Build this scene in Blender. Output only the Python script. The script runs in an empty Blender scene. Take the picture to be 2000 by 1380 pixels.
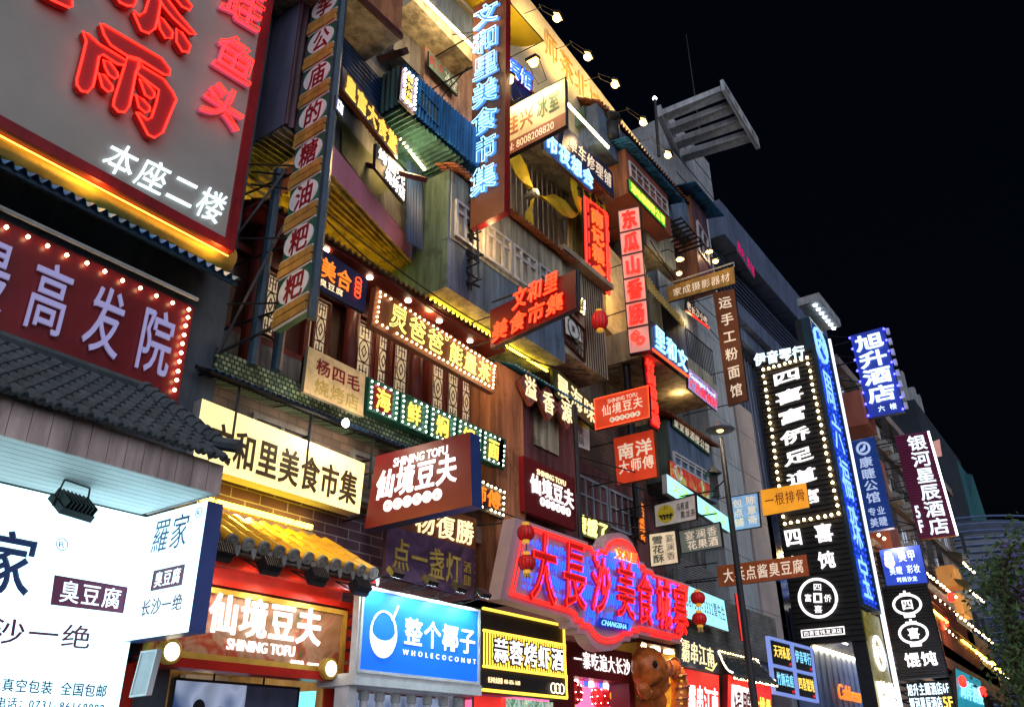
import bpy, math, random
import numpy as np
from mathutils import Vector, Matrix
random.seed(7)
S = bpy.context.scene
COL = S.collection

# ---------------------------------------------------------------- camera, world, light
F = 1650.15
M = np.array([[0.58045977, -0.81422257, -0.01039525],
              [0.35163799, 0.26215646, -0.89867943],
              [0.73445026, 0.51799189, 0.43848287]])
EYE = np.array([0.0, 0.0, 1.6])
cd = bpy.data.cameras.new('camera')
cam = bpy.data.objects.new('camera', cd); COL.objects.link(cam)
W = M.T
cam.matrix_world = Matrix(((W[0, 0], -W[0, 1], -W[0, 2], 0), (W[1, 0], -W[1, 1], -W[1, 2], 0),
                           (W[2, 0], -W[2, 1], -W[2, 2], 1.6), (0, 0, 0, 1)))
cd.sensor_fit = 'HORIZONTAL'; cd.sensor_width = 36; cd.lens = 36 * F / 2000
cd.clip_start = 0.05; cd.clip_end = 3000
S.camera = cam

SUN_EL, SUN_ROT = math.radians(-4), math.radians(200)
wd = bpy.data.worlds.new('World'); S.world = wd; wd.use_nodes = True
nt = wd.node_tree; nt.nodes.clear()
sky = nt.nodes.new('ShaderNodeTexSky'); sky.sky_type = 'NISHITA'; sky.sun_disc = False
sky.sun_elevation = SUN_EL; sky.sun_rotation = SUN_ROT
bg = nt.nodes.new('ShaderNodeBackground'); bg.inputs[1].default_value = 0.08
wo = nt.nodes.new('ShaderNodeOutputWorld')
tint = nt.nodes.new('ShaderNodeVectorMath'); tint.operation = 'MULTIPLY'; tint.inputs[1].default_value = (.6, .95, 1.7)
nt.links.new(sky.outputs[0], tint.inputs[0]); nt.links.new(tint.outputs[0], bg.inputs[0]); nt.links.new(bg.outputs[0], wo.inputs[0])

sd = bpy.data.lights.new('city_glow_sun', 'SUN'); sd.energy = 2.5; sd.angle = math.radians(110)
sd.color = (0.80, 0.86, 1.0)
sun = bpy.data.objects.new('city_glow_sun', sd); COL.objects.link(sun)
sun.rotation_euler = Vector((0.75, 0.95, -0.17)).to_track_quat('-Z', 'Y').to_euler()

S.view_settings.view_transform = 'Standard'; S.view_settings.look = 'None'
S.view_settings.exposure = 0.3; S.view_settings.gamma = 1
S.render.engine = 'CYCLES'
S.cycles.use_denoising = True
S.cycles.max_bounces = 4; S.cycles.diffuse_bounces = 2; S.cycles.glossy_bounces = 2
S.cycles.sample_clamp_indirect = 3; S.cycles.use_light_tree = True
S.cycles.caustics_reflective = False; S.cycles.caustics_refractive = False

# ---------------------------------------------------------------- projection helpers (measuring the street from the photograph)
def ray(p): return M.T @ np.array([(p[0] - 1000) / F, (p[1] - 690) / F, 1.0])
def PY(p, Y): d = ray(p); return EYE + d * (Y / d[1])
def PX(p, X): d = ray(p); return EYE + d * (X / d[0])
def PZ(p, Z): d = ray(p); return EYE + d * ((Z - 1.6) / d[2])

class Q:
    """A flat panel: corners TL, TR, BR, BL; u to the right, v up, d out of its face."""
    def __init__(s, c):
        s.c = [np.array(x, float) for x in c]
        n = np.cross(s.c[1] - s.c[0] + s.c[2] - s.c[3], s.c[3] - s.c[0] + s.c[2] - s.c[1]); n /= np.linalg.norm(n)
        s.n = -n
        if s.n @ (EYE - s.c[0]) < 0: s.n = -s.n
        s.w = (np.linalg.norm(s.c[1] - s.c[0]) + np.linalg.norm(s.c[2] - s.c[3])) / 2
        s.h = (np.linalg.norm(s.c[3] - s.c[0]) + np.linalg.norm(s.c[2] - s.c[1])) / 2
    def at(s, u, v, d=0.0):
        TL, TR, BR, BL = s.c
        u = np.asarray(u, float)[..., None]; v = np.asarray(v, float)[..., None]; d = np.asarray(d, float)[..., None]
        return (BL * (1 - u) + BR * u) * (1 - v) + (TL * (1 - u) + TR * u) * v + s.n * d
    def sub(s, u0, v0, u1, v1, d=0.0):
        return Q([s.at(u0, v1, d), s.at(u1, v1, d), s.at(u1, v0, d), s.at(u0, v0, d)])
    def base(s): return s.at(.5, 0.)

def qY(Y, *p): return Q([PY(x, Y) for x in p])
def qR(Y, x0, x1, z0, z1): return Q([(x0, Y, z1), (x1, Y, z1), (x1, Y, z0), (x0, Y, z0)])
def qXR(X, y0, y1, z0, z1): return Q([(X, y0, z1), (X, y1, z1), (X, y1, z0), (X, y0, z0)])
def qX(YL, *p):
    X = (PY(p[0], YL)[0] + PY(p[3], YL)[0]) / 2
    return Q([PX(x, X) for x in p])
def qA(YL, *p):
    def other(a, b):
        z = PY(a, YL)[2] - 1.6; d = ray(b); return z / d[2] * d[1]
    YR = (other(p[0], p[1]) + other(p[3], p[2])) / 2
    return Q([PY(p[0], YL), PY(p[1], YR), PY(p[2], YR), PY(p[3], YL)])

# ---------------------------------------------------------------- materials
def _base(name):
    m = bpy.data.materials.new(name); m.use_nodes = True
    return m, m.node_tree, m.node_tree.nodes['Principled BSDF']
def paint(name, col, rough=.6, var=.35, scale=2.5, streak=0., metal=0., bump=.15, spec=.3, grime=None):
    if grime is None: grime = .6 if ('plaster' in name or 'tin' in name) else .3 if ('wood' in name or 'concrete' in name or 'clad' in name or 'wall' in name or 'frame' in name) else 0
    m, t, b = _base(name); N = t.nodes; L = t.links
    tc = N.new('ShaderNodeTexCoord'); mp = N.new('ShaderNodeMapping'); L.new(tc.outputs['Object'], mp.inputs[0])
    mp.inputs['Scale'].default_value = (scale, scale, scale * (0.25 if streak else 1))
    n1 = N.new('ShaderNodeTexNoise'); n1.inputs['Scale'].default_value = 1.; n1.inputs['Detail'].default_value = 7; n1.inputs['Roughness'].default_value = .65
    L.new(mp.outputs[0], n1.inputs[0])
    r = N.new('ShaderNodeMapRange'); r.inputs[1].default_value = .3; r.inputs[2].default_value = .7
    r.inputs[3].default_value = 1 - var; r.inputs[4].default_value = 1 + var * .45; L.new(n1.outputs[0], r.inputs[0])
    mx = N.new('ShaderNodeVectorMath'); mx.operation = 'SCALE'; mx.inputs[0].default_value = col[:3]
    L.new(r.outputs[0], mx.inputs['Scale']); last = mx
    if grime:
        m2 = N.new('ShaderNodeMapping'); m2.inputs['Scale'].default_value = (5, 5, .45); L.new(tc.outputs['Object'], m2.inputs[0])
        g1 = N.new('ShaderNodeTexNoise'); g1.inputs['Scale'].default_value = 1.; g1.inputs['Detail'].default_value = 8; g1.inputs['Roughness'].default_value = .7; L.new(m2.outputs[0], g1.inputs[0])
        r2 = N.new('ShaderNodeMapRange'); r2.inputs[1].default_value = .38; r2.inputs[2].default_value = .6; r2.inputs[3].default_value = 1 - grime; r2.inputs[4].default_value = 1.08; L.new(g1.outputs[0], r2.inputs[0])
        g2 = N.new('ShaderNodeTexNoise'); g2.inputs['Scale'].default_value = 1.7; g2.inputs['Detail'].default_value = 6; g2.inputs['Roughness'].default_value = .6; L.new(tc.outputs['Object'], g2.inputs[0])
        r3 = N.new('ShaderNodeMapRange'); r3.inputs[1].default_value = .58; r3.inputs[2].default_value = .62; r3.inputs[3].default_value = 1; r3.inputs[4].default_value = 1 - grime * .5; L.new(g2.outputs[0], r3.inputs[0])
        ml = N.new('ShaderNodeMath'); ml.operation = 'MULTIPLY'; L.new(r2.outputs[0], ml.inputs[0]); L.new(r3.outputs[0], ml.inputs[1])
        m3 = N.new('ShaderNodeVectorMath'); m3.operation = 'SCALE'; L.new(mx.outputs[0], m3.inputs[0]); L.new(ml.outputs[0], m3.inputs['Scale']); last = m3
    L.new(last.outputs[0], b.inputs['Base Color'])
    b.inputs['Roughness'].default_value = rough; b.inputs['Metallic'].default_value = metal
    b.inputs['Specular IOR Level'].default_value = spec
    if bump:
        n2 = N.new('ShaderNodeTexNoise'); n2.inputs['Scale'].default_value = scale * 9; n2.inputs['Detail'].default_value = 4
        L.new(tc.outputs['Object'], n2.inputs[0])
        bp = N.new('ShaderNodeBump'); bp.inputs['Strength'].default_value = bump; bp.inputs['Distance'].default_value = .01
        L.new(n2.outputs[0], bp.inputs['Height']); L.new(bp.outputs[0], b.inputs['Normal'])
    return m
def emit(name, col, st, base=None, var=0., scale=3.):
    m, t, b = _base(name)
    b.inputs['Base Color'].default_value = (*(base or tuple(min(.8, c * .8) for c in col)), 1)
    b.inputs['Roughness'].default_value = .5
    b.inputs['Emission Color'].default_value = (*col, 1); b.inputs['Emission Strength'].default_value = st
    if var:
        N = t.nodes; L = t.links
        tc = N.new('ShaderNodeTexCoord'); n1 = N.new('ShaderNodeTexNoise'); n1.inputs['Scale'].default_value = scale
        n1.inputs['Detail'].default_value = 3; L.new(tc.outputs['Object'], n1.inputs[0])
        r = N.new('ShaderNodeMapRange'); r.inputs[1].default_value = .3; r.inputs[2].default_value = .7
        r.inputs[3].default_value = st * (1 - var); r.inputs[4].default_value = st * (1 + var)
        L.new(n1.outputs[0], r.inputs[0]); L.new(r.outputs[0], b.inputs['Emission Strength'])
    return m
def bricks(name, c1, c2, mortar, bw=.24, bh=.075, rough=.75, msz=.008):
    m, t, b = _base(name); N = t.nodes; L = t.links
    tc = N.new('ShaderNodeTexCoord'); sp = N.new('ShaderNodeSeparateXYZ'); L.new(tc.outputs['Object'], sp.inputs[0])
    ad = N.new('ShaderNodeMath'); ad.operation = 'ADD'; L.new(sp.outputs[0], ad.inputs[0]); L.new(sp.outputs[1], ad.inputs[1])
    cb = N.new('ShaderNodeCombineXYZ'); L.new(ad.outputs[0], cb.inputs[0]); L.new(sp.outputs[2], cb.inputs[1])
    br = N.new('ShaderNodeTexBrick'); L.new(cb.outputs[0], br.inputs[0])
    br.inputs['Color1'].default_value = (*c1, 1); br.inputs['Color2'].default_value = (*c2, 1); br.inputs['Mortar'].default_value = (*mortar, 1)
    br.inputs['Scale'].default_value = 1; br.inputs['Brick Width'].default_value = bw; br.inputs['Row Height'].default_value = bh
    br.inputs['Mortar Size'].default_value = msz; br.inputs['Mortar Smooth'].default_value = .3
    n1 = N.new('ShaderNodeTexNoise'); n1.inputs['Scale'].default_value = 2; n1.inputs['Detail'].default_value = 8; L.new(tc.outputs['Object'], n1.inputs[0])
    r = N.new('ShaderNodeMapRange'); r.inputs[1].default_value = .3; r.inputs[2].default_value = .7; r.inputs[3].default_value = .45; r.inputs[4].default_value = 1.2
    L.new(n1.outputs[0], r.inputs[0])
    mx = N.new('ShaderNodeVectorMath'); mx.operation = 'SCALE'; L.new(br.outputs[0], mx.inputs[0]); L.new(r.outputs[0], mx.inputs['Scale'])
    L.new(mx.outputs[0], b.inputs['Base Color']); b.inputs['Roughness'].default_value = rough
    bp = N.new('ShaderNodeBump'); bp.inputs['Strength'].default_value = .5; bp.inputs['Distance'].default_value = .01; bp.invert = True
    L.new(br.outputs['Fac'], bp.inputs['Height']); L.new(bp.outputs[0], b.inputs['Normal'])
    return m
def picture(name, cols, scale, st=0., rough=.4, detail=5, dist=1.5):
    """a printed or glowing picture of blurred patches"""
    m, t, b = _base(name); N = t.nodes; L = t.links
    tc = N.new('ShaderNodeTexCoord'); n1 = N.new('ShaderNodeTexNoise'); n1.inputs['Scale'].default_value = scale
    n1.inputs['Detail'].default_value = detail; n1.inputs['Distortion'].default_value = dist; L.new(tc.outputs['Object'], n1.inputs[0])
    cr = N.new('ShaderNodeValToRGB'); e = cr.color_ramp.elements
    k = len(cols)
    while len(e) < k: e.new(.5)
    for i, c in enumerate(cols):
        e[i].position = .28 + .44 * i / (k - 1); e[i].color = (*c, 1)
    L.new(n1.outputs[0], cr.inputs[0]); L.new(cr.outputs[0], b.inputs['Base Color']); b.inputs['Roughness'].default_value = rough
    if st:
        L.new(cr.outputs[0], b.inputs['Emission Color']); b.inputs['Emission Strength'].default_value = st
    return m

K = {}
def mk(key, fn, *a, **k):
    K[key] = fn(key, *a, **k)
# ---------------------------------------------------------------- mesh helpers
class MB:
    def __init__(s): s.v = []; s.f = []; s.m = []; s.n = 0
    def add(s, verts, faces, mi=0):
        verts = np.asarray(verts, float).reshape(-1, 3)
        s.v.append(verts); o = s.n; s.n += len(verts)
        s.f += [tuple(int(i) + o for i in f) for f in faces]; s.m += [mi] * len(faces)
        return s
    def hexa(s, p, mi=0):   # p: 4 corners of one end then 4 of the other
        return s.add(p, [(0, 1, 2, 3), (7, 6, 5, 4), (0, 4, 5, 1), (1, 5, 6, 2), (2, 6, 7, 3), (3, 7, 4, 0)], mi)
    def box(s, x0, x1, y0, y1, z0, z1, mi=0):
        return s.hexa([(x0, y0, z0), (x1, y0, z0), (x1, y0, z1), (x0, y0, z1), (x0, y1, z0), (x1, y1, z0), (x1, y1, z1), (x0, y1, z1)], mi)
    def qbox(s, q, u0, u1, v0, v1, d0, d1, mi=0, mfront=None):
        p = [q.at(u, v, d) for d in (d1, d0) for u, v in ((u0, v0), (u1, v0), (u1, v1), (u0, v1))]
        s.hexa(p, mi)
        if mfront is not None: s.m[-6] = mfront
        return s
    def frame(s, q, w, d0, d1, mi=0, out=0.):
        a, b, ou, ov = w / q.w, w / q.h, out / q.w, out / q.h
        s.qbox(q, -ou, 1 + ou, 1 - b, 1 + ov, d0, d1, mi); s.qbox(q, -ou, 1 + ou, -ov, b, d0, d1, mi)
        s.qbox(q, -ou, a, b, 1 - b, d0, d1, mi); s.qbox(q, 1 - a, 1 + ou, b, 1 - b, d0, d1, mi)
        return s
    def quad(s, *p, mi=0): return s.add(p, [tuple(range(len(p)))], mi)
    def tube(s, pts, r, n=6, mi=0, closed=False, r1=None):
        pts = [np.array(p, float) for p in pts]; k = len(pts); V = []
        for i, p in enumerate(pts):
            a = pts[i - 1] if (i or closed) else p; b = pts[(i + 1) % k] if (i < k - 1 or closed) else p
            t = b - a; l = np.linalg.norm(t); t = t / l if l > 1e-9 else np.array([0, 0, 1.])
            ref = np.array([0, 0, 1.]) if abs(t[2]) < .9 else np.array([1., 0, 0])
            e1 = np.cross(t, ref); e1 /= np.linalg.norm(e1); e2 = np.cross(t, e1)
            rr = r if r1 is None else r + (r1 - r) * i / max(1, k - 1)
            for j in range(n):
                an = 2 * math.pi * j / n; V.append(p + rr * (math.cos(an) * e1 + math.sin(an) * e2))
        Fc = []
        for i in range(k if closed else k - 1):
            a, b = i * n, ((i + 1) % k) * n
            for j in range(n): Fc.append((a + j, a + (j + 1) % n, b + (j + 1) % n, b + j))
        if not closed: Fc += [tuple(range(n))[::-1], tuple((k - 1) * n + j for j in range(n))]
        return s.add(V, Fc, mi)
    def bar(s, a, b, w, mi=0): return s.tube([a, b], w * .7, 4, mi)
    def lathe(s, c, prof, n=12, axis=(0, 0, 1), mi=0):
        c = np.array(c, float); ax = np.array(axis, float); ax /= np.linalg.norm(ax)
        ref = np.array([1., 0, 0]) if abs(ax[0]) < .9 else np.array([0, 1., 0])
        e1 = np.cross(ax, ref); e1 /= np.linalg.norm(e1); e2 = np.cross(ax, e1)
        V = [c + ax * h + r * (math.cos(2 * math.pi * j / n) * e1 + math.sin(2 * math.pi * j / n) * e2) for r, h in prof for j in range(n)]
        Fc = [(i * n + j, i * n + (j + 1) % n, (i + 1) * n + (j + 1) % n, (i + 1) * n + j) for i in range(len(prof) - 1) for j in range(n)]
        Fc += [tuple(range(n))[::-1], tuple((len(prof) - 1) * n + j for j in range(n))]
        return s.add(V, Fc, mi)
    def prism(s, front, back, mi=0, mside=None):
        k = len(front); s.add(list(front) + list(back), [tuple(range(k)), tuple(range(2 * k - 1, k - 1, -1))], mi)
        o = s.n - 2 * k
        for i in range(k):
            j = (i + 1) % k; s.f.append((o + i, o + j, o + k + j, o + k + i)); s.m.append(mi if mside is None else mside)
        return s
    def wave(s, q, waves, amp, along='u', mi=0, per=6, d=0.):
        """corrugated sheet over the panel q; ridges run across the given direction"""
        n = waves * per; V = []; Fc = []
        for i in range(n + 1):
            t = i / n; dd = d + amp * math.sin(2 * math.pi * t * waves)
            if along == 'u': V += [q.at(t, 0, dd), q.at(t, 1, dd)]
            else: V += [q.at(0, t, dd), q.at(1, t, dd)]
        for i in range(n): Fc.append((2 * i, 2 * i + 2, 2 * i + 3, 2 * i + 1))
        return s.add(V, Fc, mi)
    def obj(s, name, mats, parent=None, smooth=False, loc=None):
        mats = mats if isinstance(mats, (list, tuple)) else [mats]
        V = np.concatenate(s.v) if s.v else np.zeros((0, 3))
        if parent is not None:
            o_ = np.zeros(3); p = parent
            while p is not None: o_ = o_ + np.array(p.location); p = p.parent
        else:
            o_ = np.array(loc) if loc is not None else np.array([V[:, 0].mean(), V[:, 1].mean(), V[:, 2].min()])
        me = bpy.data.meshes.new(name); me.from_pydata((V - o_).tolist(), [], s.f)
        for m in mats: me.materials.append(K[m] if isinstance(m, str) else m)
        if len(mats) > 1: me.polygons.foreach_set('material_index', s.m)
        if smooth: me.polygons.foreach_set('use_smooth', [True] * len(me.polygons))
        me.update()
        o = bpy.data.objects.new(name, me); COL.objects.link(o)
        if parent is not None: o.parent = parent
        else: o.location = o_
        return o
def tag(o, label, cat, group=None):
    o['label'] = label; o['category'] = cat
    if group: o['group'] = group
    return o
def thing(name, label, cat, loc, group=None):
    o = bpy.data.objects.new(name, None); COL.objects.link(o); o.location = [float(x) for x in loc]
    o.empty_display_size = .2
    return tag(o, label, cat, group)
def structure(o): o['kind'] = 'structure'; return o
def lamp(kind, loc, energy, col, to=None, size=.05, cone=100, blend=.6):
    d = bpy.data.lights.new('lamp_light', kind); d.energy = energy; d.color = col
    if kind == 'SPOT': d.spot_size = math.radians(cone); d.spot_blend = blend
    d.shadow_soft_size = size
    o = bpy.data.objects.new('lamp_light', d); COL.objects.link(o); o.location = [float(x) for x in loc]
    if to is not None: o.rotation_euler = Vector(np.array(to) - np.array(loc)).to_track_quat('-Z', 'Y').to_euler()
    return o

# ---------------------------------------------------------------- lettering
_G = {}
_tc = bpy.data.curves.new('glyph_source', 'FONT'); _to = bpy.data.objects.new('glyph_source', _tc); COL.objects.link(_to)
def glyph(ch, bold, flat):
    key = (ch, bold, flat)
    if key in _G: return _G[key]
    _tc.body = ch; _tc.offset = bold; _tc.resolution_u = 3; _tc.extrude = 0 if flat else .5
    dg = bpy.context.evaluated_depsgraph_get(); dg.update()
    me = bpy.data.meshes.new_from_object(_to.evaluated_get(dg))
    V = np.zeros(len(me.vertices) * 3); me.vertices.foreach_get('co', V); V = V.reshape(-1, 3)
    fs = [tuple(p.vertices) for p in me.polygons]
    bpy.data.meshes.remove(me)
    if flat:
        # weld, find outline loops
        ids = {}; mp = []; VV = []
        for v in V:
            k = (round(v[0], 4), round(v[1], 4))
            if k not in ids: ids[k] = len(VV); VV.append(v)
            mp.append(ids[k])
        cnt = {}
        for f in fs:
            g = [mp[i] for i in f]
            for i in range(len(g)):
                a, b = g[i], g[(i + 1) % len(g)]
                if a != b: cnt[(a, b)] = cnt.get((a, b), 0) + 1
        nx = {}
        for (a, b) in cnt:
            if (b, a) not in cnt: nx.setdefault(a, []).append(b)
        loops = []
        while nx:
            a = next(iter(nx)); lp = [a]; cur = a
            while True:
                if cur not in nx: break
                b = nx[cur].pop()
                if not nx[cur]: del nx[cur]
                if b == a: break
                lp.append(b); cur = b
                if len(lp) > 4000: break
            pts = [VV[i][:2] for i in lp]
            out = []
            for p in pts:
                if not out or np.linalg.norm(p - out[-1]) > .01: out.append(p)
            if len(out) > 3: loops.append(np.array(out))
        _G[key] = loops
    else: _G[key] = (V, fs)
    return _G[key]
def _cells(txt, r, vertical, pad=0.):
    u0, v0, u1, v1 = r; e = (v1 - v0) / len(txt) * pad / 2
    wd_ = [1. if ord(c) > 255 else .58 for c in txt]
    if vertical:
        n = len(txt)
        for i, c in enumerate(txt):
            a = v1 - (v1 - v0) * i / n; yield c, (u0, a - (v1 - v0) / n + e, u1, a - e), 1.
    else:
        tot = sum(wd_); x = u0
        for c, w in zip(txt, wd_):
            x2 = x + (u1 - u0) * w / tot; g = (x2 - x) * pad * .3; yield c, (x + g, v0, x2 - g, v1), w; x = x2
BOLD = .5
def _loops(ch, off):
    """outline loops of a glyph pushed outwards by off: (inner points, outer points)"""
    out = []
    for lp in glyph(ch, 0, True):
        e = np.roll(lp, -1, 0) - lp; e /= np.maximum(np.linalg.norm(e, axis=1), 1e-9)[:, None]
        nr = np.stack([e[:, 1], -e[:, 0]], 1); n2 = nr + np.roll(nr, 1, 0)
        l = np.maximum(np.linalg.norm(n2, axis=1), .9)[:, None]
        out.append((lp, lp + n2 / l * off * (2 / l).clip(1, 1.5)))
    return out
def letters(mb, q, txt, r=(.05, .1, .95, .9), vertical=False, d=.004, t=.02, bold=.02, mi=0, slant=0., caps=None, pad=.1):
    bold = bold * BOLD; t = t * .5
    asc = all(ord(c) < 256 for c in txt) and not vertical
    if caps is None: caps = asc
    cells = [(txt, r, None)] if asc else _cells(txt, r, vertical, pad)
    for c, (a, b, e, f), w in cells:
        if c == ' ': continue
        V, fs = glyph(c, 0, False)
        if not len(V): continue
        x0 = 0.
        if w is None: x0 = V[:, 0].min(); w = V[:, 0].max() - x0
        y0, y1 = (-.02, .76) if caps else (-.1, .87)
        if ord(c[0]) < 256 and not caps: y0, y1 = -.12, .86
        fx = lambda P: a + (e - a) * (P[:, 0] - x0 + slant * (P[:, 1] - .4)) / w
        fy = lambda P: b + (f - b) * (P[:, 1] - y0) / (y1 - y0)
        mb.add(q.at(fx(V), fy(V), d + t * (V[:, 2] + .5)), fs, mi)
        if bold > .003:
            for lp, ou in _loops(c, bold):
                k = len(lp); P = np.concatenate([q.at(fx(lp), fy(lp), d + t + .0006), q.at(fx(ou), fy(ou), d + t + .0006), q.at(fx(ou), fy(ou), d)])
                F_ = []
                for i in range(k):
                    j = (i + 1) % k; F_ += [(i, j, k + j, k + i), (k + i, k + j, 2 * k + j, 2 * k + i)]
                mb.add(P, F_, mi)
    return mb
def neon(mb, q, txt, r=(.05, .1, .95, .9), vertical=False, d=.05, rad=.01, bold=0., mi=0, n=4, slant=0., pad=.12):
    for c, (a, b, e, f), w in _cells(txt, r, vertical, pad):
        if c == ' ': continue
        for lp, ou in _loops(c, bold * BOLD):
            x = (ou[:, 0] + slant * (ou[:, 1] - .4)) / w; y = (ou[:, 1] + .1) / .97
            mb.tube(list(q.at(a + (e - a) * x, b + (f - b) * y, d)), rad, n, mi, closed=True)
    return mb
def line(mb, q, uv, d, rad, closed=False, n=5, mi=0):
    return mb.tube([q.at(u, v, d) for u, v in uv], rad, n, mi, closed)

# ---------------------------------------------------------------- bulbs (one shared mesh per size and colour)
_B = {}
def bulb_mesh(mat, r):
    k = (mat, round(r, 4))
    if k not in _B:
        b = MB().lathe((0, 0, 0), [(r * .5, -r * .87), (r, 0), (r * .5, r * .87)], 6)
        o = b.obj('bulb', mat, None, True, loc=(0, 0, 0)); _B[k] = o.data; bpy.data.objects.remove(o)
    return _B[k]
def bulb(root, p, mat='bulb_warm', r=.022):
    o = bpy.data.objects.new('bulb', bulb_mesh(mat, r)); COL.objects.link(o); o.parent = root
    j_ = r * .3; o.location = [float(x) + random.uniform(-j_, j_) for x in (np.array(p) - np.array(root.location))]
    return o
def bulb_ring(root, q, nu, nv, inset, d=.03, mat='bulb_warm', r=.022, sides='tblr'):
    a, b = inset / q.w, inset / q.h
    us = [a + (1 - 2 * a) * i / (nu - 1) for i in range(nu)]; vs = [b + (1 - 2 * b) * i / (nv - 1) for i in range(nv)]
    P = []
    if 't' in sides: P += [(u, 1 - b) for u in us]
    if 'b' in sides: P += [(u, b) for u in us]
    if 'l' in sides: P += [(a, v) for v in vs[1:-1]]
    if 'r' in sides: P += [(1 - a, v) for v in vs[1:-1]]
    for u, v in P:
        if random.random() > .025: bulb(root, q.at(u, v, d), mat, r)

# ---------------------------------------------------------------- a sign board
def sign(name, label, cat, q, thick=.12, face='board_dark', side='steel_black', group=None, border=None):
    r = thing(name, label, cat, q.base(), group)
    MB().qbox(q, 0, 1, 0, 1, -thick, 0, 0, 1).obj('panel', [side, face], r)
    if border:
        MB().frame(q, border[0], -thick * .5, border[2] if len(border) > 2 else .02, out=.005).obj('frame', border[1], r)
    return r
def put(root, q, txt, mat, r=(.05, .1, .95, .9), name='lettering', **k):
    return letters(MB(), q, txt, r, **k).obj(name, mat, root)
def putn(root, q, txt, mat, r=(.05, .1, .95, .9), name='neon_tube', **k):
    return neon(MB(), q, txt, r, **k).obj(name, mat, root)
def bracket(root, q, Yw=8.6, vs=(.2, .8), r=.02, mat='steel_black', d=-.06, ext=None):
    b = MB()
    for v in vs:
        a = q.at(0, v, d); e = a.copy(); e[1] = Yw; b.bar(a, e, r)
        if ext:
            e2 = e.copy(); e2[2] += ext; b.bar(q.at(.25, v, d), e2, r * .8)
    b.obj('bracket', mat, root)
def bay(root, name, q, Yb, mats):
    """a box of the facade: front panel q pushed back to Yb; mats = front, sides, underside"""
    fr = [q.c[3], q.c[2], q.c[1], q.c[0]]; bk = [np.array([p[0], Yb, p[2]]) for p in fr]
    b = MB().hexa(fr + bk); b.m = [0, 1, 2, 1, 1, 1]
    return b.obj(name, list(mats), root)
def window(root, q, cols, mf, mg, name='window', rows=(), fw=.05, mull=.035, dep=.05):
    f = MB().frame(q, fw, -dep, .03)
    for i in range(1, cols): f.qbox(q, i / cols - mull / q.w / 2, i / cols + mull / q.w / 2, fw / q.h, 1 - fw / q.h, -dep, .022)
    for v in rows: f.qbox(q, fw / q.w, 1 - fw / q.w, v - mull / q.h / 2, v + mull / q.h / 2, -dep, .018)
    o = f.obj(name, mf, root)
    MB().qbox(q, .01, .99, .01, .99, -dep - .01, -dep * .5).obj('pane', mg, o)
    return o
def lattice(root, q, mf, mg):
    f = MB().frame(q, .022, -.03, .03)
    t = .0095
    def ln(a, b):
        f.tube([q.at(*a, .005), q.at(*b, .005)], t, 4)
    for u in (.18, .82): ln((u, .04), (u, .96))
    for v in (.08, .3, .7, .92): ln((.05, v), (.95, v))
    ln((.5, .05), (.5, .3)); ln((.5, .7), (.5, .95)); ln((.05, .5), (.26, .5)); ln((.74, .5), (.95, .5))
    o8 = [(.26, .42), (.26, .58), (.4, .68), (.6, .68), (.74, .58), (.74, .42), (.6, .32), (.4, .32)]
    for i in range(8): ln(o8[i], o8[(i + 1) % 8])
    for u0, u1 in ((.3, .7),):
        for v in (.16, .84): ln((u0, v), (u1, v))
    for u in (.33, .67):
        ln((u, .08), (u, .24)); ln((u, .76), (u, .92))
    d4 = [(.5, .4), (.62, .5), (.5, .6), (.38, .5)]
    for i in range(4): ln(d4[i], d4[(i + 1) % 4])
    o = f.obj('lattice_window', mf, root)
    MB().qbox(q, .01, .99, .01, .99, -.05, -.035).obj('pane', mg, o)
    return o
def tiles(root, name, q, cols, rows, mat, r=None, caps=None, both=False):
    """tiled roof slope over q (v=0 at the eave): rows of overlapping barrel tiles"""
    V = []; Fc = []; per = 8; n = cols * per; amp = r or q.w / cols * .33; k = 0
    for j in range(rows):
        for i in range(n + 1):
            ph = (i % per) / per; h = amp * (math.sin(math.pi * ph / .62) if ph < .62 else -.35 * math.sin(math.pi * (ph - .62) / .38))
            u = i / n
            V += [q.at(u, j / rows - .012, h + .018), q.at(u, (j + 1) / rows, h - .004)]
        for i in range(n): a = k + 2 * i; Fc.append((a, a + 2, a + 3, a + 1))
        for i in range(n):  # lip of each course
            a = k + 2 * i; V += [V[a] - q.n * .03, V[a + 2] - q.n * .03]
            c = k + 2 * (n + 1) + 2 * i; Fc.append((a, c, c + 1, a + 2))
        k = len(V)
    b = MB().add(V, Fc)
    if caps:
        c = b
        for i in range(cols):
            u = (i + .31) / cols; p = q.at(u, -.015, amp * .35)
            ax = q.at(u, -.05) - q.at(u, .1)
            c.lathe(p, [(amp * .9, -.01), (amp * .95, .02), (amp * .6, .03), (amp * .55, .022)], 10, axis=ax, mi=1)
    return b.obj(name, [mat, caps] if caps else mat, root)
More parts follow.
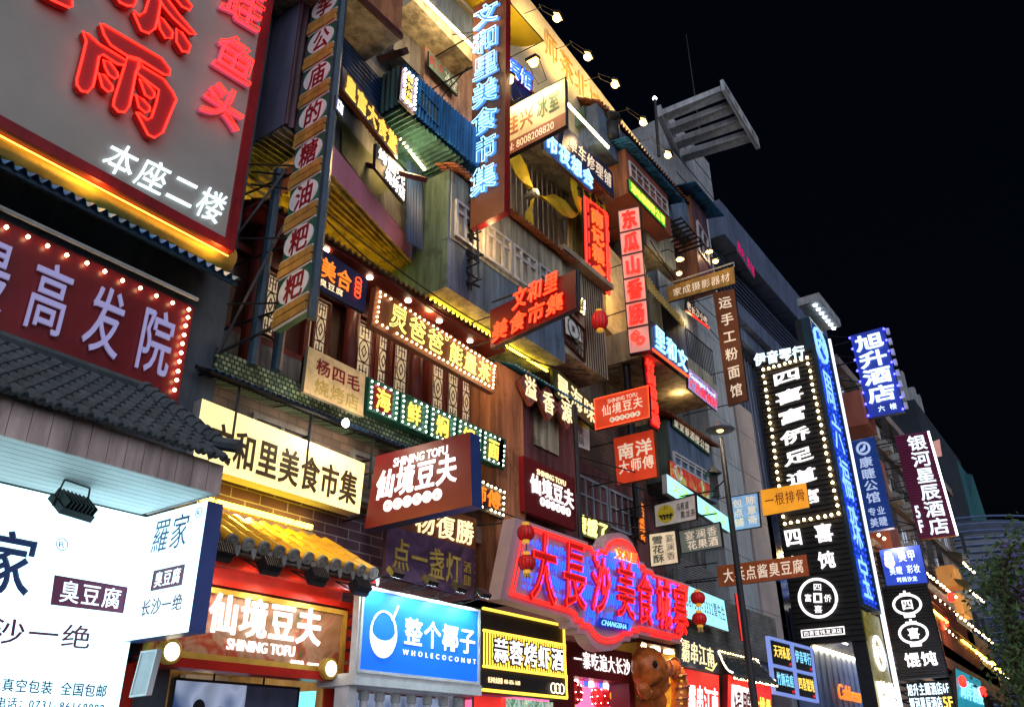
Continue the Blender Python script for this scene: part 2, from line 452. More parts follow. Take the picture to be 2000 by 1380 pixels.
# ---------------------------------------------------------------- materials
for k, a in {
    'slate_wall': ((.105, .12, .145), .8, .4, 1.2, 1), 'board_dark': ((.02, .02, .024), .5, .3), 'steel_black': ((.016, .018, .022), .45, .4, 6),
    'steel_navy': ((.02, .05, .08), .35, .3, 6), 'grey_board': ((.37, .335, .295), .55, .14, .8), 'burgundy': ((.16, .012, .016), .4, .2, 2), 'salon_red': ((.19, .012, .016), .35, .3, 1),
    'red_frame': ((.3, .01, .015), .4, .25, 2), 'gold_metal': ((.75, .5, .09), .35, .35, 3), 'blue_tin': ((.04, .25, .58), .45, .45, 3, 1),
    'blue_tin_dark': ((.025, .07, .2), .45, .5, 3, 1), 'teal_tin': ((.06, .17, .17), .5, .45, 3, 1), 'purple_metal': ((.15, .15, .24), .55, .5, 1.5, 1),
    'plum_tin': ((.12, .05, .07), .55, .5, 3, 1), 'grey_tin': ((.2, .2, .19), .55, .5, 3, 1), 'yellow_tin': ((.5, .36, .1), .55, .45, 3, 1),
    'grey_tile': ((.07, .085, .095), .65, .5, 5), 'yellow_tile': ((.62, .36, .02), .25, .3, 6), 'brown_tile': ((.12, .06, .03), .6, .5, 6),
    'red_tile': ((.3, .1, .05), .6, .5, 6), 'wood_pale': ((.62, .47, .43), .6, .5, 3, 1), 'white_plank': ((.68, .66, .66), .5, .12, 2),
    'red_lacquer': ((.55, .025, .015), .35, .25, 3), 'red_wood': ((.17, .025, .02), .45, .5, 3, 1), 'wood_dark': ((.09, .02, .018), .5, .5, 3, 1),
    'cream_plaster': ((.52, .46, .33), .75, .35, 1.3, 1), 'beige_wood': ((.4, .33, .22), .65, .4, 2, 1), 'grey_plaster': ((.22, .21, .2), .8, .5, 1.5, 1),
    'pink_paint': ((.5, .19, .28), .55, .35, 1.5, 1), 'green_plaster': ((.12, .19, .15), .6, .45, 1.5, 1), 'blue_plaster': ((.14, .2, .3), .6, .4, 1.5, 1),
    'orange_plaster': ((.55, .21, .1), .6, .4, 1.5, 1), 'rust_red': ((.33, .09, .06), .6, .4, 1.5, 1), 'maroon_plaster': ((.2, .07, .075), .6, .45, 1.5, 1),
    'purple_plaster': ((.18, .08, .12), .6, .4, 1.5, 1), 'rose_plaster': ((.5, .33, .28), .7, .35, 1.3, 1), 'white_frame': ((.6, .6, .6), .5, .25, 4),
    'grey_frame': ((.3, .34, .4), .5, .3, 4), 'old_frame': ((.3, .28, .25), .6, .4, 4), 'stone_clad': ((.42, .45, .48), .6, .18, .8),
    'stone_pink': ((.4, .33, .31), .6, .25, 1), 'concrete': ((.4, .41, .43), .75, .35, .7), 'blue_clad': ((.12, .15, .24), .5, .3, .6),
    'brown_board': ((.19, .06, .025), .5, .3, 2), 'cream_board': ((.66, .55, .36), .5, .3, 4), 'ochre_board': ((.85, .6, .3), .5, .4, 5),
    'navy_board': ((.02, .03, .1), .4, .3, 2), 'green_board': ((.02, .12, .07), .4, .3, 3), 'olive_board': ((.1, .1, .04), .5, .4, 3),
    'purple_board': ((.1, .05, .11), .45, .6, 2), 'white_board': ((.75, .73, .68), .5, .2, 6), 'wood_slot': ((.5, .27, .06), .5, .4, 5),
    'parapet_paint': ((.5, .44, .3), .7, .3, 1.5), 'glazed_yellow': ((.85, .42, .015), .3, .3, 5), 'arch_board': ((.5, .36, .38), .5, .15, 1.5), 'white_paint': ((.75, .75, .76), .45, .2, 5), 'crimson_paint': ((.26, .01, .018), .4, .3, 5), 'dark_red_paint': ((.25, .01, .015), .45, .3, 4),
    'indigo_paint': ((.035, .06, .2), .4, .2, 4), 'plum_paint': ((.2, .03, .08), .45, .2, 4), 'brown_paint': ((.06, .03, .008), .5, .2, 4),
    'gold_paint': ((.6, .42, .1), .4, .4, 6), 'black_paint': ((.015, .014, .013), .5, .3, 6), 'grey_green_board': ((.14, .17, .14), .55, .4, 5),
    'apartment_wall': ((.34, .27, .24), .8, .4, .5, 1), 'dark_tower': ((.03, .04, .055), .8, .4, .2), 'teal_net': ((.03, .12, .14), .8, .4, .3, 1),
    'asphalt': ((.05, .05, .052), .85, .3, 2), 'pavement': ((.25, .24, .23), .8, .3, 2), 'kerb_stone': ((.3, .3, .29), .8, .3, 3),
    'warm_wall': ((.6, .42, .2), .6, .2, 2), 'cool_wall': ((.6, .6, .66), .6, .2, 2), 'dark_glass': ((.02, .022, .025), .08, .3, 3),
    'ac_metal': ((.5, .5, .48), .5, .25, 5), 'bark': ((.07, .05, .04), .9, .4, 8), 'yellow_blade': ((.55, .42, .03), .5, .4, 3), 'yellow_cloth': ((.7, .55, .02), .75, .2, 1.5),
    'fascia_blue': ((.16, .22, .4), .5, .25, 2), 'lobster_shell': ((.6, .15, .03), .2, .7, 5), 'slat_black': ((.02, .018, .016), .5, .4, 6), 'grey_shutter': ((.2, .2, .21), .5, .3, 5),
    'deep_blue_metal': ((.07, .1, .3), .35, .2, 3), 'orange_board': ((.5, .11, .03), .5, .3, 5), 'speaker_grey': ((.5, .5, .52), .5, .15, 8), 'cable_black': ((.008, .008, .008), .6, .1, 5),
}.items():
    kw = dict(rough=a[1], var=a[2]);
    if len(a) > 3: kw['scale'] = a[3]
    if len(a) > 4: kw['streak'] = 1
    mk(k, paint, a[0], **kw)
K['gold_metal'].node_tree.nodes['Principled BSDF'].inputs['Metallic'].default_value = .25
mk('brick_old', bricks, (.32, .2, .14), (.2, .14, .11), (.12, .1, .09), .3, .1)
mk('brick_purple', bricks, (.17, .085, .12), (.11, .06, .085), (.45, .4, .4), .42, .13, .5)
mk('brick_dark', bricks, (.16, .07, .04), (.1, .05, .035), (.05, .04, .035), .3, .09)
mk('brick_grey', bricks, (.2, .19, .17), (.14, .135, .12), (.1, .1, .09), .3, .09)
mk('mosaic_green', bricks, (.5, .62, .38), (.07, .15, .08), (.02, .03, .02), .07, .06, .4, .012)
mk('tofu_mural', picture, [(.12, .1, .04), (.34, .17, .08), (.45, .28, .18), (.4, .06, .02), (.1, .12, .04)], 2.6)
mk('purple_marble', picture, [(.035, .016, .045), (.1, .05, .12), (.2, .12, .2)], 2.5)
mk('tv_picture', picture, [(.01, .012, .03), (.03, .06, .16), (.3, .36, .5), (.02, .03, .08), (.12, .08, .3)], 1.3, st=.7, rough=.15, detail=2, dist=.4)
mk('poster_picture', picture, [(.4, .02, .02), (.02, .2, .12), (.5, .5, .4), (.05, .3, .25), (.5, .05, .05)], 6, st=.9)
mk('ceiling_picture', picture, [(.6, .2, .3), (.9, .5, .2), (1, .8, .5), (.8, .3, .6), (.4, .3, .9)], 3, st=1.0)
mk('ad_picture', picture, [(.02, .03, .2), (.4, .05, .3), (.3, .4, .7), (.6, .2, .3), (.05, .1, .5)], 5, st=.5)
mk('food_picture', picture, [(.4, .02, .02), (.45, .03, .03), (.5, .05, .03), (.3, .4, .1), (.7, .7, .5)], 2.2, st=.35)
mk('bottle_glass', picture, [(.2, .3, .1), (.6, .45, .1), (.7, .2, .1)], 9, st=.4)
for k, c, s in (('letter_led', (1, .6, .1), 2.4), ('led_green', (.06, .6, .02), .55), ('strip_amber', (1, .5, .06), 4), ('letter_mist', (.6, .72, 1), .4), ('frame_glow', (.3, .42, 1), .4), ('lamp_glow', (1, .66, .24), 6), ('neon_soft', (1, .02, .012), 1.6), ('globe_face', (1, .82, .55), 3), ('tube_glow', (.8, .88, 1), 1.2), ('bulb_warm', (1, .7, .33), 13), ('bulb_white', (1, .93, .85), 11), ('bulb_blue', (.05, .05, 1), 10), ('lamp_face', (1, .6, .18), 3.2), ('lamp_white', (.8, .97, 1), 14),
                ('letter_white', (1, .95, .93), 1.25), ('letter_cool', (.72, .9, 1), 1.3), ('letter_cyan', (.25, .72, 1), 1.1), ('letter_warm', (1, .78, .42), 1.0), ('letter_yellow', (1, .68, .1), 1.3),
                ('letter_green', (.25, .95, .05), 1.6), ('letter_orange', (1, .22, .02), 1.0), ('letter_red', (1, .03, .03), 0.8), ('letter_lilac', (.6, .55, .95), 0.16), ('letter_ghost', (1, .8, .6), 0.4),
                ('neon_red', (1, .018, .01), 3), ('neon_orange', (1, .05, .012), 3), ('neon_blue', (.006, .05, 1), 3.6), ('neon_ice', (.3, .66, 1), 2.1), ('neon_pink', (1, .05, .16), 2.5), ('neon_yellow', (1, .6, .06), 1.7), ('neon_lime', (.9, .85, .2), 2),
                ('neon_white', (1, .86, .6), 2.5), ('neon_pale', (.55, .6, 1), 0.7), ('strip_warm', (1, .72, .34), 20), ('strip_yellow', (1, .7, .04), 13), ('strip_gold', (1, .75, .2), 4), ('strip_white', (.9, .95, 1), 4),
                ('red_channel', (.8, .01, .01), 0.06), ('red_letter_face', (1, .02, .02), .1), ('pink_channel', (.9, .16, .3), 0.18), ('blue_channel', (.1, .3, .7), .45), ('pane_warm', (1, .75, .4), .12), ('pane_lit', (.95, .78, .48), .3), ('pane_cream', (1, .9, .7), .28),
                ('lantern_red', (1, .012, .008), 0.07), ('lantern_gold', (1, .5, .05), 0.35), ('downlight', (1, .8, .5), 30), ('screen_cyan', (.2, .85, .9), 1.2), ('led_letter', (.3, .65, 1), .9), ('led_dot', (.02, .1, 1), .8), ('led_blue', (.005, .035, .45), .5), ('violet_lit', (.16, .1, .4), 0.03)):
    mk(k, emit, c, s)
mk('box_white', emit, (.56, .92, 1), 1.6, var=.42, scale=.55)
mk('box_warm', emit, (1, .80, .34), 1.05, var=.3, scale=1.)
mk('box_blue', emit, (.0, .055, 1), .8, (.02, .2, .6), .12, 1)
mk('box_cyan', emit, (.35, .85, 1), .95, var=.1, scale=2)
mk('box_orange', emit, (1, .07, .02), .2, var=.25, scale=3)
mk('box_amber', emit, (1, .38, .02), .5, var=.2, scale=3)
mk('box_pink', emit, (1, .36, .28), .3, (.7, .42, .36), .15, 2)
mk('box_red', emit, (1, .04, .03), .6, var=.3, scale=2)
mk('box_ghost', emit, (.75, .6, .4), .5, var=.35, scale=6)
mk('box_dim', emit, (.3, .35, .28), .12, var=.3, scale=6)
mk('box_iceblue', emit, (.3, .5, .8), .35, var=.4, scale=6)
mk('box_navy', emit, (.01, .03, .3), .5, var=.2, scale=3)
mk('room_pink', emit, (1, .16, .36), .75, var=.2, scale=1)  # bright light on the entrance's inner walls is put in as emission
mk('teal_screen', emit, (.02, .3, .4), .5, var=.2)
mk('fascia_sign_blue', emit, (.06, .1, .3), .12)
mk('win_far', emit, (.7, .8, 1), .25, var=.6, scale=1)
mk('pavilion_glow', emit, (1, .45, .12), .13, var=.6, scale=1.5)
mk('mirror_glass', paint, (.1, .12, .17), .12, .3, 1)
def leaf_mat(n, c):
    return paint(n, c, .6, .6, 3, bump=0)
mk('leaf', leaf_mat, (.1, .17, .06))
K['box_navy2'] = emit('box_navy2', (.015, .08, .45), .28)
K['box_navy3'] = emit('box_navy3', (.02, .07, .6), .45)
K['maroon_lit'] = emit('maroon_lit', (.12, .01, .07), .25)
K['red_channel'].node_tree.nodes['Principled BSDF'].inputs['Base Color'].default_value = (.4, .006, .008, 1)
K['red_letter_face'].node_tree.nodes['Principled BSDF'].inputs['Base Color'].default_value = (.5, .008, .01, 1)
for n_, c_, v_ in (('tv_skin', (.3, .2, .2), .5), ('tv_shirt', (.3, .36, .55), .4), ('tv_dark', (.02, .025, .05), .35)): mk(n_, emit, c_, v_, var=.5, scale=5)
# ---------------------------------------------------------------- ground
structure(MB().box(-60, 140, -20, 4, -.3, 0).obj('road', 'asphalt', loc=(0, 0, 0)))
structure(MB().box(-60, 140, 4.15, 30, -.3, .12).obj('pavement', 'pavement', loc=(0, 8, 0)))
structure(MB().box(-60, 140, 4, 4.15, -.3, .13).obj('kerb', 'kerb_stone', loc=(0, 4, 0)))
structure(MB().quad((-600, -600, -.31), (900, -600, -.31), (900, 900, -.31), (-600, 900, -.31)).obj('ground', 'asphalt', loc=(0, 0, 0)))

# ---------------------------------------------------------------- slate grey building on the left
gb = thing('shop_building', 'dark slate grey plastered building under the big grey sign', 'building', (0, 9, 0))
MB().box(-9, 5.28, 7.9, 14, 0, 15.5).obj('wall', 'slate_wall', gb)
# gilded roll under the big sign and the blue tin awning below it
yb = 7.55
xg, z0g = PY((452, 497), 7.3)[0], (PY((0, 250), 7.3)[2] + PY((455, 495), 7.3)[2]) / 2
p0, p1 = PY((-40, 268), yb), PY((446, 506), yb)
zg = (p0[2] + p1[2]) / 2
MB().lathe((-6, yb, zg), [(.17, 0), (.17, p1[0] + 6)], 16, axis=(1, 0, 0)).obj('gilded_roll', 'gold_metal', gb, True)
MB().box(-6, p1[0] + .05, 7.5, 7.9, zg + .15, zg + .42).obj('beam', 'board_dark', gb)
MB().box(-6, float(xg), 7.355, 7.37, float(z0g) - .03, float(z0g) - .02).obj('light_strip', 'strip_amber', gb)
for k_ in range(6): lamp('POINT', (-2.6 + k_ * 1.45, 7.3, float(z0g) - .06), 5, (1, .55, .1), None, .12)
aw = thing('tin_awning', 'blue corrugated tin awning beneath the big grey sign', 'awning', (2, 7.5, 6.8))
za = PY((470, 548), 7.15)[2]
xa = PY((470, 548), 7.15)[0]
for k_ in (0,):
    qa = Q([(-6, 7.9, za + .42), (xa, 7.9, za + .42), (xa, 7.15, za), (-6, 7.15, za)])
    MB().wave(qa, 96, .03, 'u').obj('tin_sheet', 'blue_tin', aw)
    MB().box(-6, xa, 7.2, 7.24, za - .05, za - .01).obj('batten', 'steel_navy', aw)

# big grey sign: red channel letters edged in neon
Yb = 7.3
br_, rt = PY((455, 495), Yb), PY((530, 0), Yb)
z0 = (PY((0, 250), Yb)[2] + br_[2]) / 2
xr = (br_[0] + rt[0]) / 2
qb = qR(Yb, -5, xr, z0, z0 + 6.5)
s1 = sign('billboard', 'huge grey billboard with red neon edged characters and red frame', 'sign', qb, .35, 'grey_board', 'burgundy', border=(.12, 'red_frame', .03))
MB().qbox(qb, 0, 1, 0, 1, -.36, -.355).obj('backing', 'board_dark', s1)
def big(ch, quad, fill, tubes, bold=.04, rad=.01, dep=.08):
    q = qY(Yb, *quad)
    letters(MB(), q, ch, (0, 0, 1, 1), d=.02, t=dep, bold=bold).obj('lettering', fill, s1)
    neon(MB(), q, ch, (0, 0, 1, 1), d=.02 + dep + .01, rad=rad, bold=bold).obj('neon_tube', tubes, s1)
def trace(shapes, sc, ox, oy, dep=.08, rad=.013):
    m = MB(); nb = MB()
    for sh in shapes:
        P = [PY((ox + x / sc, oy + y / sc), Yb) for x, y in sh]
        m.prism([p - (0, .02 + dep, 0) for p in P], [p - (0, .02, 0) for p in P]); nb.tube([p - (0, .03 + dep, 0) for p in P], rad, 5, closed=True)
    m.obj('lettering', 'red_channel', s1); nb.obj('neon_tube', 'neon_red', s1)
# 雨, drawn stroke by stroke
trace([[(510, 155), (530, 160), (840, 340), (885, 400), (880, 428), (850, 425), (715, 342), (652, 326), (565, 270), (530, 215)],
       [(415, 197), (445, 212), (500, 262), (600, 322), (650, 352), (640, 378), (600, 370), (524, 320), (502, 332), (490, 400), (470, 490), (440, 522), (405, 515), (383, 485), (382, 455), (410, 350), (434, 250)],
       [(655, 335), (712, 352), (722, 385), (702, 410), (685, 500), (665, 595), (640, 628), (605, 625), (578, 595), (582, 565), (612, 470), (640, 380)],
       [(722, 350), (740, 385), (850, 450), (900, 520), (918, 560), (905, 590), (845, 735), (800, 765), (765, 748), (735, 690), (702, 628), (718, 632), (762, 668), (785, 655), (810, 580), (825, 510), (722, 432), (705, 415)],
       [(525, 350), (560, 360), (600, 415), (605, 440), (585, 450), (555, 430), (535, 390)], [(500, 420), (530, 430), (575, 490), (575, 510), (550, 520), (520, 495)],
       [(720, 450), (755, 465), (800, 520), (800, 545), (780, 555), (750, 535)], [(700, 535), (740, 560), (775, 600), (775, 620), (750, 630), (715, 600)]], 2.76, 0, 0)
# the character above it, cut by the top of the picture
trace([[(560, -90), (640, -70), (690, -10), (705, 30), (690, 58), (655, 58), (615, 40), (590, 0), (545, -40)], [(745, -120), (800, -90), (812, -20), (835, 40), (822, 120), (805, 180), (770, 205), (730, 190), (690, 100), (690, 85), (720, 110), (750, 90), (770, 30), (758, -40)],
       [(830, -60), (850, -20), (880, 30), (940, 110), (1025, 210), (990, 205), (900, 120), (850, 60), (820, 0)], [(820, 110), (850, 130), (900, 200), (895, 230), (860, 230), (830, 180)], [(920, 180), (950, 200), (995, 270), (985, 305), (950, 300), (920, 250)],
       [(870, -80), (930, -40), (1005, 60), (990, 80), (950, 60), (900, 0)], [(200, -40), (290, -5), (355, 20), (360, 60), (340, 70), (250, 30), (180, -10)], [(640, -240), (980, -40), (1000, -10), (960, -10), (640, -190)]], 2.76, 0, 0)
big('蛙', [(438, -60), (522, -4), (500, 78), (412, 24)], 'pink_channel', 'neon_red', .0, .01)
big('鱼', [(420, 56), (506, 116), (484, 184), (396, 130)], 'pink_channel', 'neon_red', .0, .01)
big('头', [(396, 150), (484, 206), (460, 272), (372, 216)], 'pink_channel', 'neon_red', .0, .01)
put(s1, qY(Yb, (213, 268), (446, 385), (428, 446), (190, 328)), '本座二楼', 'letter_cool', (0, 0, 1, 1), d=.02, t=.03, bold=.0, slant=.15)

# burgundy hair salon sign with bulbs
Y2 = 7.5
q2 = qY(Y2, (-45, 405), (379, 600), (346, 789), (-45, 650))
x0, x1 = -2.2, (q2.c[1][0] + q2.c[2][0]) / 2
q2 = qR(Y2, x0, x1, q2.c[2][2], q2.c[1][2])
s2 = sign('signboard', 'burgundy salon signboard with pale lilac characters and a row of bulbs', 'sign', q2, .12, 'salon_red', 'burgundy')
u_ = lambda p: float((PY(p, Y2)[0] - x0) / (x1 - x0))
put(s2, q2, '最高发院', 'letter_lilac', (u_((-110, 560)), .17, u_((345, 690)), .82), d=.03, t=.04, bold=.01, pad=.5)
n = 31
for i in range(n): bulb(s2, q2.at(1 - .012 - i * .0285, .93, .04), r=.021)
for i in range(9): bulb(s2, q2.at(1 - .012, .85 - i * .093, .04), r=.021)
MB().tube([q2.at(0, 1.04, .1), q2.at(.995, 1.04, .1)], .022, 6).obj('light_rail', 'ac_metal', s2)

# grey tiled canopy with wood fascia above the white light box
xc = 4.52
zc = PX((430, 966), xc)[2]; yc = PX((430, 966), xc)[1]
cn = thing('tiled_canopy', 'grey tiled canopy with pale wood fascia over white light box', 'canopy', (1, 7.2, zc))
zt = PX((447, 905), xc)[2]
f = MB(); n = 60
for i in range(n):
    a = -5 + (xc + 5) * i / n; b = -5 + (xc + 5) * (i + 1) / n - .006
    f.box(a, b, yc, yc + .03, zc, zt + random.uniform(-.008, .012))
for i in range(9):
    a = yc + .03 + (7.5 - yc) * i / 9; f.box(xc - .03, xc, a, a + (7.5 - yc) / 9 - .006, zc, zt)
f.obj('fascia', 'wood_pale', cn)
f = MB(); n = 10
for i in range(n):
    a = yc + .03 + (7.6 - yc) * i / n; f.box(-5, xc - .03, a, a + (7.6 - yc) / n - .008, zc + .01, zc + .03)
f.obj('soffit', 'white_plank', cn)
zr = PY((330, 785), 7.38)[2]
qt = Q([(-5, 7.38, zr), (xc - .35, 7.38, zr), (xc - .03, yc - .1, zt + .02), (-5, yc - .1, zt + .02)])
tiles(cn, 'roof', qt, 74, 9, 'grey_tile', caps='grey_tile')
rg = MB(); pts = [np.array([-5, 7.38, zr + .05]), np.array([xc - .4, 7.38, zr + .05])]
rg.tube(pts, .06, 8)
hp = [np.array([xc - .4, 7.38, zr + .05]) + (np.array([xc - .03, yc - .12, zt + .08]) - np.array([xc - .4, 7.38, zr + .05])) * t for t in np.linspace(0, 1, 8)]
hp[-1] = hp[-1] + np.array([.05, -.04, .07]); rg.tube(hp, .065, 8)
for t in np.linspace(.05, .95, 9): p = hp[0] + (hp[-2] - hp[0]) * t; rg.lathe(p, [(.085, -.03), (.09, 0), (.085, .03)], 8, axis=hp[-2] - hp[0])
rg.obj('ridge', 'grey_tile', cn)

# white light box, front and side
Yw = 7.6
xe = PY((246, 1300), Yw)[0]
qw = qR(Yw, -4, float(xe), 1.9, zc - .005)
s3 = sign('light_box', 'large glowing white light box under tiled canopy with blue brush characters', 'light box', qw, .2, 'box_white', 'deep_blue_metal')
def wr(quad, txt, mat, bold=.01, name='lettering', **k): put(s3, qY(Yw, *quad), txt, mat, (0, 0, 1, 1), name, d=.004, t=.006, bold=bold, **k)
wr([(-40, 1022), (82, 1046), (62, 1172), (-62, 1152)], '家', 'indigo_paint', .03, slant=.1)
wr([(-230, 985), (-60, 1018), (-80, 1150), (-250, 1120)], '羅', 'indigo_paint', .03, slant=.1)
qs = qY(Yw, (106, 1122), (249, 1146), (240, 1197), (98, 1180))
MB().qbox(qs, 0, 1, 0, 1, 0, .006).frame(qs, .012, .006, .009).obj('seal', 'plum_paint', s3)
put(s3, qs, '臭豆腐', 'letter_cool', (.08, .12, .94, .9), d=.008, t=.004, bold=.01)
wr([(-90, 1195), (184, 1222), (176, 1268), (-98, 1250)], '长沙一绝', 'plum_paint', .02)
wr([(4, 1322), (211, 1336), (206, 1362), (0, 1349)], '真空包装 全国包邮', 'indigo_paint', .025)
wr([(-8, 1358), (206, 1372), (203, 1393), (-12, 1380)], '电话：0731-86168888', 'indigo_paint', .02)
def ring(q, u, v, r, d, rad, mat, root, name='ring', n=28):
    pts = [q.at(u + r * math.cos(a) / q.w, v + r * math.sin(a) / q.h, d) for a in np.linspace(0, 2 * math.pi, n, endpoint=False)]
    return MB().tube(pts, rad, 5, closed=True).obj(name, mat, root)
qr = qY(Yw, (110, 1050), (133, 1054), (131, 1075), (108, 1071))
ring(qr, .5, .5, qr.w * .48, .006, .004, 'indigo_paint', s3, 'trademark_ring'); put(s3, qr, 'R', 'indigo_paint', (.25, .2, .75, .8), d=.004, t=.004, bold=0)
# side box
q4 = Q([PX(p, xc) for p in ((281, 1002), (409, 966), (366, 1236), (233, 1250))])
yA, yB = (q4.c[0][1] + q4.c[3][1]) / 2, (q4.c[1][1] + q4.c[2][1]) / 2
yA = 7.58
q4 = Q([(xc, yA, zc - .02), (xc, yB, zc - .02), (xc, yB, (q4.c[2][2] + q4.c[3][2]) / 2), (xc, yA, (q4.c[2][2] + q4.c[3][2]) / 2)])
s4 = sign('light_box', 'white projecting light box with upright blue characters and dark blue edge', 'light box', q4, .17, 'box_white', 'deep_blue_metal')
put(s4, q4, '羅家', 'indigo_paint', (.2, .66, .78, .95), d=.004, t=.006, bold=.005, slant=.1)
qs = q4.sub(.33, .36, .8, .52); MB().qbox(qs, 0, 1, 0, 1, 0, .006).frame(qs, .01, .006, .009).obj('seal', 'plum_paint', s4)
put(s4, qs, '臭豆腐', 'letter_cool', (.08, .12, .94, .9), d=.008, t=.004, bold=.01)
put(s4, q4, '长沙一绝', 'plum_paint', (.22, .17, .86, .3), d=.004, t=.006, bold=.015)
qr = q4.sub(.84, .88, .94, .95); ring(qr, .5, .5, qr.w * .45, .005, .003, 'indigo_paint', s4, 'trademark_ring'); put(s4, qr, 'R', 'indigo_paint', (.25, .2, .75, .8), d=.004, t=.004, bold=0)
# floodlight under the soffit
def floodlight(label, p, aim, mount, w=.3, group=None, lit='lamp_face', on=True, fins=True, globe=0):
    p = np.array(p, float); aim = np.array(aim, float); ax = aim - p; ax /= np.linalg.norm(ax)
    r = thing('floodlight', label, 'floodlight', p, group)
    rt_ = np.cross(ax, (0, 0, 1.)); rt_ /= np.linalg.norm(rt_); up = np.cross(rt_, ax)
    def q_(d): return Q([p + ax * d - rt_ * w / 2 + up * w * .33, p + ax * d + rt_ * w / 2 + up * w * .33, p + ax * d + rt_ * w / 2 - up * w * .33, p + ax * d - rt_ * w / 2 - up * w * .33])
    b = MB(); a, c = q_(.0), q_(-.06); b.hexa(a.c + c.c)
    if fins:
        for i in range(8):
            u = .06 + i * .125
            pa = [p - rt_ * w * (.5 - u) + up * w * s_ for s_ in (-.3, .3)]
            b.hexa([pa[0] - ax * .06 - rt_ * .006, pa[0] - ax * .06 + rt_ * .006, pa[1] - ax * .06 + rt_ * .006, pa[1] - ax * .06 - rt_ * .006,
                    pa[0] - ax * .13 - rt_ * .006, pa[0] - ax * .13 + rt_ * .006, pa[1] - ax * .13 + rt_ * .006, pa[1] - ax * .13 - rt_ * .006])
    b.obj('housing', 'steel_black', r)
    e = q_(.004); e2 = Q([x * .9 + p * .1 for x in e.c]); MB().quad(*e2.c).obj('lens', lit if on else 'dark_glass', r)
    if globe: MB().lathe(p + ax * .03, [(globe * .4, -globe * .2), (globe, globe * .3), (globe * .8, globe * .8), (globe * .3, globe * 1.1)], 12, axis=ax).obj('bulb', 'lamp_glow', r, True)  # glowing globe added to give the lamp its round glare
    m = MB()
    for s_ in (-1, 1): m.bar(p + rt_ * w * .52 * s_, np.array(mount) + rt_ * w * .4 * s_, .012)
    m.bar(np.array(mount) - rt_ * w * .4, np.array(mount) + rt_ * w * .4, .012); m.obj('bracket', 'steel_black', r)
    return r
pf = PY((143, 962), 7.2); floodlight('black floodlight hanging from the white plank soffit', (pf[0], 7.2, zc - .22), (pf[0] - .1, 7.6, zc - .7), (pf[0] - .02, 7.12, zc), .34, on=False)
# ---------------------------------------------------------------- the market building
mbd = thing('market_building', 'tall food market building of stacked mismatched balconies and bays', 'building', (14, 9, 0))
MB().box(5.3, 24, 8.75, 16, 3.9, 17.0).obj('wall', 'grey_plaster', mbd)
def slab(name, q, t, mats, root=None):
    b = MB().qbox(q, 0, 1, 0, 1, -t, 0); return b.obj(name, mats, root or mbd)
def xz(p, Y): a = PY(p, Y); return float(a[0]), float(a[2])

# level 1: purple brick band, dark recess
MB().box(5.3, 11.3, 8.12, 8.75, 3.9, 4.72).obj('brick_band', 'brick_purple', mbd)
MB().box(11.3, 24, 8.12, 8.75, 3.95, 5.2).obj('brick_band', 'brick_grey', mbd)
# level 2: old brick with windows
MB().box(5.29, 10.7, 8.0, 8.75, 4.72, 5.62).obj('brick_wall', 'brick_old', mbd)
for (a, b_) in (((497, 765), (602, 870)), ((686, 860), (770, 940)), ((780, 895), (840, 960))):
    xa_, xb_ = xz(a, 8.0)[0], xz(b_, 8.0)[0]
    window(mbd, qR(7.985, xa_, xb_, 4.78, 5.45), 2, 'old_frame', 'dark_glass', fw=.06, mull=.06)
ra = MB(); ra.tube([(4.9, 7.75, 5.62), (9.2, 7.75, 5.62)], .025, 6)
for x in (5.5, 6.6, 7.7, 8.8): ra.tube([(x, 7.75, 5.62), (x, 7.75, 4.9)], .018, 5); ra.tube([(x, 7.75, 5.3), (x, 8.0, 5.3)], .018, 5)
ra.obj('railing', 'steel_black', mbd)
# green mosaic ledge with a small tin canopy
MB().box(5.2, 9.6, 7.85, 8.2, 5.62, 6.0).obj('mosaic_ledge', 'mosaic_green', mbd)
MB().box(5.2, 9.6, 8.2, 8.75, 6.0, 6.5).obj('parapet', 'grey_plaster', mbd)
zc_ = PY((560, 778), 7.6)[2]
cw = Q([(5.0, 7.95, zc_ + .12), (9.5, 7.95, zc_ + .12), (9.5, 7.6, zc_), (5.0, 7.6, zc_)])
ca = MB().wave(cw, 50, .018, 'u'); ca.obj('tin_canopy', 'blue_tin_dark', mbd)
ca = MB();
for x in (5.05, 6.2, 7.4, 8.6, 9.45): ca.bar((x, 7.62, zc_ - .02), (x, 7.98, zc_ + .03), .015)
ca.bar((5.0, 7.62, zc_ - .03), (9.5, 7.62, zc_ - .03), .015); ca.obj('canopy_frame', 'steel_black', mbd)
# level 3: red wood gallery with lattice windows
MB().box(5.3, 10.75, 8.3, 8.75, 6.1, 8.05).obj('gallery_wall', 'wood_dark', mbd)
g = MB()
for p in ((490, 560), (600, 600), (686, 640), (733, 668), (760, 690), (806, 725), (836, 745), (930, 800)):
    x = xz(p, 8.25)[0]; g.box(x - .035, x + .035, 8.2, 8.3, 6.1, 8.05)
g.box(5.3, 10.75, 8.2, 8.298, 6.5, 6.58); g.box(5.3, 10.75, 8.2, 8.297, 7.66, 7.76); g.box(5.3, 10.75, 8.2, 8.296, 6.15, 6.2)
g.obj('mullions', 'red_wood', mbd)
for a in ((521, 545), (617, 641), (697, 728), (737, 762), (770, 797), (843, 867), (873, 896), (900, 921)):
    ym = {521: 550, 617: 605, 697: 652, 737: 680, 770: 697, 843: 740, 873: 753, 900: 768}[a[0]]
    x0_, x1_ = xz((a[0], ym - 14), 8.25)[0] - .02, xz((a[1], ym + 10), 8.25)[0] + .03
    lattice(mbd, qR(8.25, x0_, x1_, 6.66, 7.6), 'red_wood', 'pane_lit')
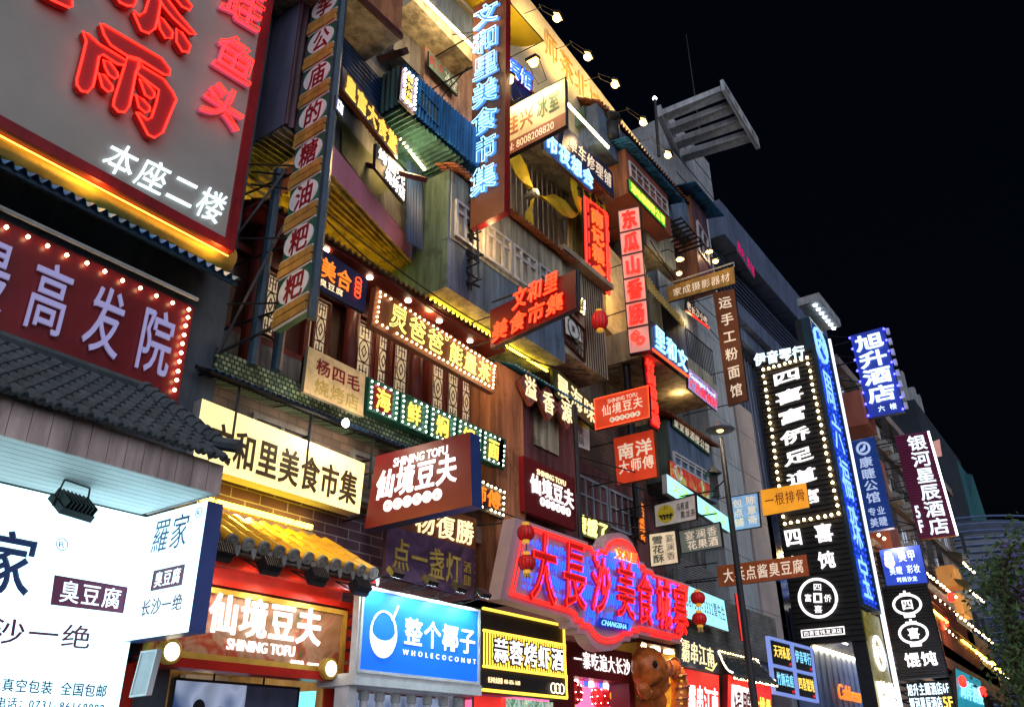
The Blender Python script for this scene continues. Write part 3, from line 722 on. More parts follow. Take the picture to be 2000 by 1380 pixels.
for p in ((492, 640), (690, 640), (812, 740)):
    x = xz(p, 8.0)[0]; MB().lathe((x, 8.02, 6.0), [(.11, 0), (.11, 2.05)], 12).obj('column', 'red_wood', mbd, True)
# eave of the gallery: tiles, warm strip, soffit with downlights
ze = 8.0
MB().box(5.3, 10.6, 7.62, 8.75, ze, ze + .05).obj('soffit', 'red_wood', mbd)
qe = Q([(5.3, 8.3, ze + .32), (10.6, 8.3, ze + .32), (10.6, 7.55, ze + .08), (5.3, 7.55, ze + .08)])
ev = tiles(mbd, 'eave_roof', qe, 48, 3, 'brown_tile')
MB().tube([(5.3, 8.28, ze + .45), (10.6, 8.28, ze + .45)], .025, 6).obj('light_strip', 'strip_yellow', mbd)
for p in ((637, 487), (722, 541), (797, 586), (858, 626), (918, 665)):
    w = PZ(p, ze); lamp('SPOT', (w[0], min(max(w[1], 7.66), 8.2), ze - .06), 11, (1, .75, .4), (w[0], 8.1, 0), .04, 140); MB().lathe((w[0], min(max(w[1], 7.66), 8.2), ze - .02), [(.045, 0), (.045, .018)], 10).obj('downlight', 'downlight', mbd)
# orange pilaster and maroon block
pl = qY(7.7, (970, 705), (1020, 712), (1016, 972), (966, 962))
bay(mbd, 'pilaster', qR(7.7, pl.c[0][0], pl.c[1][0], 3.9, pl.c[0][2]), 8.75, ('orange_plaster',) * 3)
xa_ = pl.c[1][0]; xb_, zb_ = xz((1122, 760), 7.85)
bay(mbd, 'corner_block', qR(7.85, xa_, xb_, 3.9, 7.75), 8.75, ('maroon_plaster',) * 3)
qw_ = qY(7.84, (1041, 790), (1088, 815), (1089, 890), (1043, 868))
MB().frame(qw_, .03, -.02, .03).qbox(qw_, 0, 1, 0, 1, -.04, .004).obj('blind_window', 'cream_plaster', mbd)
tq = Q([(xa_ - .5, 8.2, 8.1), (xb_ + .1, 8.2, 8.1), (xb_ + .1, 7.5, 7.78), (xa_ - .5, 7.5, 7.78)])
MB().wave(tq, 30, .02).obj('tin_canopy', 'blue_tin', mbd)

# level 4: pink beam balcony turned from the street line
qp = qA(7.35, (648, 280), (831, 507), (831, 541), (640, 332))
bay(mbd, 'balcony', qp, 8.8, ('pink_paint', 'pink_paint', 'yellow_tin'))
fl = [qp.c[3], qp.c[2]]
MB().wave(Q([np.array([fl[0][0], 8.75, fl[0][2] - .02]), np.array([fl[1][0], 8.75, fl[1][2] - .02]), fl[1] + (0, .06, -.02), fl[0] + (0, .06, -.02)]), 11, .022, 'v').obj('soffit', 'yellow_tin', mbd)
bk = qA(7.6, (655, 175), (800, 345), (832, 500), (648, 290))
slab('back_wall', bk, .1, 'grey_plaster')
slab('doorway', qA(7.58, (668, 235), (762, 345), (762, 425), (668, 300)), .01, 'olive_board')
# blue tin wall and food hall band, turned the same way
slab('back_wall', qA(7.3, (655, 55), (748, 160), (748, 245), (652, 135)), .15, 'blue_tin_dark')
MB().wave(qA(7.28, (655, 55), (748, 160), (748, 245), (652, 135)), 9, .015, 'v').obj('tin_sheet', 'blue_tin_dark', mbd)
# orange box bay at the top, its pale underside
b3 = qY(6.7, (690, -130), (786, -60), (782, 79), (712, 14))
z3 = (b3.c[2][2] + b3.c[3][2]) / 2
b3 = qR(6.7, b3.c[3][0] - .9, b3.c[2][0], z3, z3 + 2.2)
bay(mbd, 'bay', b3, 8.8, ('orange_plaster', 'orange_plaster', 'cream_plaster'))
MB().qbox(b3, 0, 1, 0, .05, 0, .05).obj('skirting', 'wood_dark', mbd)
# grey recessed wall with flaking paint right of it
slab('wall_panel', qY(8.3, (786, -40), (835, 40), (828, 155), (768, 95)), .3, 'grey_plaster')
slab('wall_panel', qY(8.2, (835, 20), (935, 130), (928, 300), (826, 190)), .3, 'rose_plaster')
# top band: blue board, warm light strip and yellow awning cloth
tb = qY(7.7, (812, -60), (930, 70), (930, 130), (808, 0))
slab('cornice', tb, .9, 'cream_plaster')
slab('cornice_band', qY(7.66, (835, -60), (930, 45), (928, 92), (830, -14)), .06, 'blue_plaster')
a_, b_ = PY((824, -6), 7.55), PY((928, 96), 7.55)
MB().tube([a_, b_], .03, 6).obj('light_strip', 'strip_warm', mbd)
# blue green tin balcony
q5 = qY(7.1, (784, 128), (925, 300), (925, 352), (779, 205))
x5, z5b = xz((781, 205), 7.1); z5t = xz((786, 128), 7.1)[1]; x5b = xz((918, 330), 7.1)[0] + .2
bay(mbd, 'tin_balcony', qR(7.1, x5, x5b, z5b, z5t), 8.8, ('blue_tin_dark', 'teal_tin', 'teal_tin'))
MB().wave(qR(7.06, x5, x5b, z5b, z5t), 26, .03).obj('tin_sheet', 'blue_tin', mbd)
MB().wave(qXR(x5 - .025, 8.5, 7.1, z5b, z5t), 14, .02).obj('tin_sheet', 'teal_tin', mbd)
MB().wave(Q([(x5, 8.7, z5b - .04), (x5b, 8.7, z5b - .04), (x5b, 7.1, z5b - .04), (x5, 7.1, z5b - .04)]), 20, .035).obj('soffit', 'teal_tin', mbd)
ow = qY(7.05, (818, 170), (858, 215), (856, 250), (816, 205)); slab('opening', ow, .02, 'olive_board'); MB().frame(ow, .03, 0, .03).obj('opening_frame', 'blue_tin', mbd)
MB().tube([PY((780, 268), 7.6), PY((829, 331), 7.75)], .025, 6).obj('light_strip', 'strip_warm', mbd)
slab('shutter', qY(7.9, (778, 290), (806, 325), (806, 345), (778, 312)), .3, 'teal_tin')
MB().wave(qY(7.7, (795, 310), (826, 345), (826, 490), (793, 470)), 6, .02).obj('tin_sheet', 'blue_tin_dark', mbd)
# green bay with the white window band
x6, z6t = xz((878, 330), 7.3); z6b = xz((866, 556), 7.3)[1]; x6b = xz((1103, 680), 7.3)[0]
z6m = xz((885, 470), 7.3)[1]
bay(mbd, 'bay', qR(7.3, x6, x6b, z6b, z6t), 8.8, ('blue_plaster', 'green_plaster', 'cream_plaster'))
slab('bay_upper_wall', qR(7.28, x6 + .05, x6b, z6m, z6t - .02), .02, 'cream_plaster')
xs_ = np.linspace(x6 + .1, x6b - .1, 5)
for i in range(4):
    window(mbd, qR(7.26, xs_[i] + .03, xs_[i + 1] - .03, z6m + .08, z6t - .55), 3, 'white_frame', 'pane_warm', fw=.05, mull=.05, rows=(.72,))
qe = Q([(x6 - .1, 7.6, z6t + .2), (x6b + .3, 7.6, z6t + .2), (x6b + .3, 7.1, z6t), (x6 - .1, 7.1, z6t)])
tiles(mbd, 'eave_roof', qe, 42, 2, 'red_tile')
MB().tube([(x6, 7.36, z6m - .02), (x6b, 7.36, z6m - .02)], .03, 4).obj('sill', 'white_frame', mbd)
MB().tube([(x6 + .1, 7.7, z6b - .05), (x6b, 7.7, z6b - .05)], .02, 6).obj('light_strip', 'strip_yellow', mbd)
# big decorative fan on a round grille
fc = PY((1042, 378), 8.1); fan = thing('fan', 'giant round wall fan with three yellow blades', 'fan', (fc[0], 8.1, fc[2] - 1.6))
g = MB(); R_ = 1.75
g.tube([fc + (R_ * math.cos(a), 0, R_ * math.sin(a)) for a in np.linspace(0, 2 * math.pi, 40, endpoint=False)], .11, 8, closed=True)
for x in np.arange(-1.6, 1.61, .2):
    h = math.sqrt(R_ ** 2 - x * x); g.tube([fc + (x, .03, -h), fc + (x, .03, h)], .016, 4)
g.obj('grille', 'old_frame', fan)
MB().lathe(fc + (0, .45, 0), [(R_ * 1.0, 0), (R_ * 1.0, .02)], 40, axis=(0, 1, 0)).obj('back_plate', 'grey_plaster', fan)
for tip, wd_ in (((1000, 296), .2), ((1126, 415), .26), ((1031, 472), .22)):
    t = PY(tip, 7.75) - PY((1042, 378), 7.75); c0 = PY((1042, 378), 7.75); L_ = np.linalg.norm(t); tt = t / L_; nn = np.array([-tt[2], 0, tt[0]])
    prof = [(.12, .05), (.3, .35), (.55, 1.), (.8, .9), (.95, .45), (1, .1)]
    pts = [c0 + tt * L_ * s_ + nn * wd_ * w_ + (0, .05, 0) for s_, w_ in prof] + [c0 + tt * L_ * s_ - nn * wd_ * w_ - (0, .05, 0) for s_, w_ in prof[::-1]]
    MB().prism(pts, [p + (0, .03, 0) for p in pts]).obj('blade', 'yellow_blade', fan)
h_ = PY((1042, 378), 7.75); MB().lathe(h_ - (0, .1, 0), [(.07, 0), (.1, .06), (.06, .3)], 12, axis=(0, 1, 0)).obj('hub', 'ac_metal', fan)
MB().wave(qY(7.95, (1108, 395), (1140, 425), (1140, 535), (1108, 500)), 5, .03).obj('tin_sheet', 'yellow_tin', mbd)
# navy board band bays
n1 = qY(7.3, (1098, 240), (1196, 338), (1196, 382), (1092, 290))
zn0, zn1 = n1.c[3][2], n1.c[0][2]; zn0 = (n1.c[2][2] + zn0) / 2; zn1 = (n1.c[1][2] + zn1) / 2; xn0 = PY((1000, 180), 7.3)[0]; xn1 = n1.c[1][0]
bay(mbd, 'bay', qR(7.3, xn0, xn1, zn0, zn1), 8.8, ('navy_board', 'navy_board', 'grey_plaster'))
MB().tube([PY((1096, 190), 7.25), PY((1188, 288), 7.25)], .035, 6).obj('light_strip', 'strip_warm', mbd)
slab('dormer', qY(7.7, (1140, 207), (1190, 207), (1195, 290), (1140, 240)), .8, 'green_plaster')
dq = qY(7.65, (1155, 232), (1180, 238), (1182, 272), (1157, 260)); window(mbd, dq, 2, 'white_frame', 'dark_glass')
# red brown bay with the green sign
x7, z7t = xz((1221, 290), 7.2); z7b = (xz((1225, 378), 7.2)[1] + xz((1301, 446), 7.2)[1]) / 2; x7b = xz((1306, 405), 7.2)[0]
bay(mbd, 'bay', qR(7.2, x7, x7b, z7b, z7t), 8.8, ('rust_red', 'orange_plaster', 'rust_red'))
MB().wave(Q([(x7 - .35, 8.4, z7t + .3), (x7b + .6, 8.4, z7t + .3), (x7b + .6, 6.95, z7t + .02), (x7 - .35, 6.95, z7t + .02)]), 30, .03).obj('tin_awning', 'blue_tin', mbd)
window(mbd, qR(7.19, x7 + .12, x7b - .12, z7b + .55, z7t - .3), 6, 'white_frame', 'mirror_glass', rows=(.6,))
MB().lathe((x7 - .3, 7.4, z7t + .1), [(.2, 0), (.22, .15), (.22, .5), (.1, .55), (.1, .65), (.3, .68), (.26, .78)], 12).obj('water_tank', 'steel_black', mbd, True)
ZP = float(np.mean([PY(p, 7.95)[2] for p in ((1036, 0), (1200, 215), (1311, 359))]))
# roof storey with tiled edge and lit parapet
A0 = [(9.0, 7.95, 15.3), (19.9, 7.95, 15.3), (19.9, 7.95, 17.31), (9.0, 7.95, 18.5)]; MB().prism(A0, [(x, 9.2, z) for x, y, z in A0]).obj('parapet', 'parapet_paint', mbd)
tq = Q([(14.2, 7.95, ZP - 1.1), (19.9, 7.95, ZP - 1.1), (19.9, 7.3, ZP - 1.55), (14.2, 7.3, ZP - 1.55)])
MB().box(14.2, 19.9, 7.4, 8.75, 14.9, ZP - 1.6).obj('roof_storey', 'blue_plaster', mbd)
tiles(mbd, 'eave_roof', tq, 40, 3, 'red_tile')
q_ = Q([(12.7, 7.94, 17.95), (19.6, 7.94, 17.22), (19.6, 7.94, 16.35), (12.7, 7.94, 16.8)])
put(mbd, q_, '师茶北城 ZH AN老街', 'wood_slot', (.0, .1, .98, .9), d=.002, t=.008, bold=.01)
# yellow awning cloth at the top
yc_ = [PY((840, -90), 7.6), PY((1020, -60), 7.9), PY((1062, 78), 7.0), PY((985, 118), 6.9), PY((915, 40), 7.2)]
V = []; n = 14
A_, B_ = PY((822, -25), 7.9), PY((985, 118), 7.9); A_[2] = B_[2]; C_ = PZ((1062, 80), B_[2]); D_ = C_ + (A_ - B_)
ycl = thing('awning', 'sagging yellow cloth awning under the roof edge', 'awning', (10, 7.3, 15))
b = MB()
for i in range(n + 1):
    for j in range(n + 1):
        u, v = i / n, j / n; p = (A_ * (1 - u) + B_ * u) * (1 - v) + (D_ * (1 - u) + C_ * u) * v
        p = p - np.array([0, 0, .12 * math.sin(math.pi * v) * (1 + .3 * math.sin(9 * u)) - .5 * (1 - v)]); V.append(p)
b.add(V, [(i * (n + 1) + j, (i + 1) * (n + 1) + j, (i + 1) * (n + 1) + j + 1, i * (n + 1) + j + 1) for i in range(n) for j in range(n)])
b.obj('cloth', 'yellow_cloth', ycl, True)
b = MB(); b.bar(A_, D_, .02); b.bar(B_, C_, .02); b.bar(D_, C_, .02); b.obj('frame', 'steel_black', ycl)
# beige wooden bay with lantern and shop curtain
x8, z8b = xz((1106, 690), 7.3); x8 = x6b + .02; x8b, z8b = xz((1190, 742), 7.3); z8t = xz((1188, 575), 7.3)[1]
bay(mbd, 'bay', qR(7.32, x8, x8b, z8b, z8t), 8.8, ('beige_wood', 'beige_wood', 'cream_plaster'))
lq = qY(7.3, (1100, 600), (1142, 645), (1142, 708), (1102, 668)); lattice(mbd, lq, 'wood_dark', 'pane_warm')
for i in range(9):
    u = .5 + .055 * i; x = x8 + (x8b - x8) * u; MB().box(x, x + .012, 7.305, 7.32, z8b, z8t).obj('board_joint', 'wood_dark', mbd)
MB().box(x8 - .2, x8b + .1, 7.1, 8.6, z8t, z8t + .12).obj('ledge', 'beige_wood', mbd)
# recess right of it: yellow wall, dark brick pier
slab('wall_panel', qY(8.2, (1180, 470), (1260, 560), (1262, 720), (1185, 640)), .4, 'ochre_board')
xq, zq = xz((1150, 690), 8.2); MB().box(13.3, 16.9, 8.22, 8.75, 3.9, 8.6).obj('brick_pier', 'brick_dark', mbd)
# bluish window row
wq = qY(8.15, (1126, 900), (1242, 1000), (1240, 1060), (1128, 1005))
zw0, zw1 = wq.c[3][2] , (wq.c[0][2] + wq.c[1][2]) / 2
MB().box(wq.c[0][0] - .2, wq.c[1][0] + 1.2, 8.16, 8.22, zw0 - .9, zw1 + .3).obj('wall_panel', 'maroon_plaster', mbd)
for i in range(2):
    a0 = wq.c[0][0] + (wq.c[1][0] - wq.c[0][0]) * i / 2; a1 = wq.c[0][0] + (wq.c[1][0] - wq.c[0][0]) * (i + 1) / 2 - .06
    window(mbd, qR(8.15, a0, a1, zw0, zw1), 4, 'grey_frame', 'pane_warm', rows=(.55,))
# right side balconies
x9, z9b = xz((1268, 674), 7.2); x9b, z9c = xz((1401, 804), 7.2); z9 = (z9b + z9c) / 2
bay(mbd, 'balcony', qR(7.2, x9, x9b, z9, z9 + .75), 8.8, ('cream_plaster', 'cream_plaster', 'cream_plaster'))
slab('wall_panel', qY(8.0, (1266, 560), (1345, 650), (1345, 740), (1268, 680)), .6, 'cream_plaster')
window(mbd, qY(7.98, (1268, 585), (1335, 660), (1338, 712), (1270, 650)), 4, 'white_frame', 'dark_glass', rows=(.65,))
aw_ = Q([PY((1264, 535), 7.9), PY((1340, 622), 7.9), PY((1338, 642), 7.1), PY((1262, 560), 7.1)])
MB().wave(aw_, 18, .02).obj('tin_awning', 'yellow_tin', mbd)
rl = MB(); rz = xz((1345, 650), 7.4)
for i in range(16):
    x = xz((1345, 700), 7.3)[0] + i * .11; rl.tube([(x, 7.3, z9 + .7), (x, 7.3, z9 + 1.7)], .012, 4)
rl.tube([(x - 1.7, 7.3, z9 + 1.7), (x + .05, 7.3, z9 + 1.7)], .02, 4); rl.obj('railing', 'steel_black', mbd)
MB().box(x9b - 1.9, x9b, 7.6, 8.8, z9 + .75, z9 + 3.2).obj('bay', 'blue_plaster', mbd)
# underside dark bay left of the purple one
bay(mbd, 'bay', qR(7.6, xz((1262, 460), 7.6)[0], xz((1318, 500), 7.6)[0], xz((1318, 530), 7.6)[1], xz((1318, 440), 7.6)[1]), 8.8, ('cream_plaster', 'grey_plaster', 'cream_plaster'))
# purple bay
x10, z10t = xz((1347, 380), 7.3); x10b, z10b = xz((1399, 572), 7.3)
bay(mbd, 'bay', qR(7.3, x10, x10b, z10b, z10t), 8.8, ('purple_plaster', 'orange_plaster', 'rust_red'))
window(mbd, qY(7.28, (1361, 430), (1382, 468), (1386, 520), (1364, 490)), 2, 'white_frame', 'mirror_glass', rows=(.6,))
MB().wave(Q([(x10 - .5, 8.5, z10t + .35), (x10b + .5, 8.5, z10t + .35), (x10b + .5, 6.9, z10t), (x10 - .5, 6.9, z10t)]), 16, .03).obj('tin_awning', 'blue_tin', mbd)
MB().box(x7b + .1, x10, 7.7, 8.8, z7b + .6, z10t).obj('bay', 'rust_red', mbd)
bb = MB()
for i in range(8): zz = z7b + .5 - i * .01; bb.box(x7b + .05 + i * .2, x7b + .12 + i * .2, 6.9, 8.4, zz, zz + .03)
bb.bar((x7b, 6.9, z7b + .5), (x10, 6.9, z7b + .4), .025); bb.obj('drying_rack', 'steel_black', mbd)
# teal shop bay with windows on the right, ground windows
x11, z11t = xz((1303, 818), 7.6); x11b = xz((1392, 900), 7.6)[0]; z11b = xz((1305, 930), 7.6)[1]
bay(mbd, 'bay', qR(7.6, x11, x11b, z11b, z11t), 8.8, ('blue_plaster', 'green_plaster', 'grey_plaster'))
window(mbd, qR(7.58, x11 + .1, x11b - .1, z11b + .35, z11t - .75), 6, 'white_frame', 'pane_warm', rows=(.7,))
tiles(mbd, 'eave_roof', Q([(x11 - .4, 8.3, z11t + .35), (x11b + .2, 8.3, z11t + .35), (x11b + .2, 7.4, z11t + .05), (x11 - .4, 7.4, z11t + .05)]), 26, 3, 'red_tile')
# shutters
sq = qY(8.1, (1322, 1085), (1398, 1118), (1400, 1190), (1325, 1165))
b = MB().qbox(sq, 0, 1, 0, 1, -.1, -.03)
for i in range(16): b.qbox(sq, 0, 1, i / 16, i / 16 + .045, -.03, 0)
b.obj('shutter', 'grey_shutter', mbd)
# blue purple tin bay at the upper left
xl = xz((585, 190), 7.1)[0]
zl = PX((500, 275), xl)[2]
bay(mbd, 'tin_bay', qR(7.35, xl, xl + .5, zl, zl + 3.4), 8.8, ('plum_tin', 'purple_metal', 'grey_tin'))
MB().wave(qR(7.33, xl, xl + .5, zl, zl + 3.4), 5, .02).obj('tin_sheet', 'plum_tin', mbd)
MB().wave(Q([(xl, 8.75, zl - .03), (xl + .5, 8.75, zl - .03), (xl + .5, 7.35, zl - .03), (xl, 7.35, zl - .03)]), 14, .025, 'v').obj('soffit', 'grey_tin', mbd)
MB().wave(Q([(xl - .1, 8.5, zl + 3.75), (xl + .7, 8.5, zl + 3.75), (xl + .7, 7.0, zl + 3.3), (xl - .1, 7.0, zl + 3.3)]), 16, .03).obj('tin_awning', 'blue_tin_dark', mbd)
MB().wave(qR(8.5, 5.35, 6.6, 8.4, 10.2), 12, .02, 'v').obj('tin_sheet', 'yellow_tin', mbd)
# strip light under the ledges, plus added warm fill at awning, balcony and pilaster
for p_, Y_, e_ in (((880, 60), 7.3, 32), ((805, 310), 7.3, 30), ((700, 330), 7.9, 22), ((840, 610), 7.75, 16), ((1150, 262), 7.0, 14), ((960, 440), 6.9, 18), ((1060, 360), 7.5, 10), ((985, 75), 7.0, 26), ((1110, 690), 7.7, 24), ((1330, 775), 7.6, 9), ((1220, 560), 7.6, 22), ((1350, 620), 7.4, 14), ((1000, 700), 7.1, 16)):
    lamp('POINT', PY(p_, Y_), e_ * 1.45, (1, .66, .28), None, .12)
MB().bar(PY((700, 318), 7.9), PY((834, 352), 7.1), .08).obj('beam', 'wood_dark', mbd)
MB().bar(PY((742, 115), 8.4), PY((792, 100), 7.6), .12).obj('beam', 'wood_dark', mbd)
# ---------------------------------------------------------------- signs flat on the facade
def SG(name, label, q, thick, face, side='steel_black', cat='sign', **k): return sign(name, label, cat, q, thick, face, side, **k)
q = qY(7.75, (395, 778), (713, 905), (702, 1003), (375, 905))
s = SG('light_box', 'long warm yellow light box with seven dark brown characters', q, .2, 'box_warm', 'ac_metal', cat='light box')
put(s, q, '文和里美食市集', 'brown_paint', (.06, .12, .965, .74), d=.004, t=.03, bold=.03)
q = qY(7.6, (603, 676), (714, 731), (709, 813), (593, 764))
s = SG('signboard', 'cream and ochre barbecue signboard with dark red upper characters', q, .06, 'ochre_board', 'beige_wood')
put(s, q, '杨四毛', 'crimson_paint', (.14, .5, .92, .86), d=.003, t=.006, bold=.025)
put(s, q, '烧烤店', 'gold_paint', (.14, .06, .92, .42), d=.003, t=.004, bold=.02)
# five green bulb panels
q = qY(7.7, (717, 735), (987, 858), (984, 918), (713, 802))
s = SG('signboard', 'green seafood signboard of five panels ringed with white bulbs', q, .1, 'green_board', 'green_board')
for i, c in enumerate('海鲜焖锅面'):
    p = q.sub(i / 5 + .006, .02, (i + 1) / 5 - .006, .98)
    MB().frame(p, .015, 0, .03).obj('panel_frame', 'green_board', s)
    if i == 0: MB().qbox(p, .2, .8, .15, .9, 0, .01).obj('red_patch', 'dark_red_paint', s)
    put(s, p, c, 'letter_yellow', (.24, .18, .76, .84), d=.012, t=.03, bold=.02)
    bulb_ring(s, p, 5, 6, .05, .035, 'bulb_white', .015)
q = qY(7.5, (735, 558), (969, 712), (964, 768), (725, 635))
s = SG('signboard', 'brown energy tea signboard framed in bulbs with warm glowing characters', q, .1, 'brown_board', 'brown_board')
putn(s, q, '炅爸爸', 'neon_lime', (.1, .2, .53, .84), d=.03, rad=.0065)
putn(s, q, '能量茶', 'neon_lime', (.57, .2, .95, .8), d=.03, rad=.0065)
ring(q, .545, .78, .035, .03, .006, 'neon_lime', s, 'trademark_ring', 12)
bulb_ring(s, q, 27, 7, .07, .03, 'bulb_warm', .0175)
q = qY(7.6, (607, 470), (718, 545), (712, 611), (600, 552))
s = SG('signboard', 'dark cloudy blue signboard with orange red characters under the eave', q, .06, 'navy_board')
put(s, q, '味美合', 'letter_orange', (-.1, .3, .72, .82), d=.01, t=.03, bold=.02); put(s, q, '长沙臭豆腐', 'letter_warm', (-.1, .1, .6, .28), d=.004, t=.006, bold=0)
for i in range(4): ring(q, .83, .76 - i * .13, .055, .02, .008, 'neon_orange', s, 'ring', 10)
# dark red tofu sign on the wall
q = qY(7.6, (1022, 889), (1122, 934), (1126, 1036), (1025, 997))
s = SG('signboard', 'dark burgundy tofu signboard on the maroon wall block', q, .1, 'burgundy', 'red_frame')
put(s, q, 'SHINING TOFU', 'letter_warm', (.24, .76, .8, .87), d=.004, t=.02, bold=.03)
put(s, q, '仙境豆夫', 'letter_white', (.1, .38, .96, .74), d=.004, t=.03, bold=.03)
def dots(s, q, r, n, mat='letter_white', tx='新中式臭豆腐', tm='burgundy', d=.006):
    u0, v0, u1, v1 = r; b = MB(); t = MB()
    for i in range(n):
        u = u0 + (u1 - u0) * (i + .5) / n; v = (v0 + v1) / 2; rad = (u1 - u0) * q.w / n * .47
        b.lathe(q.at(u, v, d), [(rad, -.004), (rad, .01)], 16, axis=q.n)
        letters(t, q, tx[i % len(tx)], (u - rad * .6 / q.w, v - rad * .65 / q.h, u + rad * .6 / q.w, v + rad * .65 / q.h), d=d + .011, t=.003, bold=0)
    o = b.obj('dot_row', mat, s); t.obj('small_lettering', tm, s)
dots(s, q, (.28, .22, .88, .36), 6)
# blade tofu box
q = qX(7.6, (735, 890), (918, 843), (922, 986), (711, 1033))
s = SG('light_box', 'large maroon tofu light box jutting over the street with white characters', q, .2, 'burgundy', 'indigo_paint', cat='light box')
put(s, q, 'SHINING TOFU', 'letter_white', (.22, .77, .78, .9), d=.004, t=.015, bold=.035)
put(s, q, '仙境豆夫', 'letter_white', (.06, .36, .88, .76), d=.004, t=.03, bold=.045, slant=.05)
dots(s, q, (.17, .16, .74, .33), 6)
bracket(s, q, 8.2)
q = qY(7.75, (757, 960), (931, 1012), (929, 1076), (753, 1032))
s = SG('signboard', 'brown signboard with cream characters half hidden behind the tofu light box', q, .06, 'brown_board')
put(s, q, '杨復勝', 'letter_warm', (.28, .12, .97, .85), d=.006, t=.03, bold=.02)
q = qY(7.72, (757, 1024), (926, 1072), (925, 1168), (752, 1124))
s = SG('signboard', 'purple marbled tavern signboard with gilt characters', q, .06, 'purple_marble', 'purple_board')
put(s, q, '点一盏灯', 'gold_paint', (.05, .18, .83, .8), d=.006, t=.03, bold=.02); put(s, q, '酒肆', 'gold_paint', (.86, .18, .96, .72), vertical=True, d=.006, t=.02, bold=.0)
q = qY(7.65, (845, 893), (986, 957), (984, 1013), (842, 958))
s = SG('signboard', 'black signboard with orange characters inside a ring of warm bulbs', q, .06, 'board_dark')
put(s, q, '南洋大师傅', 'letter_orange', (-.1, .22, .94, .8), d=.006, t=.03, bold=.035)
bulb_ring(s, q, 16, 5, .05, .03, 'bulb_warm', .02)
# diamonds
for c, (x, y), how in (('溢', (1035, 757), 'topmost, beside the orange pilaster'), ('香', (1070, 786), 'middle one'), ('源', (1105, 804), 'lowest, beside the black drainpipe')):
    p = PY((x, y), 7.6); e = .34
    q = Q([p + (-e, 0, .0), p + (0, 0, e), p + (e, 0, 0), p + (0, 0, -e)])
    s = SG('diamond_sign', f'dark red diamond board with one cream character, {how}', q, .07, 'purple_plaster', 'rust_red', group='diamond boards on the maroon wall', border=(.03, 'rust_red', .015))
    qq = Q([p + (-.24, -.0, .24), p + (.24, -.0, .24), p + (.24, -.0, -.24), p + (-.24, -.0, -.24)])
    put(s, qq, c, 'letter_warm', (.08, .05, .92, .95), d=.015, t=.02, bold=.02)
q = qY(7.6, (1078, 712), (1166, 790), (1163, 838), (1083, 772))
s = SG('signboard', 'olive seafood signboard with cream characters behind the blue canopy', q, .06, 'olive_board')
put(s, q, '晨海味', 'letter_warm', (.06, .12, .98, .9), d=.006, t=.02, bold=.01)
q = qY(7.9, (1117, 785), (1150, 806), (1152, 880), (1120, 868))
s = SG('poster', 'yellow and white poster with black writing beside the drainpipe', q, .03, 'white_board', cat='poster'); MB().qbox(q, 0, 1, .55, 1, 0, .004).obj('yellow_band', 'yellow_cloth', s)
put(s, q, '茶楼', 'black_paint', (.1, .6, .9, .95), d=.006, t=.003, bold=0); put(s, q, '火锅', 'black_paint', (.3, .05, .65, .5), vertical=True, d=.004, t=.003, bold=0)
q = qY(8.0, (1123, 998), (1192, 1024), (1190, 1062), (1121, 1040))
s = SG('signboard', 'olive signboard with pale lime neon characters under the window row', q, .05, 'olive_board')
put(s, q, '娘饿了', 'letter_warm', (.0, .06, .92, .95), d=.004, t=.01, bold=0); putn(s, q, '娘饿了', 'neon_lime', (.0, .06, .92, .95), d=.03, rad=.01)
q = qY(7.95, (1243, 970), (1258, 982), (1263, 1062), (1248, 1052))
s = SG('signboard', 'narrow upright orange board with small glowing characters by the window row', q, .05, 'brown_board'); put(s, q, '文和里美食', 'letter_orange', (.12, .02, .88, .98), vertical=True, d=.004, t=.01, bold=.02)
q = qY(7.5, (1302, 925), (1425, 1012), (1426, 1040), (1304, 962))
s = SG('light_box', 'long cyan light box with lime green characters below the white windows', q, .12, 'box_cyan', 'ac_metal', cat='light box')
put(s, q, '湘味鲜 美食汤', 'letter_green', (.06, .12, .94, .9), d=.004, t=.006, bold=.01)
q = qY(7.55, (1308, 898), (1386, 948), (1386, 975), (1310, 932))
s = SG('banner', 'red banner with a picture of food above the cyan light box', q, .05, 'food_picture', 'red_frame', cat='banner'); ring(q, .18, .5, .17, .01, .03, 'white_paint', s, 'plate', 16)
q = qY(7.7, (1337, 1140), (1414, 1172), (1423, 1232), (1342, 1206))
s = SG('light_box', 'pale cyan light box with a black telephone number beside red lanterns', q, .12, 'box_cyan', 'ac_metal', cat='light box')
put(s, q, '1367317-3332覃先生', 'brown_paint', (-.05, .3, .97, .8), d=.004, t=.004, bold=.0)
q = qY(7.0, (1263, 618), (1343, 697), (1343, 735), (1266, 676))
s = SG('signboard', 'purple balcony signboard with ice blue neon characters and orange lower edge', q, .06, 'purple_board')
put(s, q, '里和文', 'blue_channel', (.12, .08, .96, .98), d=.004, t=.03, bold=.02); putn(s, q, '里和文', 'neon_ice', (.12, .08, .96, .98), d=.05, rad=.013)
line(MB(), q, [(0, -.03), (1, -.03)], .03, .025).obj('neon_tube', 'neon_orange', s)
q = qY(7.0, (1345, 718), (1402, 768), (1401, 803), (1344, 757))
s = SG('banner', 'colourful purple and pink food banner on the cream balcony', q, .05, 'ad_picture', cat='banner'); put(s, q, '广西螺蛳粉', 'letter_red', (.03, .08, .98, .55), d=.004, t=.006, bold=.02); put(s, q, 'Guangxi food', 'letter_cool', (.03, .62, .9, .85), d=.004, t=.004, bold=0)
q = qY(7.12, (1228, 349), (1300, 424), (1300, 445), (1230, 372))
s = SG('led_sign', 'bright green screen strip with yellow characters under the red bay window', q, .06, 'led_green', 'steel_black')
put(s, q, '湘味螺蛳粉公司', 'letter_yellow', (.04, .1, .97, .9), d=.004, t=.01, bold=.02)
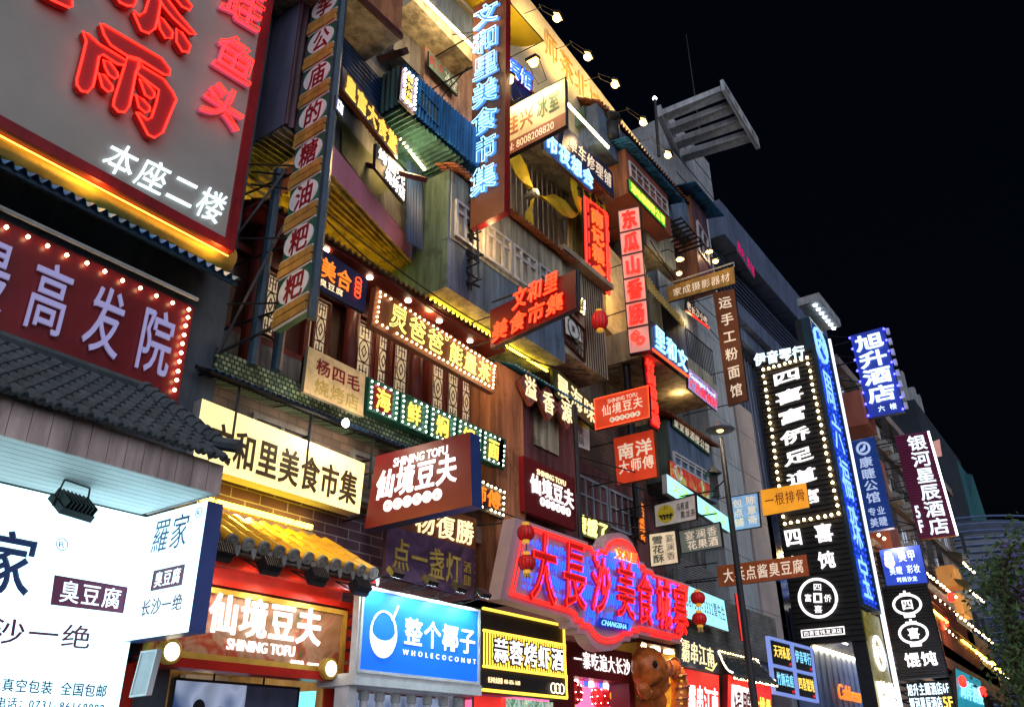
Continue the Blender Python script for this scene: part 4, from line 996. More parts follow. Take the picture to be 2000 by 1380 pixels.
q = qY(7.25, (1102, 247), (1196, 337), (1196, 381), (1097, 288))
s = SG('signboard', 'navy bicycle repair signboard with pale characters below a warm light strip', q, .04, 'navy_board'); put(s, q, '单车修理铺', 'letter_ghost', (.1, .22, .98, .85), d=.004, t=.01, bold=.02)
q = qY(7.0, (1062, 252), (1156, 340), (1156, 376), (1062, 292))
s = SG('signboard', 'dark blue signboard with thick ice blue neon characters under the navy board', q, .06, 'indigo_paint')
put(s, q, '市夜想会', 'blue_channel', (.0, .05, 1, .98), d=.004, t=.03, bold=.03); putn(s, q, '市夜想会', 'neon_ice', (.0, .05, 1, .98), d=.05, rad=.011)
q = qY(7.3, (990, 108), (1040, 150), (1038, 184), (988, 142))
s = SG('signboard', 'small blue neon signboard with red lower edge beside the rooftop lamps', q, .08, 'indigo_paint', border=(.03, 'red_frame', .02)); put(s, q, '宾馆', 'letter_cool', (.04, .05, .96, .97), d=.004, t=.03, bold=.01); putn(s, q, '宾馆', 'neon_blue', (.04, .05, .96, .97), d=.05, rad=.012)
q = qA(7.0, (669, 128), (779, 270), (776, 312), (666, 172))
s = SG('signboard', 'dark food hall signboard with yellow striped characters slanting down the facade', q, .08, 'navy_board', 'brown_board')
put(s, q, '皇宫大食堂', 'letter_led', (.05, .1, .97, .92), d=.006, t=.02, bold=.05); b = MB()
for i in range(9): b.qbox(q, .05, .97, .12 + i * .09, .135 + i * .09, .02, .03)
b.obj('stripes', 'brown_paint', s)
q = qY(7.0, (786, 129), (815, 158), (810, 223), (780, 194))
s = SG('signboard', 'small purple upright signboard with white bulbs on the tin balcony', q, .05, 'purple_board'); put(s, q, '清木冶茶', 'letter_yellow', (.25, .06, .75, .95), vertical=True, d=.004, t=.01, bold=0); bulb_ring(s, q, 4, 8, .05, .03, 'bulb_white', .024)
q = qA(7.3, (735, 280), (793, 335), (790, 398), (733, 328))
s = SG('signboard', 'black signboard with white and red characters in the dark balcony opening', q, .05, 'board_dark'); put(s, q, '烤脑壳', 'letter_white', (.05, .48, .97, .95), d=.006, t=.02, bold=.02); put(s, q, '烧烤店', 'letter_white', (.3, .03, .99, .45), d=.006, t=.02, bold=.02)
q = qA(6.6, (657, 185), (672, 206), (670, 232), (655, 212))
s = SG('signboard', 'tiny blue board with a white character behind the striped blade sign', q, .05, 'fascia_blue'); put(s, q, '店', 'letter_white', (.1, .1, .95, .95), d=.004, t=.01, bold=.02)
q = qY(8.05, (838, 99), (896, 160), (894, 188), (838, 130))
s = SG('signboard', 'teal painted strip sign with red and pale characters on the upper wall', q, .04, 'teal_tin'); put(s, q, '肉夕', 'red_frame', (.0, .2, .5, .9), d=.004, t=.006, bold=.02); put(s, q, '冰室', 'white_paint', (.52, .1, .98, .85), d=.004, t=.006, bold=.0)
q = qY(7.55, (1313, 808), (1388, 868), (1387, 890), (1313, 832))
s = SG('signboard', 'dark green shop signboard with pale characters above the white windows of the teal bay', q, .05, 'green_board'); put(s, q, '皇堂春酒楼公馆', 'letter_ghost', (.03, .15, .97, .88), d=.004, t=.006, bold=.01)
q = qY(7.4, (1340, 582), (1383, 620), (1384, 640), (1340, 606))
s = SG('signboard', 'small dark signboard with red neon edge above the balcony railing', q, .05, 'board_dark'); put(s, q, '老长沙小吃', 'letter_ghost', (.03, .15, .97, .9), d=.004, t=.006, bold=.02); line(MB(), q, [(0, -.06), (1, -.06)], .02, .02).obj('neon_tube', 'neon_red', s)
q = qY(7.2, (1122, 570), (1142, 588), (1141, 618), (1122, 600))
s = SG('signboard', 'little black signboard with gold characters and bulbs at the beige bay', q, .04, 'board_dark'); put(s, q, '喜', 'letter_yellow', (.1, .1, .75, .9), d=.004, t=.01, bold=.02); bulb_ring(s, q, 4, 6, .03, .02, 'bulb_warm', .016, 'tbr')
q = qY(7.2, (1104, 612), (1132, 640), (1136, 668), (1106, 650))
s = SG('cloth_banner', 'pale pink cloth banner with a black drawing over the lattice window', q, .01, 'white_board', 'white_board', cat='banner'); ring(q, .5, .5, .2, .01, .012, 'black_paint', s, 'drawing', 12); put(s, q, '夏', 'black_paint', (.35, .3, .65, .7), d=.006, t=.003, bold=0)

# ---------------------------------------------------------------- blade signs across the street line
# striped vertical sign
q = qX(7.25, (611, 8), (664, -26), (600, 606), (535, 645))
s = SG('blade_sign', 'tall green blade sign with white discs and dark red characters on ochre bands', q, .1, 'green_board', 'green_board')
N_ = 8; tb_ = MB(); dk = MB(); wd__ = MB(); lt = MB(); ln_ = MB()
u_ov = np.linspace(0, 2 * math.pi, 24, endpoint=False)
vs = 1 / N_ * 1.0
for i, c in enumerate('李公庙的糖油粑粑'):
    v1 = 1 - i / N_; v0 = 1 - (i + 1) / N_
    p = q.sub(0, v0 + (v1 - v0) * .36, 1, v1)
    MB().prism([p.at(.49 + .46 * math.cos(a), .5 + .49 * math.sin(a), .012) for a in u_ov], [p.at(.49 + .46 * math.cos(a), .5 + .49 * math.sin(a), 0) for a in u_ov]).obj('disc', 'white_paint', s)
    letters(lt, p, c, (.2, .06, .84, .94), d=.012, t=.012, bold=.03, slant=.1)
    o_ = q.sub(0, v0, 1, v0 + (v1 - v0) * .36)
    MB().qbox(o_, -.02, 1, .04, .46, 0, .04).obj('band', 'wood_slot', s); MB().qbox(o_, -.02, 1, .56, .96, 0, .03).obj('band', 'wood_slot', s); dk.qbox(o_, 0, 1, .46, .56, 0, .01)
    MB().qbox(o_, 0, 1, .96, 1.05, 0, .02).obj('edge_line', 'white_paint', s); MB().qbox(o_, 0, 1, -.05, .04, 0, .02).obj('edge_line', 'white_paint', s)
lt.obj('lettering', 'crimson_paint', s); dk.obj('slot', 'steel_black', s)
b = MB(); e0, e1 = q.at(1.06, -.02, -.05), q.at(1.06, 1.02, -.05); b.tube([e0, e1], .06, 6); b.obj('edge_post', 'steel_navy', s)
b = MB()
for (t_, bt) in (((540, 330), (497, 716)), ((572, 520), (530, 720))):
    a, c = PY(t_, 7.55), PY(bt, 7.55); a[0] = c[0] = (a[0] + c[0]) / 2; b.tube([a, c], .065, 8)
b.obj('post', 'steel_navy', s)
b = MB()
X_ = q.c[0][0]
for z in (6.4, 7.3, 8.4): b.bar((X_, 7.25, z), (X_ - .1, 8.4, z), .03); b.bar((X_ - .45, 7.55, z), (X_, 7.2, z + .1), .02)
b.bar(PY((425, 690), 7.7), PY((590, 612), 7.25), .03); b.bar(PY((425, 690), 7.7), PY((560, 430), 7.3), .03); b.bar(PY((455, 470), 7.6), PY((560, 330), 7.3), .025); b.bar(PY((490, 335), 7.6), PY((590, 345), 7.3), .025); b.bar(PY((490, 360), 7.6), PY((590, 372), 7.3), .025)
b.obj('bracket', 'steel_black', s)
# tall blue neon sign
q = qX(7.2, (925, 14), (989, -22), (985, 412), (918, 447))
s = SG('blade_sign', 'tall dark brown blade sign with bright blue outlined neon characters', q, .14, 'brown_board', 'red_frame')
put(s, q, '文和里美食市集', 'blue_channel', (.1, .1, .86, .97), vertical=True, d=.004, t=.05, bold=.03, pad=.14); putn(s, q, '文和里美食市集', 'neon_ice', (.06, .1, .82, .97), vertical=True, d=.07, rad=.0105, bold=.03, pad=.14)
b = MB(); X_ = q.c[0][0]; zb = q.c[3][2]; zt_ = q.c[0][2]
xv = X_ + .04
for a_, c_ in (((905, 345), (908, 528)), ((932, 446), (935, 546)), ((876, 458), (921, 436)), ((878, 462), (935, 502)), ((905, 452), (935, 470)), ((907, 490), (936, 512)), ((882, 536), (937, 512)), ((883, 538), (937, 560)), ((908, 528), (936, 546)), ((878, 345), (922, 320)), ((872, 385), (905, 372))): b.bar(PX(a_, xv), PX(c_, xv), .03)
for y in (7.55, 7.25): b.bar((X_ + .1, y, zb - 1.1), (X_ + .1, y, zb + 1.4), .04)
for z in (zb - 1.0, zb - .55, zb - .1, zb + .6, zb + 1.4, zb + 3.6, zb + 4.4): b.bar((X_ + .05, 7.0, z), (X_ + .05, 8.3, z), .028)
b.bar((X_, 7.3, zb + 3.6), (X_, 8.4, zb + 2.9), .02); b.bar((X_, 7.2, zb + 4.4), (X_, 8.4, zb + 5.0), .02); b.bar((X_ - 1.2, 8.2, zb + 2.9), (X_, 7.25, zb + 1.7), .03)
b.obj('bracket', 'steel_black', s)
# red neon market sign
q = qA(7.1, (957, 606), (1124, 526), (1126, 600), (958, 680))
s = SG('blade_sign', 'dark red blade sign with two rows of red neon characters above the tea signboard', q, .1, 'burgundy', 'steel_black')
for t_, r_ in (('文和里', (.3, .64, .84, 1.18)), ('美食市集', (.04, .06, .9, .56))):
    put(s, q, t_, 'red_channel', r_, d=.004, t=.03, bold=.0, slant=.15); putn(s, q, t_, 'neon_orange', r_, d=.05, rad=.0095, bold=.0, slant=.15)
bracket(s, q, 8.6, (.25, .9)); b = MB(); b.bar(q.at(.0, 1.25, -.05), q.at(1.0, 1.0, -.05), .03); b.bar(q.at(1.0, 0, -.05), q.at(1.0, 1.05, -.05), .03); b.obj('frame', 'steel_black', s)
# cream ice room sign with telephone
q = qX(7.3, (985, 216), (1103, 153), (1105, 245), (983, 309))
s = SG('blade_sign', 'weathered cream blade sign with brown lower band and telephone number', q, .1, 'cream_board', 'steel_black')
MB().qbox(q, 0, 1, 0, .27, 0, .006).obj('lower_band', 'rust_red', s)
put(s, q, '佳兴', 'rust_red', (.02, .38, .5, .82), d=.004, t=.008, bold=.03); put(s, q, '冰室', 'green_board', (.54, .42, .92, .86), d=.004, t=.008, bold=.03)
put(s, q, 'Tel: 8008208820', 'letter_ghost', (.0, .06, .82, .23), d=.007, t=.004, bold=.01)
bracket(s, q, 8.3, (.95,)); line(MB(), q, [(0, 1.03), (1, 1.03), (1, 0)], -.03, .025).obj('frame', 'steel_black', s)
# blade of six pink boxes
q = qA(7.3, (1206, 412), (1249, 402), (1272, 684), (1229, 692))
s = SG('blade_sign', 'upright stack of pink glowing boxes with red neon sausage shop characters', q, .14, 'box_pink', 'steel_black')
for i, c in enumerate('东瓜山香肠'):
    p = q.sub(0, 1 - (i + 1) / 6, 1, 1 - i / 6); MB().frame(p, .02, 0, .01).obj('box_edge', 'steel_black', s)
    putn(s, p, c, 'neon_soft', (.12, .1, .88, .9), d=.03, rad=.024)
p = q.sub(0, 0, 1, 1 / 6); MB().frame(p, .02, 0, .01).obj('box_edge', 'steel_black', s); b = MB()
for k_ in range(5):
    c0 = (.5 + random.uniform(-.22, .22), .45 + random.uniform(-.2, .25))
    pts = [p.at(c0[0] + (.14 + .03 * math.cos(5 * a)) * math.cos(a), c0[1] + .13 * math.sin(a), .03) for a in np.linspace(0, 2 * math.pi, 16, endpoint=False)]
    b.tube(pts, .017, 4, closed=True)
b.obj('neon_tube', 'neon_red', s); bracket(s, q, 8.6, (.3, .62, .9))
q = qX(7.5, (1160, 779), (1266, 752), (1269, 814), (1163, 839))
s = SG('light_box', 'small glowing orange red tofu light box hung at mid height', q, .1, 'box_orange', 'burgundy', cat='light box')
put(s, q, 'SHINING TOFU', 'letter_ghost', (.26, .74, .8, .88), d=.004, t=.004, bold=.02); put(s, q, '仙境豆夫', 'letter_ghost', (.13, .36, .9, .72), d=.004, t=.006, bold=.02); dots(s, q, (.28, .1, .84, .28), 6, 'letter_ghost', tm='brown_board'); MB().frame(q, .012, 0, .006).obj('glow_edge', 'neon_orange', s); bracket(s, q, 8.6, (.5, .95))
q = qX(7.5, (1198, 856), (1276, 838), (1283, 930), (1206, 946))
s = SG('light_box', 'squarish orange red light box with pale grey characters in two rows', q, .12, 'box_orange', 'brown_board', cat='light box')
put(s, q, '南洋', 'letter_ghost', (.06, .5, .96, .84), d=.004, t=.006, bold=.05); put(s, q, '大师傅', 'letter_ghost', (.06, .2, .97, .48), d=.004, t=.006, bold=.03); bracket(s, q, 8.6, (.1, .95))
q = qX(7.2, (1277, 986), (1358, 965), (1361, 1014), (1280, 1030))
s = SG('light_box', 'cream tea light box with a yellow bowl emblem and black characters', q, .08, 'white_board', 'steel_black', cat='light box')
MB().lathe(q.at(.28, .5, .003), [(q.h * .37, 0), (q.h * .37, .008)], 24, axis=q.n).obj('emblem', 'yellow_cloth', s)
b = MB()
for k_ in range(4): b.tube([q.at(.14 + k_ * .09, .48, .014), q.at(.2 + k_ * .06, .28 - .03 * (k_ % 2), .014)], .016, 5)
b.tube([q.at(.12, .46, .013), q.at(.45, .38, .013)], .016, 5); b.tube([q.at(.25, .68, .013), q.at(.27, .84, .013)], .007, 4); b.tube([q.at(.31, .68, .013), q.at(.33, .84, .013)], .007, 4)
b.obj('emblem_drawing', 'black_paint', s); put(s, q, '乌煎道', 'brown_paint', (.53, .5, .84, .82), d=.004, t=.004, bold=.01); put(s, q, '黑龙茶', 'brown_paint', (.62, .16, .98, .46), d=.004, t=.004, bold=.01); bracket(s, q, 8.4, (1.1,)); MB().frame(q, .012, -.02, .01, out=.01).obj('frame', 'steel_black', s)
q = qX(7.25, (1267, 1042), (1319, 1035), (1326, 1099), (1271, 1107))
s = SG('light_box', 'pale upright light box with two columns of dark grey characters', q, .08, 'box_ghost', 'steel_black', cat='light box')
put(s, q, '雪花酥', 'grey_green_board', (.1, .08, .52, .92), vertical=True, d=.004, t=.005, bold=.04); put(s, q, '宴澜香', 'grey_green_board', (.6, .12, .92, .92), vertical=True, d=.004, t=.005, bold=.0); bracket(s, q, 8.4, (1.06,)); MB().frame(q, .012, -.02, .01, out=.01).obj('frame', 'steel_black', s)
q = qX(7.1, (1325, 1036), (1406, 1019), (1412, 1067), (1331, 1081))
s = SG('light_box', 'grey green fruit wine light box with pale characters in two rows', q, .08, 'box_dim', 'steel_black', cat='light box')
put(s, q, '宴澜香', 'letter_ghost', (.12, .5, .92, .9), d=.004, t=.005, bold=.0); put(s, q, '花果酒', 'letter_ghost', (.16, .1, .92, .48), d=.004, t=.005, bold=.03); bracket(s, q, 8.4, (1.06,)); MB().frame(q, .012, -.02, .01, out=.01).obj('frame', 'steel_black', s)
q = qX(7.4, (1422, 971), (1480, 961), (1486, 1028), (1429, 1037))
s = SG('light_box', 'faded pale blue bun shop light box with two columns of characters', q, .08, 'box_iceblue', 'steel_black', cat='light box')
put(s, q, '包点铺', 'letter_ghost', (.12, .08, .46, .92), vertical=True, d=.004, t=.005, bold=.03); put(s, q, '陈意斋', 'letter_ghost', (.58, .1, .92, .95), vertical=True, d=.004, t=.005, bold=.02); bracket(s, q, 8.4, (1.04,)); MB().frame(q, .012, -.02, .01, out=.01).obj('frame', 'steel_black', s)
q = qX(7.3, (1485, 957), (1574, 942), (1581, 990), (1491, 1007))
s = SG('light_box', 'amber yellow sparerib light box with dark red brush characters', q, .08, 'box_amber', 'steel_black', cat='light box'); put(s, q, '一根排骨', 'dark_red_paint', (.06, .3, .96, .8), d=.004, t=.005, bold=.0); bracket(s, q, 8.4, (.95,))
q = qX(7.3, (1400, 1105), (1575, 1082), (1581, 1123), (1404, 1146))
s = SG('light_box', 'long orange stinky tofu light box with cream characters', q, .08, 'orange_board', 'steel_black', cat='light box'); put(s, q, '大兵点酱臭豆腐', 'letter_ghost', (.06, .16, .96, .84), d=.004, t=.005, bold=.02); bracket(s, q, 8.4, (.5, 1.2))
q = qX(7.3, (1392, 572), (1434, 564), (1460, 780), (1422, 793))
s = SG('blade_sign', 'tall rust brown blade sign with cream noodle shop characters', q, .1, 'brown_board', 'steel_black'); put(s, q, '运手工粉面馆', 'letter_ghost', (.2, .03, .82, .97), vertical=True, d=.004, t=.006, bold=.03, pad=.3); bracket(s, q, 8.6, (.02, .3, .98));
q = qX(7.3, (1302, 561), (1433, 520), (1436, 553), (1305, 589))
s = SG('blade_sign', 'weathered golden camera shop blade sign lit by small lamps', q, .08, 'wood_slot', 'steel_black'); put(s, q, '家成摄影器材', 'letter_ghost', (.08, .22, .94, .76), d=.004, t=.006, bold=.0); bracket(s, q, 8.6, (1.25,)); line(MB(), q, [(0, 1.25), (1, 1.25), (1, 1)], -.03, .02).obj('frame', 'white_frame', s)
for u, lab in ((.26, 'glaring warm lamp on the golden sign, near its wall end'), (.8, 'glaring warm lamp on the golden sign, near its street end')):
    p = q.at(u, 1.45, .25); floodlight(lab, p, q.at(u, .5, 0), q.at(u, 1.25, -.03), .16, 'lamps on the golden sign', fins=False, globe=.075); lamp('SPOT', p + (q.at(u, .5) - p) * .15, 11, (1, .72, .32), q.at(u, .5), .05, 130)
# red neon vertical sign with gold round top
q = qY(7.5, (1141, 388), (1181, 418), (1187, 574), (1145, 541))
s = SG('signboard', 'upright red neon signboard with glowing orange characters and red tube border', q, .08, 'dark_red_paint', 'steel_black'); put(s, q, '南记粮食', 'letter_orange', (.26, .04, .86, .97), vertical=True, d=.01, t=.02, bold=.01); putn(s, q, '南记粮食', 'neon_orange', (.26, .04, .86, .97), vertical=True, d=.04, rad=.012)
b = MB(); line(b, q, [(-.02, -.01), (1.02, -.01), (1.02, 1.01), (-.02, 1.01)], .03, .03, True)
for i in range(5): line(b, q, [(.1, .04 + i * .2), (.1, .18 + i * .2)], .04, .018); line(b, q, [(1.05, .04 + i * .2), (1.05, .18 + i * .2)], .05, .018)
b.obj('neon_tube', 'neon_red', s)
c_ = PY((1150, 388), 7.6); dsc = Q([c_ + (-.75, 0, .65), c_ + (.75, 0, .65), c_ + (.75, 0, -.65), c_ + (-.75, 0, -.65)])
s = thing('round_sign', 'round golden shop sign with black characters behind the upright red neon', 'sign', c_)
MB().lathe(c_, [(.74, -.03), (.74, .03)], 28, axis=(0, -1, 0)).obj('panel', 'yellow_cloth', s); put(s, dsc, '福寿食店', 'black_paint', (.1, .3, .9, .7), d=.04, t=.01, bold=.03)
q = qY(7.4, (1257, 694), (1273, 704), (1287, 842), (1270, 830))
s = SG('signboard', 'very narrow upright board of glowing red orange characters above the red light boxes', q, .06, 'dark_red_paint'); put(s, q, '竹筒粉烤饼', 'letter_red', (.05, .02, 1.0, .98), vertical=True, d=.01, t=.02, bold=.04); putn(s, q, '竹筒粉烤饼', 'neon_red', (.05, .02, 1., .98), vertical=True, d=.04, rad=.02)
q = qY(7.6, (1436, 1158), (1452, 1164), (1466, 1256), (1448, 1250))
s = SG('banner', 'red hanging banner with white writing on the stone pier', q, .03, 'box_red', 'red_frame', cat='banner'); put(s, q, '小龙虾', 'letter_white', (.2, .08, .9, .6), vertical=True, d=.004, t=.005, bold=.0)

# ---------------------------------------------------------------- rooftop lamps
for (x, y), lab in (((1090, 32), 'rooftop arm lamp above the parapet, nearest the yellow awning'), ((1150, 108), 'rooftop arm lamp above the parapet, second from the awning'), ((1203, 162), 'rooftop arm lamp above the middle of the parapet'),
                    ((1258, 236), 'rooftop arm lamp next to the rooftop pole'), ((1306, 300), 'rooftop arm lamp at the far end of the parapet, by the stone tower')):
    p = PY((x, y), 7.1); w = np.array([p[0] - .2, 7.95, ZP - .45])
    fl_ = floodlight(lab, p, p + (-.1, .5, -.75), (p[0] - .1, 7.5, ZP - .35), .26, 'lamps along the roof parapet', fins=False, globe=.1)
    MB().bar((p[0] - .1, 7.5, ZP - .35), (p[0] - .1, 8.0, ZP - .25), .015).obj('arm', 'steel_black', fl_)
    lamp('SPOT', p + (w - p) * .12, 95, (1, .6, .19), w, .06, 150)
    lamp('POINT', p + (0, -.12, .12), 8, (1, .7, .3), None, .08)
for (x, y), lab in (((1041, 118), 'glaring lamp over the street end of the cream telephone sign'), ((993, 152), 'glaring lamp over the wall end of the cream telephone sign')):
    X_ = qX(7.3, (985, 216), (1103, 153), (1105, 245), (983, 309)).c[0][0]
    p = PX((x, y), X_ - .35); a = p + np.array([.35, 0, -1.2]); floodlight(lab, p, a, p + (.3, 0, -.3), .24, 'lamps over the cream telephone sign', fins=False, globe=.09); lamp('SPOT', p + (a - p) * .12, 90, (1, .72, .3), a, .06, 140)
# small lamps
p = PY((675, 826), 7.4); o = MB().lathe(p, [(.02, -.05), (.045, -.02), (.045, .02), (.02, .06)], 10).obj('hanging_bulb', 'bulb_white', None, True); tag(o, 'single bare bulb shining under the tin canopy', 'light bulb'); lamp('POINT', p - (0, .08, .05), 26, (1, .85, .6), None, .04)
for (x, y), lab in (((1328, 505), 'small shaded lamp on the dark pole above the golden sign'), ((1385, 490), 'small shaded lamp below the purple bay window')):
    p = PY((x, y), 7.1); r = thing('shade_lamp', lab, 'lamp', p, 'small shaded lamps'); MB().lathe(p, [(.13, -.02), (.05, .08), (.03, .12)], 12).obj('lamp_shade', 'steel_black', r); MB().lathe(p - (0, 0, .03), [(.1, 0), (.1, .012)], 10).obj('lens', 'lamp_face', r)
    MB().tube([p + (0, 0, .1), p + (0, .3, .4), p + (0, 1.5, .4)], .015, 5).obj('arm', 'steel_black', r); lamp('POINT', p - (0, 0, .1), 8, (1, .72, .35), None, .05)
# ---------------------------------------------------------------- tofu shop with yellow tiled roof
sh = thing('tofu_shop', 'tofu shop front with yellow glazed tile roof and red lacquer beams', 'shop front', (6.3, 7.8, 0))
T0, T1 = xz((400, 1150), 7.6), xz((668, 1202), 7.6)
zs0 = (PY((330, 1288), 7.6)[2] + PY((640, 1308), 7.6)[2]) / 2; zs1 = (xz((480, 1153), 7.6)[1] + T1[1]) / 2
xs0, xs1 = 4.75, T1[0]
qt_ = qR(7.55, xs0, xs1, zs0, zs1)
s = sign('signboard', 'tofu shop signboard with white glowing characters over a painted mural', 'sign', qt_, .1, 'tofu_mural', 'red_lacquer', border=(.05, 'gold_metal', .04))
uf = lambda x, y: (PY((x, y), 7.55)[0] - xs0) / (xs1 - xs0)
u0, u1 = uf(400, 1215), uf(625, 1230)
put(s, qt_, '仙境豆夫', 'letter_white', (u0, .38, u1, .95), d=.02, t=.04, bold=.045); put(s, qt_, 'SHINING TOFU', 'letter_white', (uf(440, 1260), .17, uf(572, 1270), .34), d=.02, t=.03, bold=.02); put(s, qt_, '招商热线: 4008659968', 'letter_white', (uf(565, 1285), .03, uf(632, 1290), .13), d=.02, t=.02, bold=.02)
lamp('POINT', (6.2, 6.9, zs1 + .15), 3, (1, .6, .3), None, .1)
xl0, xl1 = 4.72, xs1 + .12
MB().box(xl0, xl1, 7.45, 7.7, zs0 - .1, zs0 - .012).obj('lower_beam', 'red_lacquer', sh)
MB().box(xl0, xl1, 7.5, 8.1, zs1 + .03, zs1 + .1).obj('upper_beam', 'red_lacquer', sh)
MB().box(xl0, xl1, 7.2, 7.32, zs1 + .16, zs1 + .27).obj('purlin', 'red_lacquer', sh); MB().box(xl0, xl1, 7.75, 8.1, zs1 + .1, zs1 + .5).obj('frieze', 'red_lacquer', sh)
for i, x in enumerate(np.linspace(xl0 + .2, xl1 - .1, 9)): MB().box(x - .035, x + .035, 7.15, 7.95, zs1 + .28, zs1 + .36).obj('rafter', 'red_lacquer', sh)
for i in range(6): MB().box(xs1 + .02, xs1 + .2 + .05 * (i % 2), 7.3 + .06 * (i % 2), 7.7, zs0 + .02 + i * .125, zs0 + .1 + i * .125).obj('bracket_block', 'red_lacquer', sh)
for i in range(4): MB().box(xs1 + .05, xs1 + .3, 7.2, 7.5, zs1 + .05 + i * .06, zs1 + .08 + i * .06).obj('bracket_block', 'red_lacquer', sh)
for x in (4.72, xl1 - .05): MB().lathe((x, 7.75, 0.12), [(.1, 0), (.1, zs0 - .2)], 12).obj('column', 'red_lacquer', sh, True)
zr0 = xz((735, 1122), 7.0)[1]; xr1 = xz((735, 1122), 7.0)[0]
qt2 = Q([(4.8, 7.75, zr0 + .43), (xr1 - .1, 7.75, zr0 + .43), (xr1, 7.0, zr0), (4.8, 7.0, zr0)])
rb_ = MB().quad(*qt2.c, mi=2); nb_ = 12
for i in range(nb_):
    u = (i + .5) / nb_; r_ = qt2.w / nb_ * .36; A_, B_ = qt2.at(u, -.03, .02), qt2.at(u, .97, .03)
    for k_ in range(3):
        a_, b_ = A_ + (B_ - A_) * k_ / 3, A_ + (B_ - A_) * (k_ + 1.06) / 3; rb_.tube([a_, b_], r_, 12, r1=r_ * .9)
    ax_ = A_ - B_; rb_.lathe(A_, [(r_ * 1.02, -.01), (r_ * 1.02, .025), (r_ * .75, .03), (r_ * .7, .02), (r_ * .35, .02), (r_ * .3, .03)], 14, axis=ax_, mi=1)
    m_ = qt2.at((i + 1) / nb_, -.02, -.01); rb_.add([m_ + (-r_ * .6, -.01, 0), m_ + (r_ * .6, -.01, 0), m_ + (r_ * .3, -.015, -.09), m_ + (0, -.015, -.12), m_ + (-r_ * .3, -.015, -.09)], [(0, 1, 2, 3, 4)], 1)
rb_.obj('roof', ['glazed_yellow', 'old_frame', 'brown_tile'], sh)
zl_ = (PY((430, 996), 8.0)[2] + PY((680, 1066), 8.0)[2]) / 2; zl_ = max(zl_, zr0 + .66)
MB().box(4.8, xr1 - .1, 7.98, 8.118, zr0 + .45, max(zl_ - .05, zr0 + .5)).obj('ridge_board', 'ochre_board', sh)
MB().box(4.8, xr1, 7.04, 7.75, zr0 - .07, zr0 - .04).obj('soffit', 'grey_tile', sh)
for a_, b_ in ((4.85, 5.55), (5.6, 6.7), (6.75, xr1 - .15)): MB().box(a_, b_, 7.99, 8.04, zl_, zl_ + .05).obj('light_strip', 'strip_yellow', sh)
MB().tube([(4.85, 7.35, zr0 - .09), (xr1 - .4, 7.35, zr0 - .09)], .012, 5).obj('light_strip', 'strip_white', sh)
lamp('AREA', (5.8, 7.85, zl_ - .02), 75, (1, .66, .08), (5.8, 7.3, zr0), 1.0)
for i, (x, y) in enumerate(((425, 1085), (520, 1112), (612, 1133), (697, 1153))):
    p = PY((x, y), 6.95); lab = ('behind the white light box edge', 'second from the white light box', 'third from the white light box', 'beside the blue coconut sign')[i]
    floodlight(f'black finned floodlight under the yellow tile eave, {lab}', p, p + (0, .6, -.4), p + (0, .25, .12), .22, 'finned floodlights under the yellow eave')
    lamp('SPOT', p + (0, .1, -.07), 9, (1, .75, .5), p + (0, .5, -.16), .05, 110)
for (x, y), lab in (((331, 1272), 'beside the column loudspeaker'), ((642, 1305), 'nearest the coconut light box')):
    p = PY((x, y), 7.42); r = thing('globe_lamp', f'round glowing lamp at a corner of the tofu shop signboard, {lab}', 'lamp', p, 'round lamps on the tofu shop signboard')
    MB().lathe(p, [(.115, -.05), (.115, .03), (.1, .04)], 18, axis=(0, -1, 0)).obj('rim', 'gold_metal', r); MB().lathe(p, [(.09, .035), (.07, .05)], 18, axis=(0, -1, 0)).obj('diffuser', 'globe_face', r)
# interior
ang0 = np.linspace(0, 2 * math.pi, 24, endpoint=False)
MB().box(4.75, 10.9, 10.6, 10.7, .12, 3.2).obj('back_wall', 'warm_wall', sh)
MB().box(4.75, 7.9, 7.8, 10.6, 2.72, 2.8).obj('ceiling', 'warm_wall', sh); MB().box(7.72, 7.8, 7.8, 10.6, .12, 2.8).obj('side_wall', 'warm_wall', sh)
for x, y in ((5.3, 8.3), (5.75, 8.6), (6.3, 9.6), (6.9, 9.6), (7.3, 9.2)): MB().lathe((x, y, 2.70), [(.05, 0), (.05, .02)], 10).obj('downlight', 'downlight', sh); lamp('SPOT', (x, y, 2.66), 18, (1, .75, .45), (x, y + .3, 0), .05, 110)
lamp('POINT', (6.2, 8.6, 2.2), 22, (1, .75, .45), None, .2)
tvq = qY(7.9, (347, 1322), (590, 1346), (570, 1440), (300, 1420))
tvq = qR(7.95, tvq.c[0][0], tvq.c[1][0], tvq.c[0][2] - .75, tvq.c[0][2])
tv = sign('television', 'wide television screen with a blurred blue picture hanging in the tofu shop', 'television', tvq, .06, 'tv_picture', 'board_dark', border=(.02, 'board_dark', .01))
b = MB()
for u in (.3, .7): b.bar(tvq.at(u, 1, -.03), tvq.at(u, 1, -.03) + (0, 0, .25), .02)
b.obj('hanger', 'steel_black', tv)
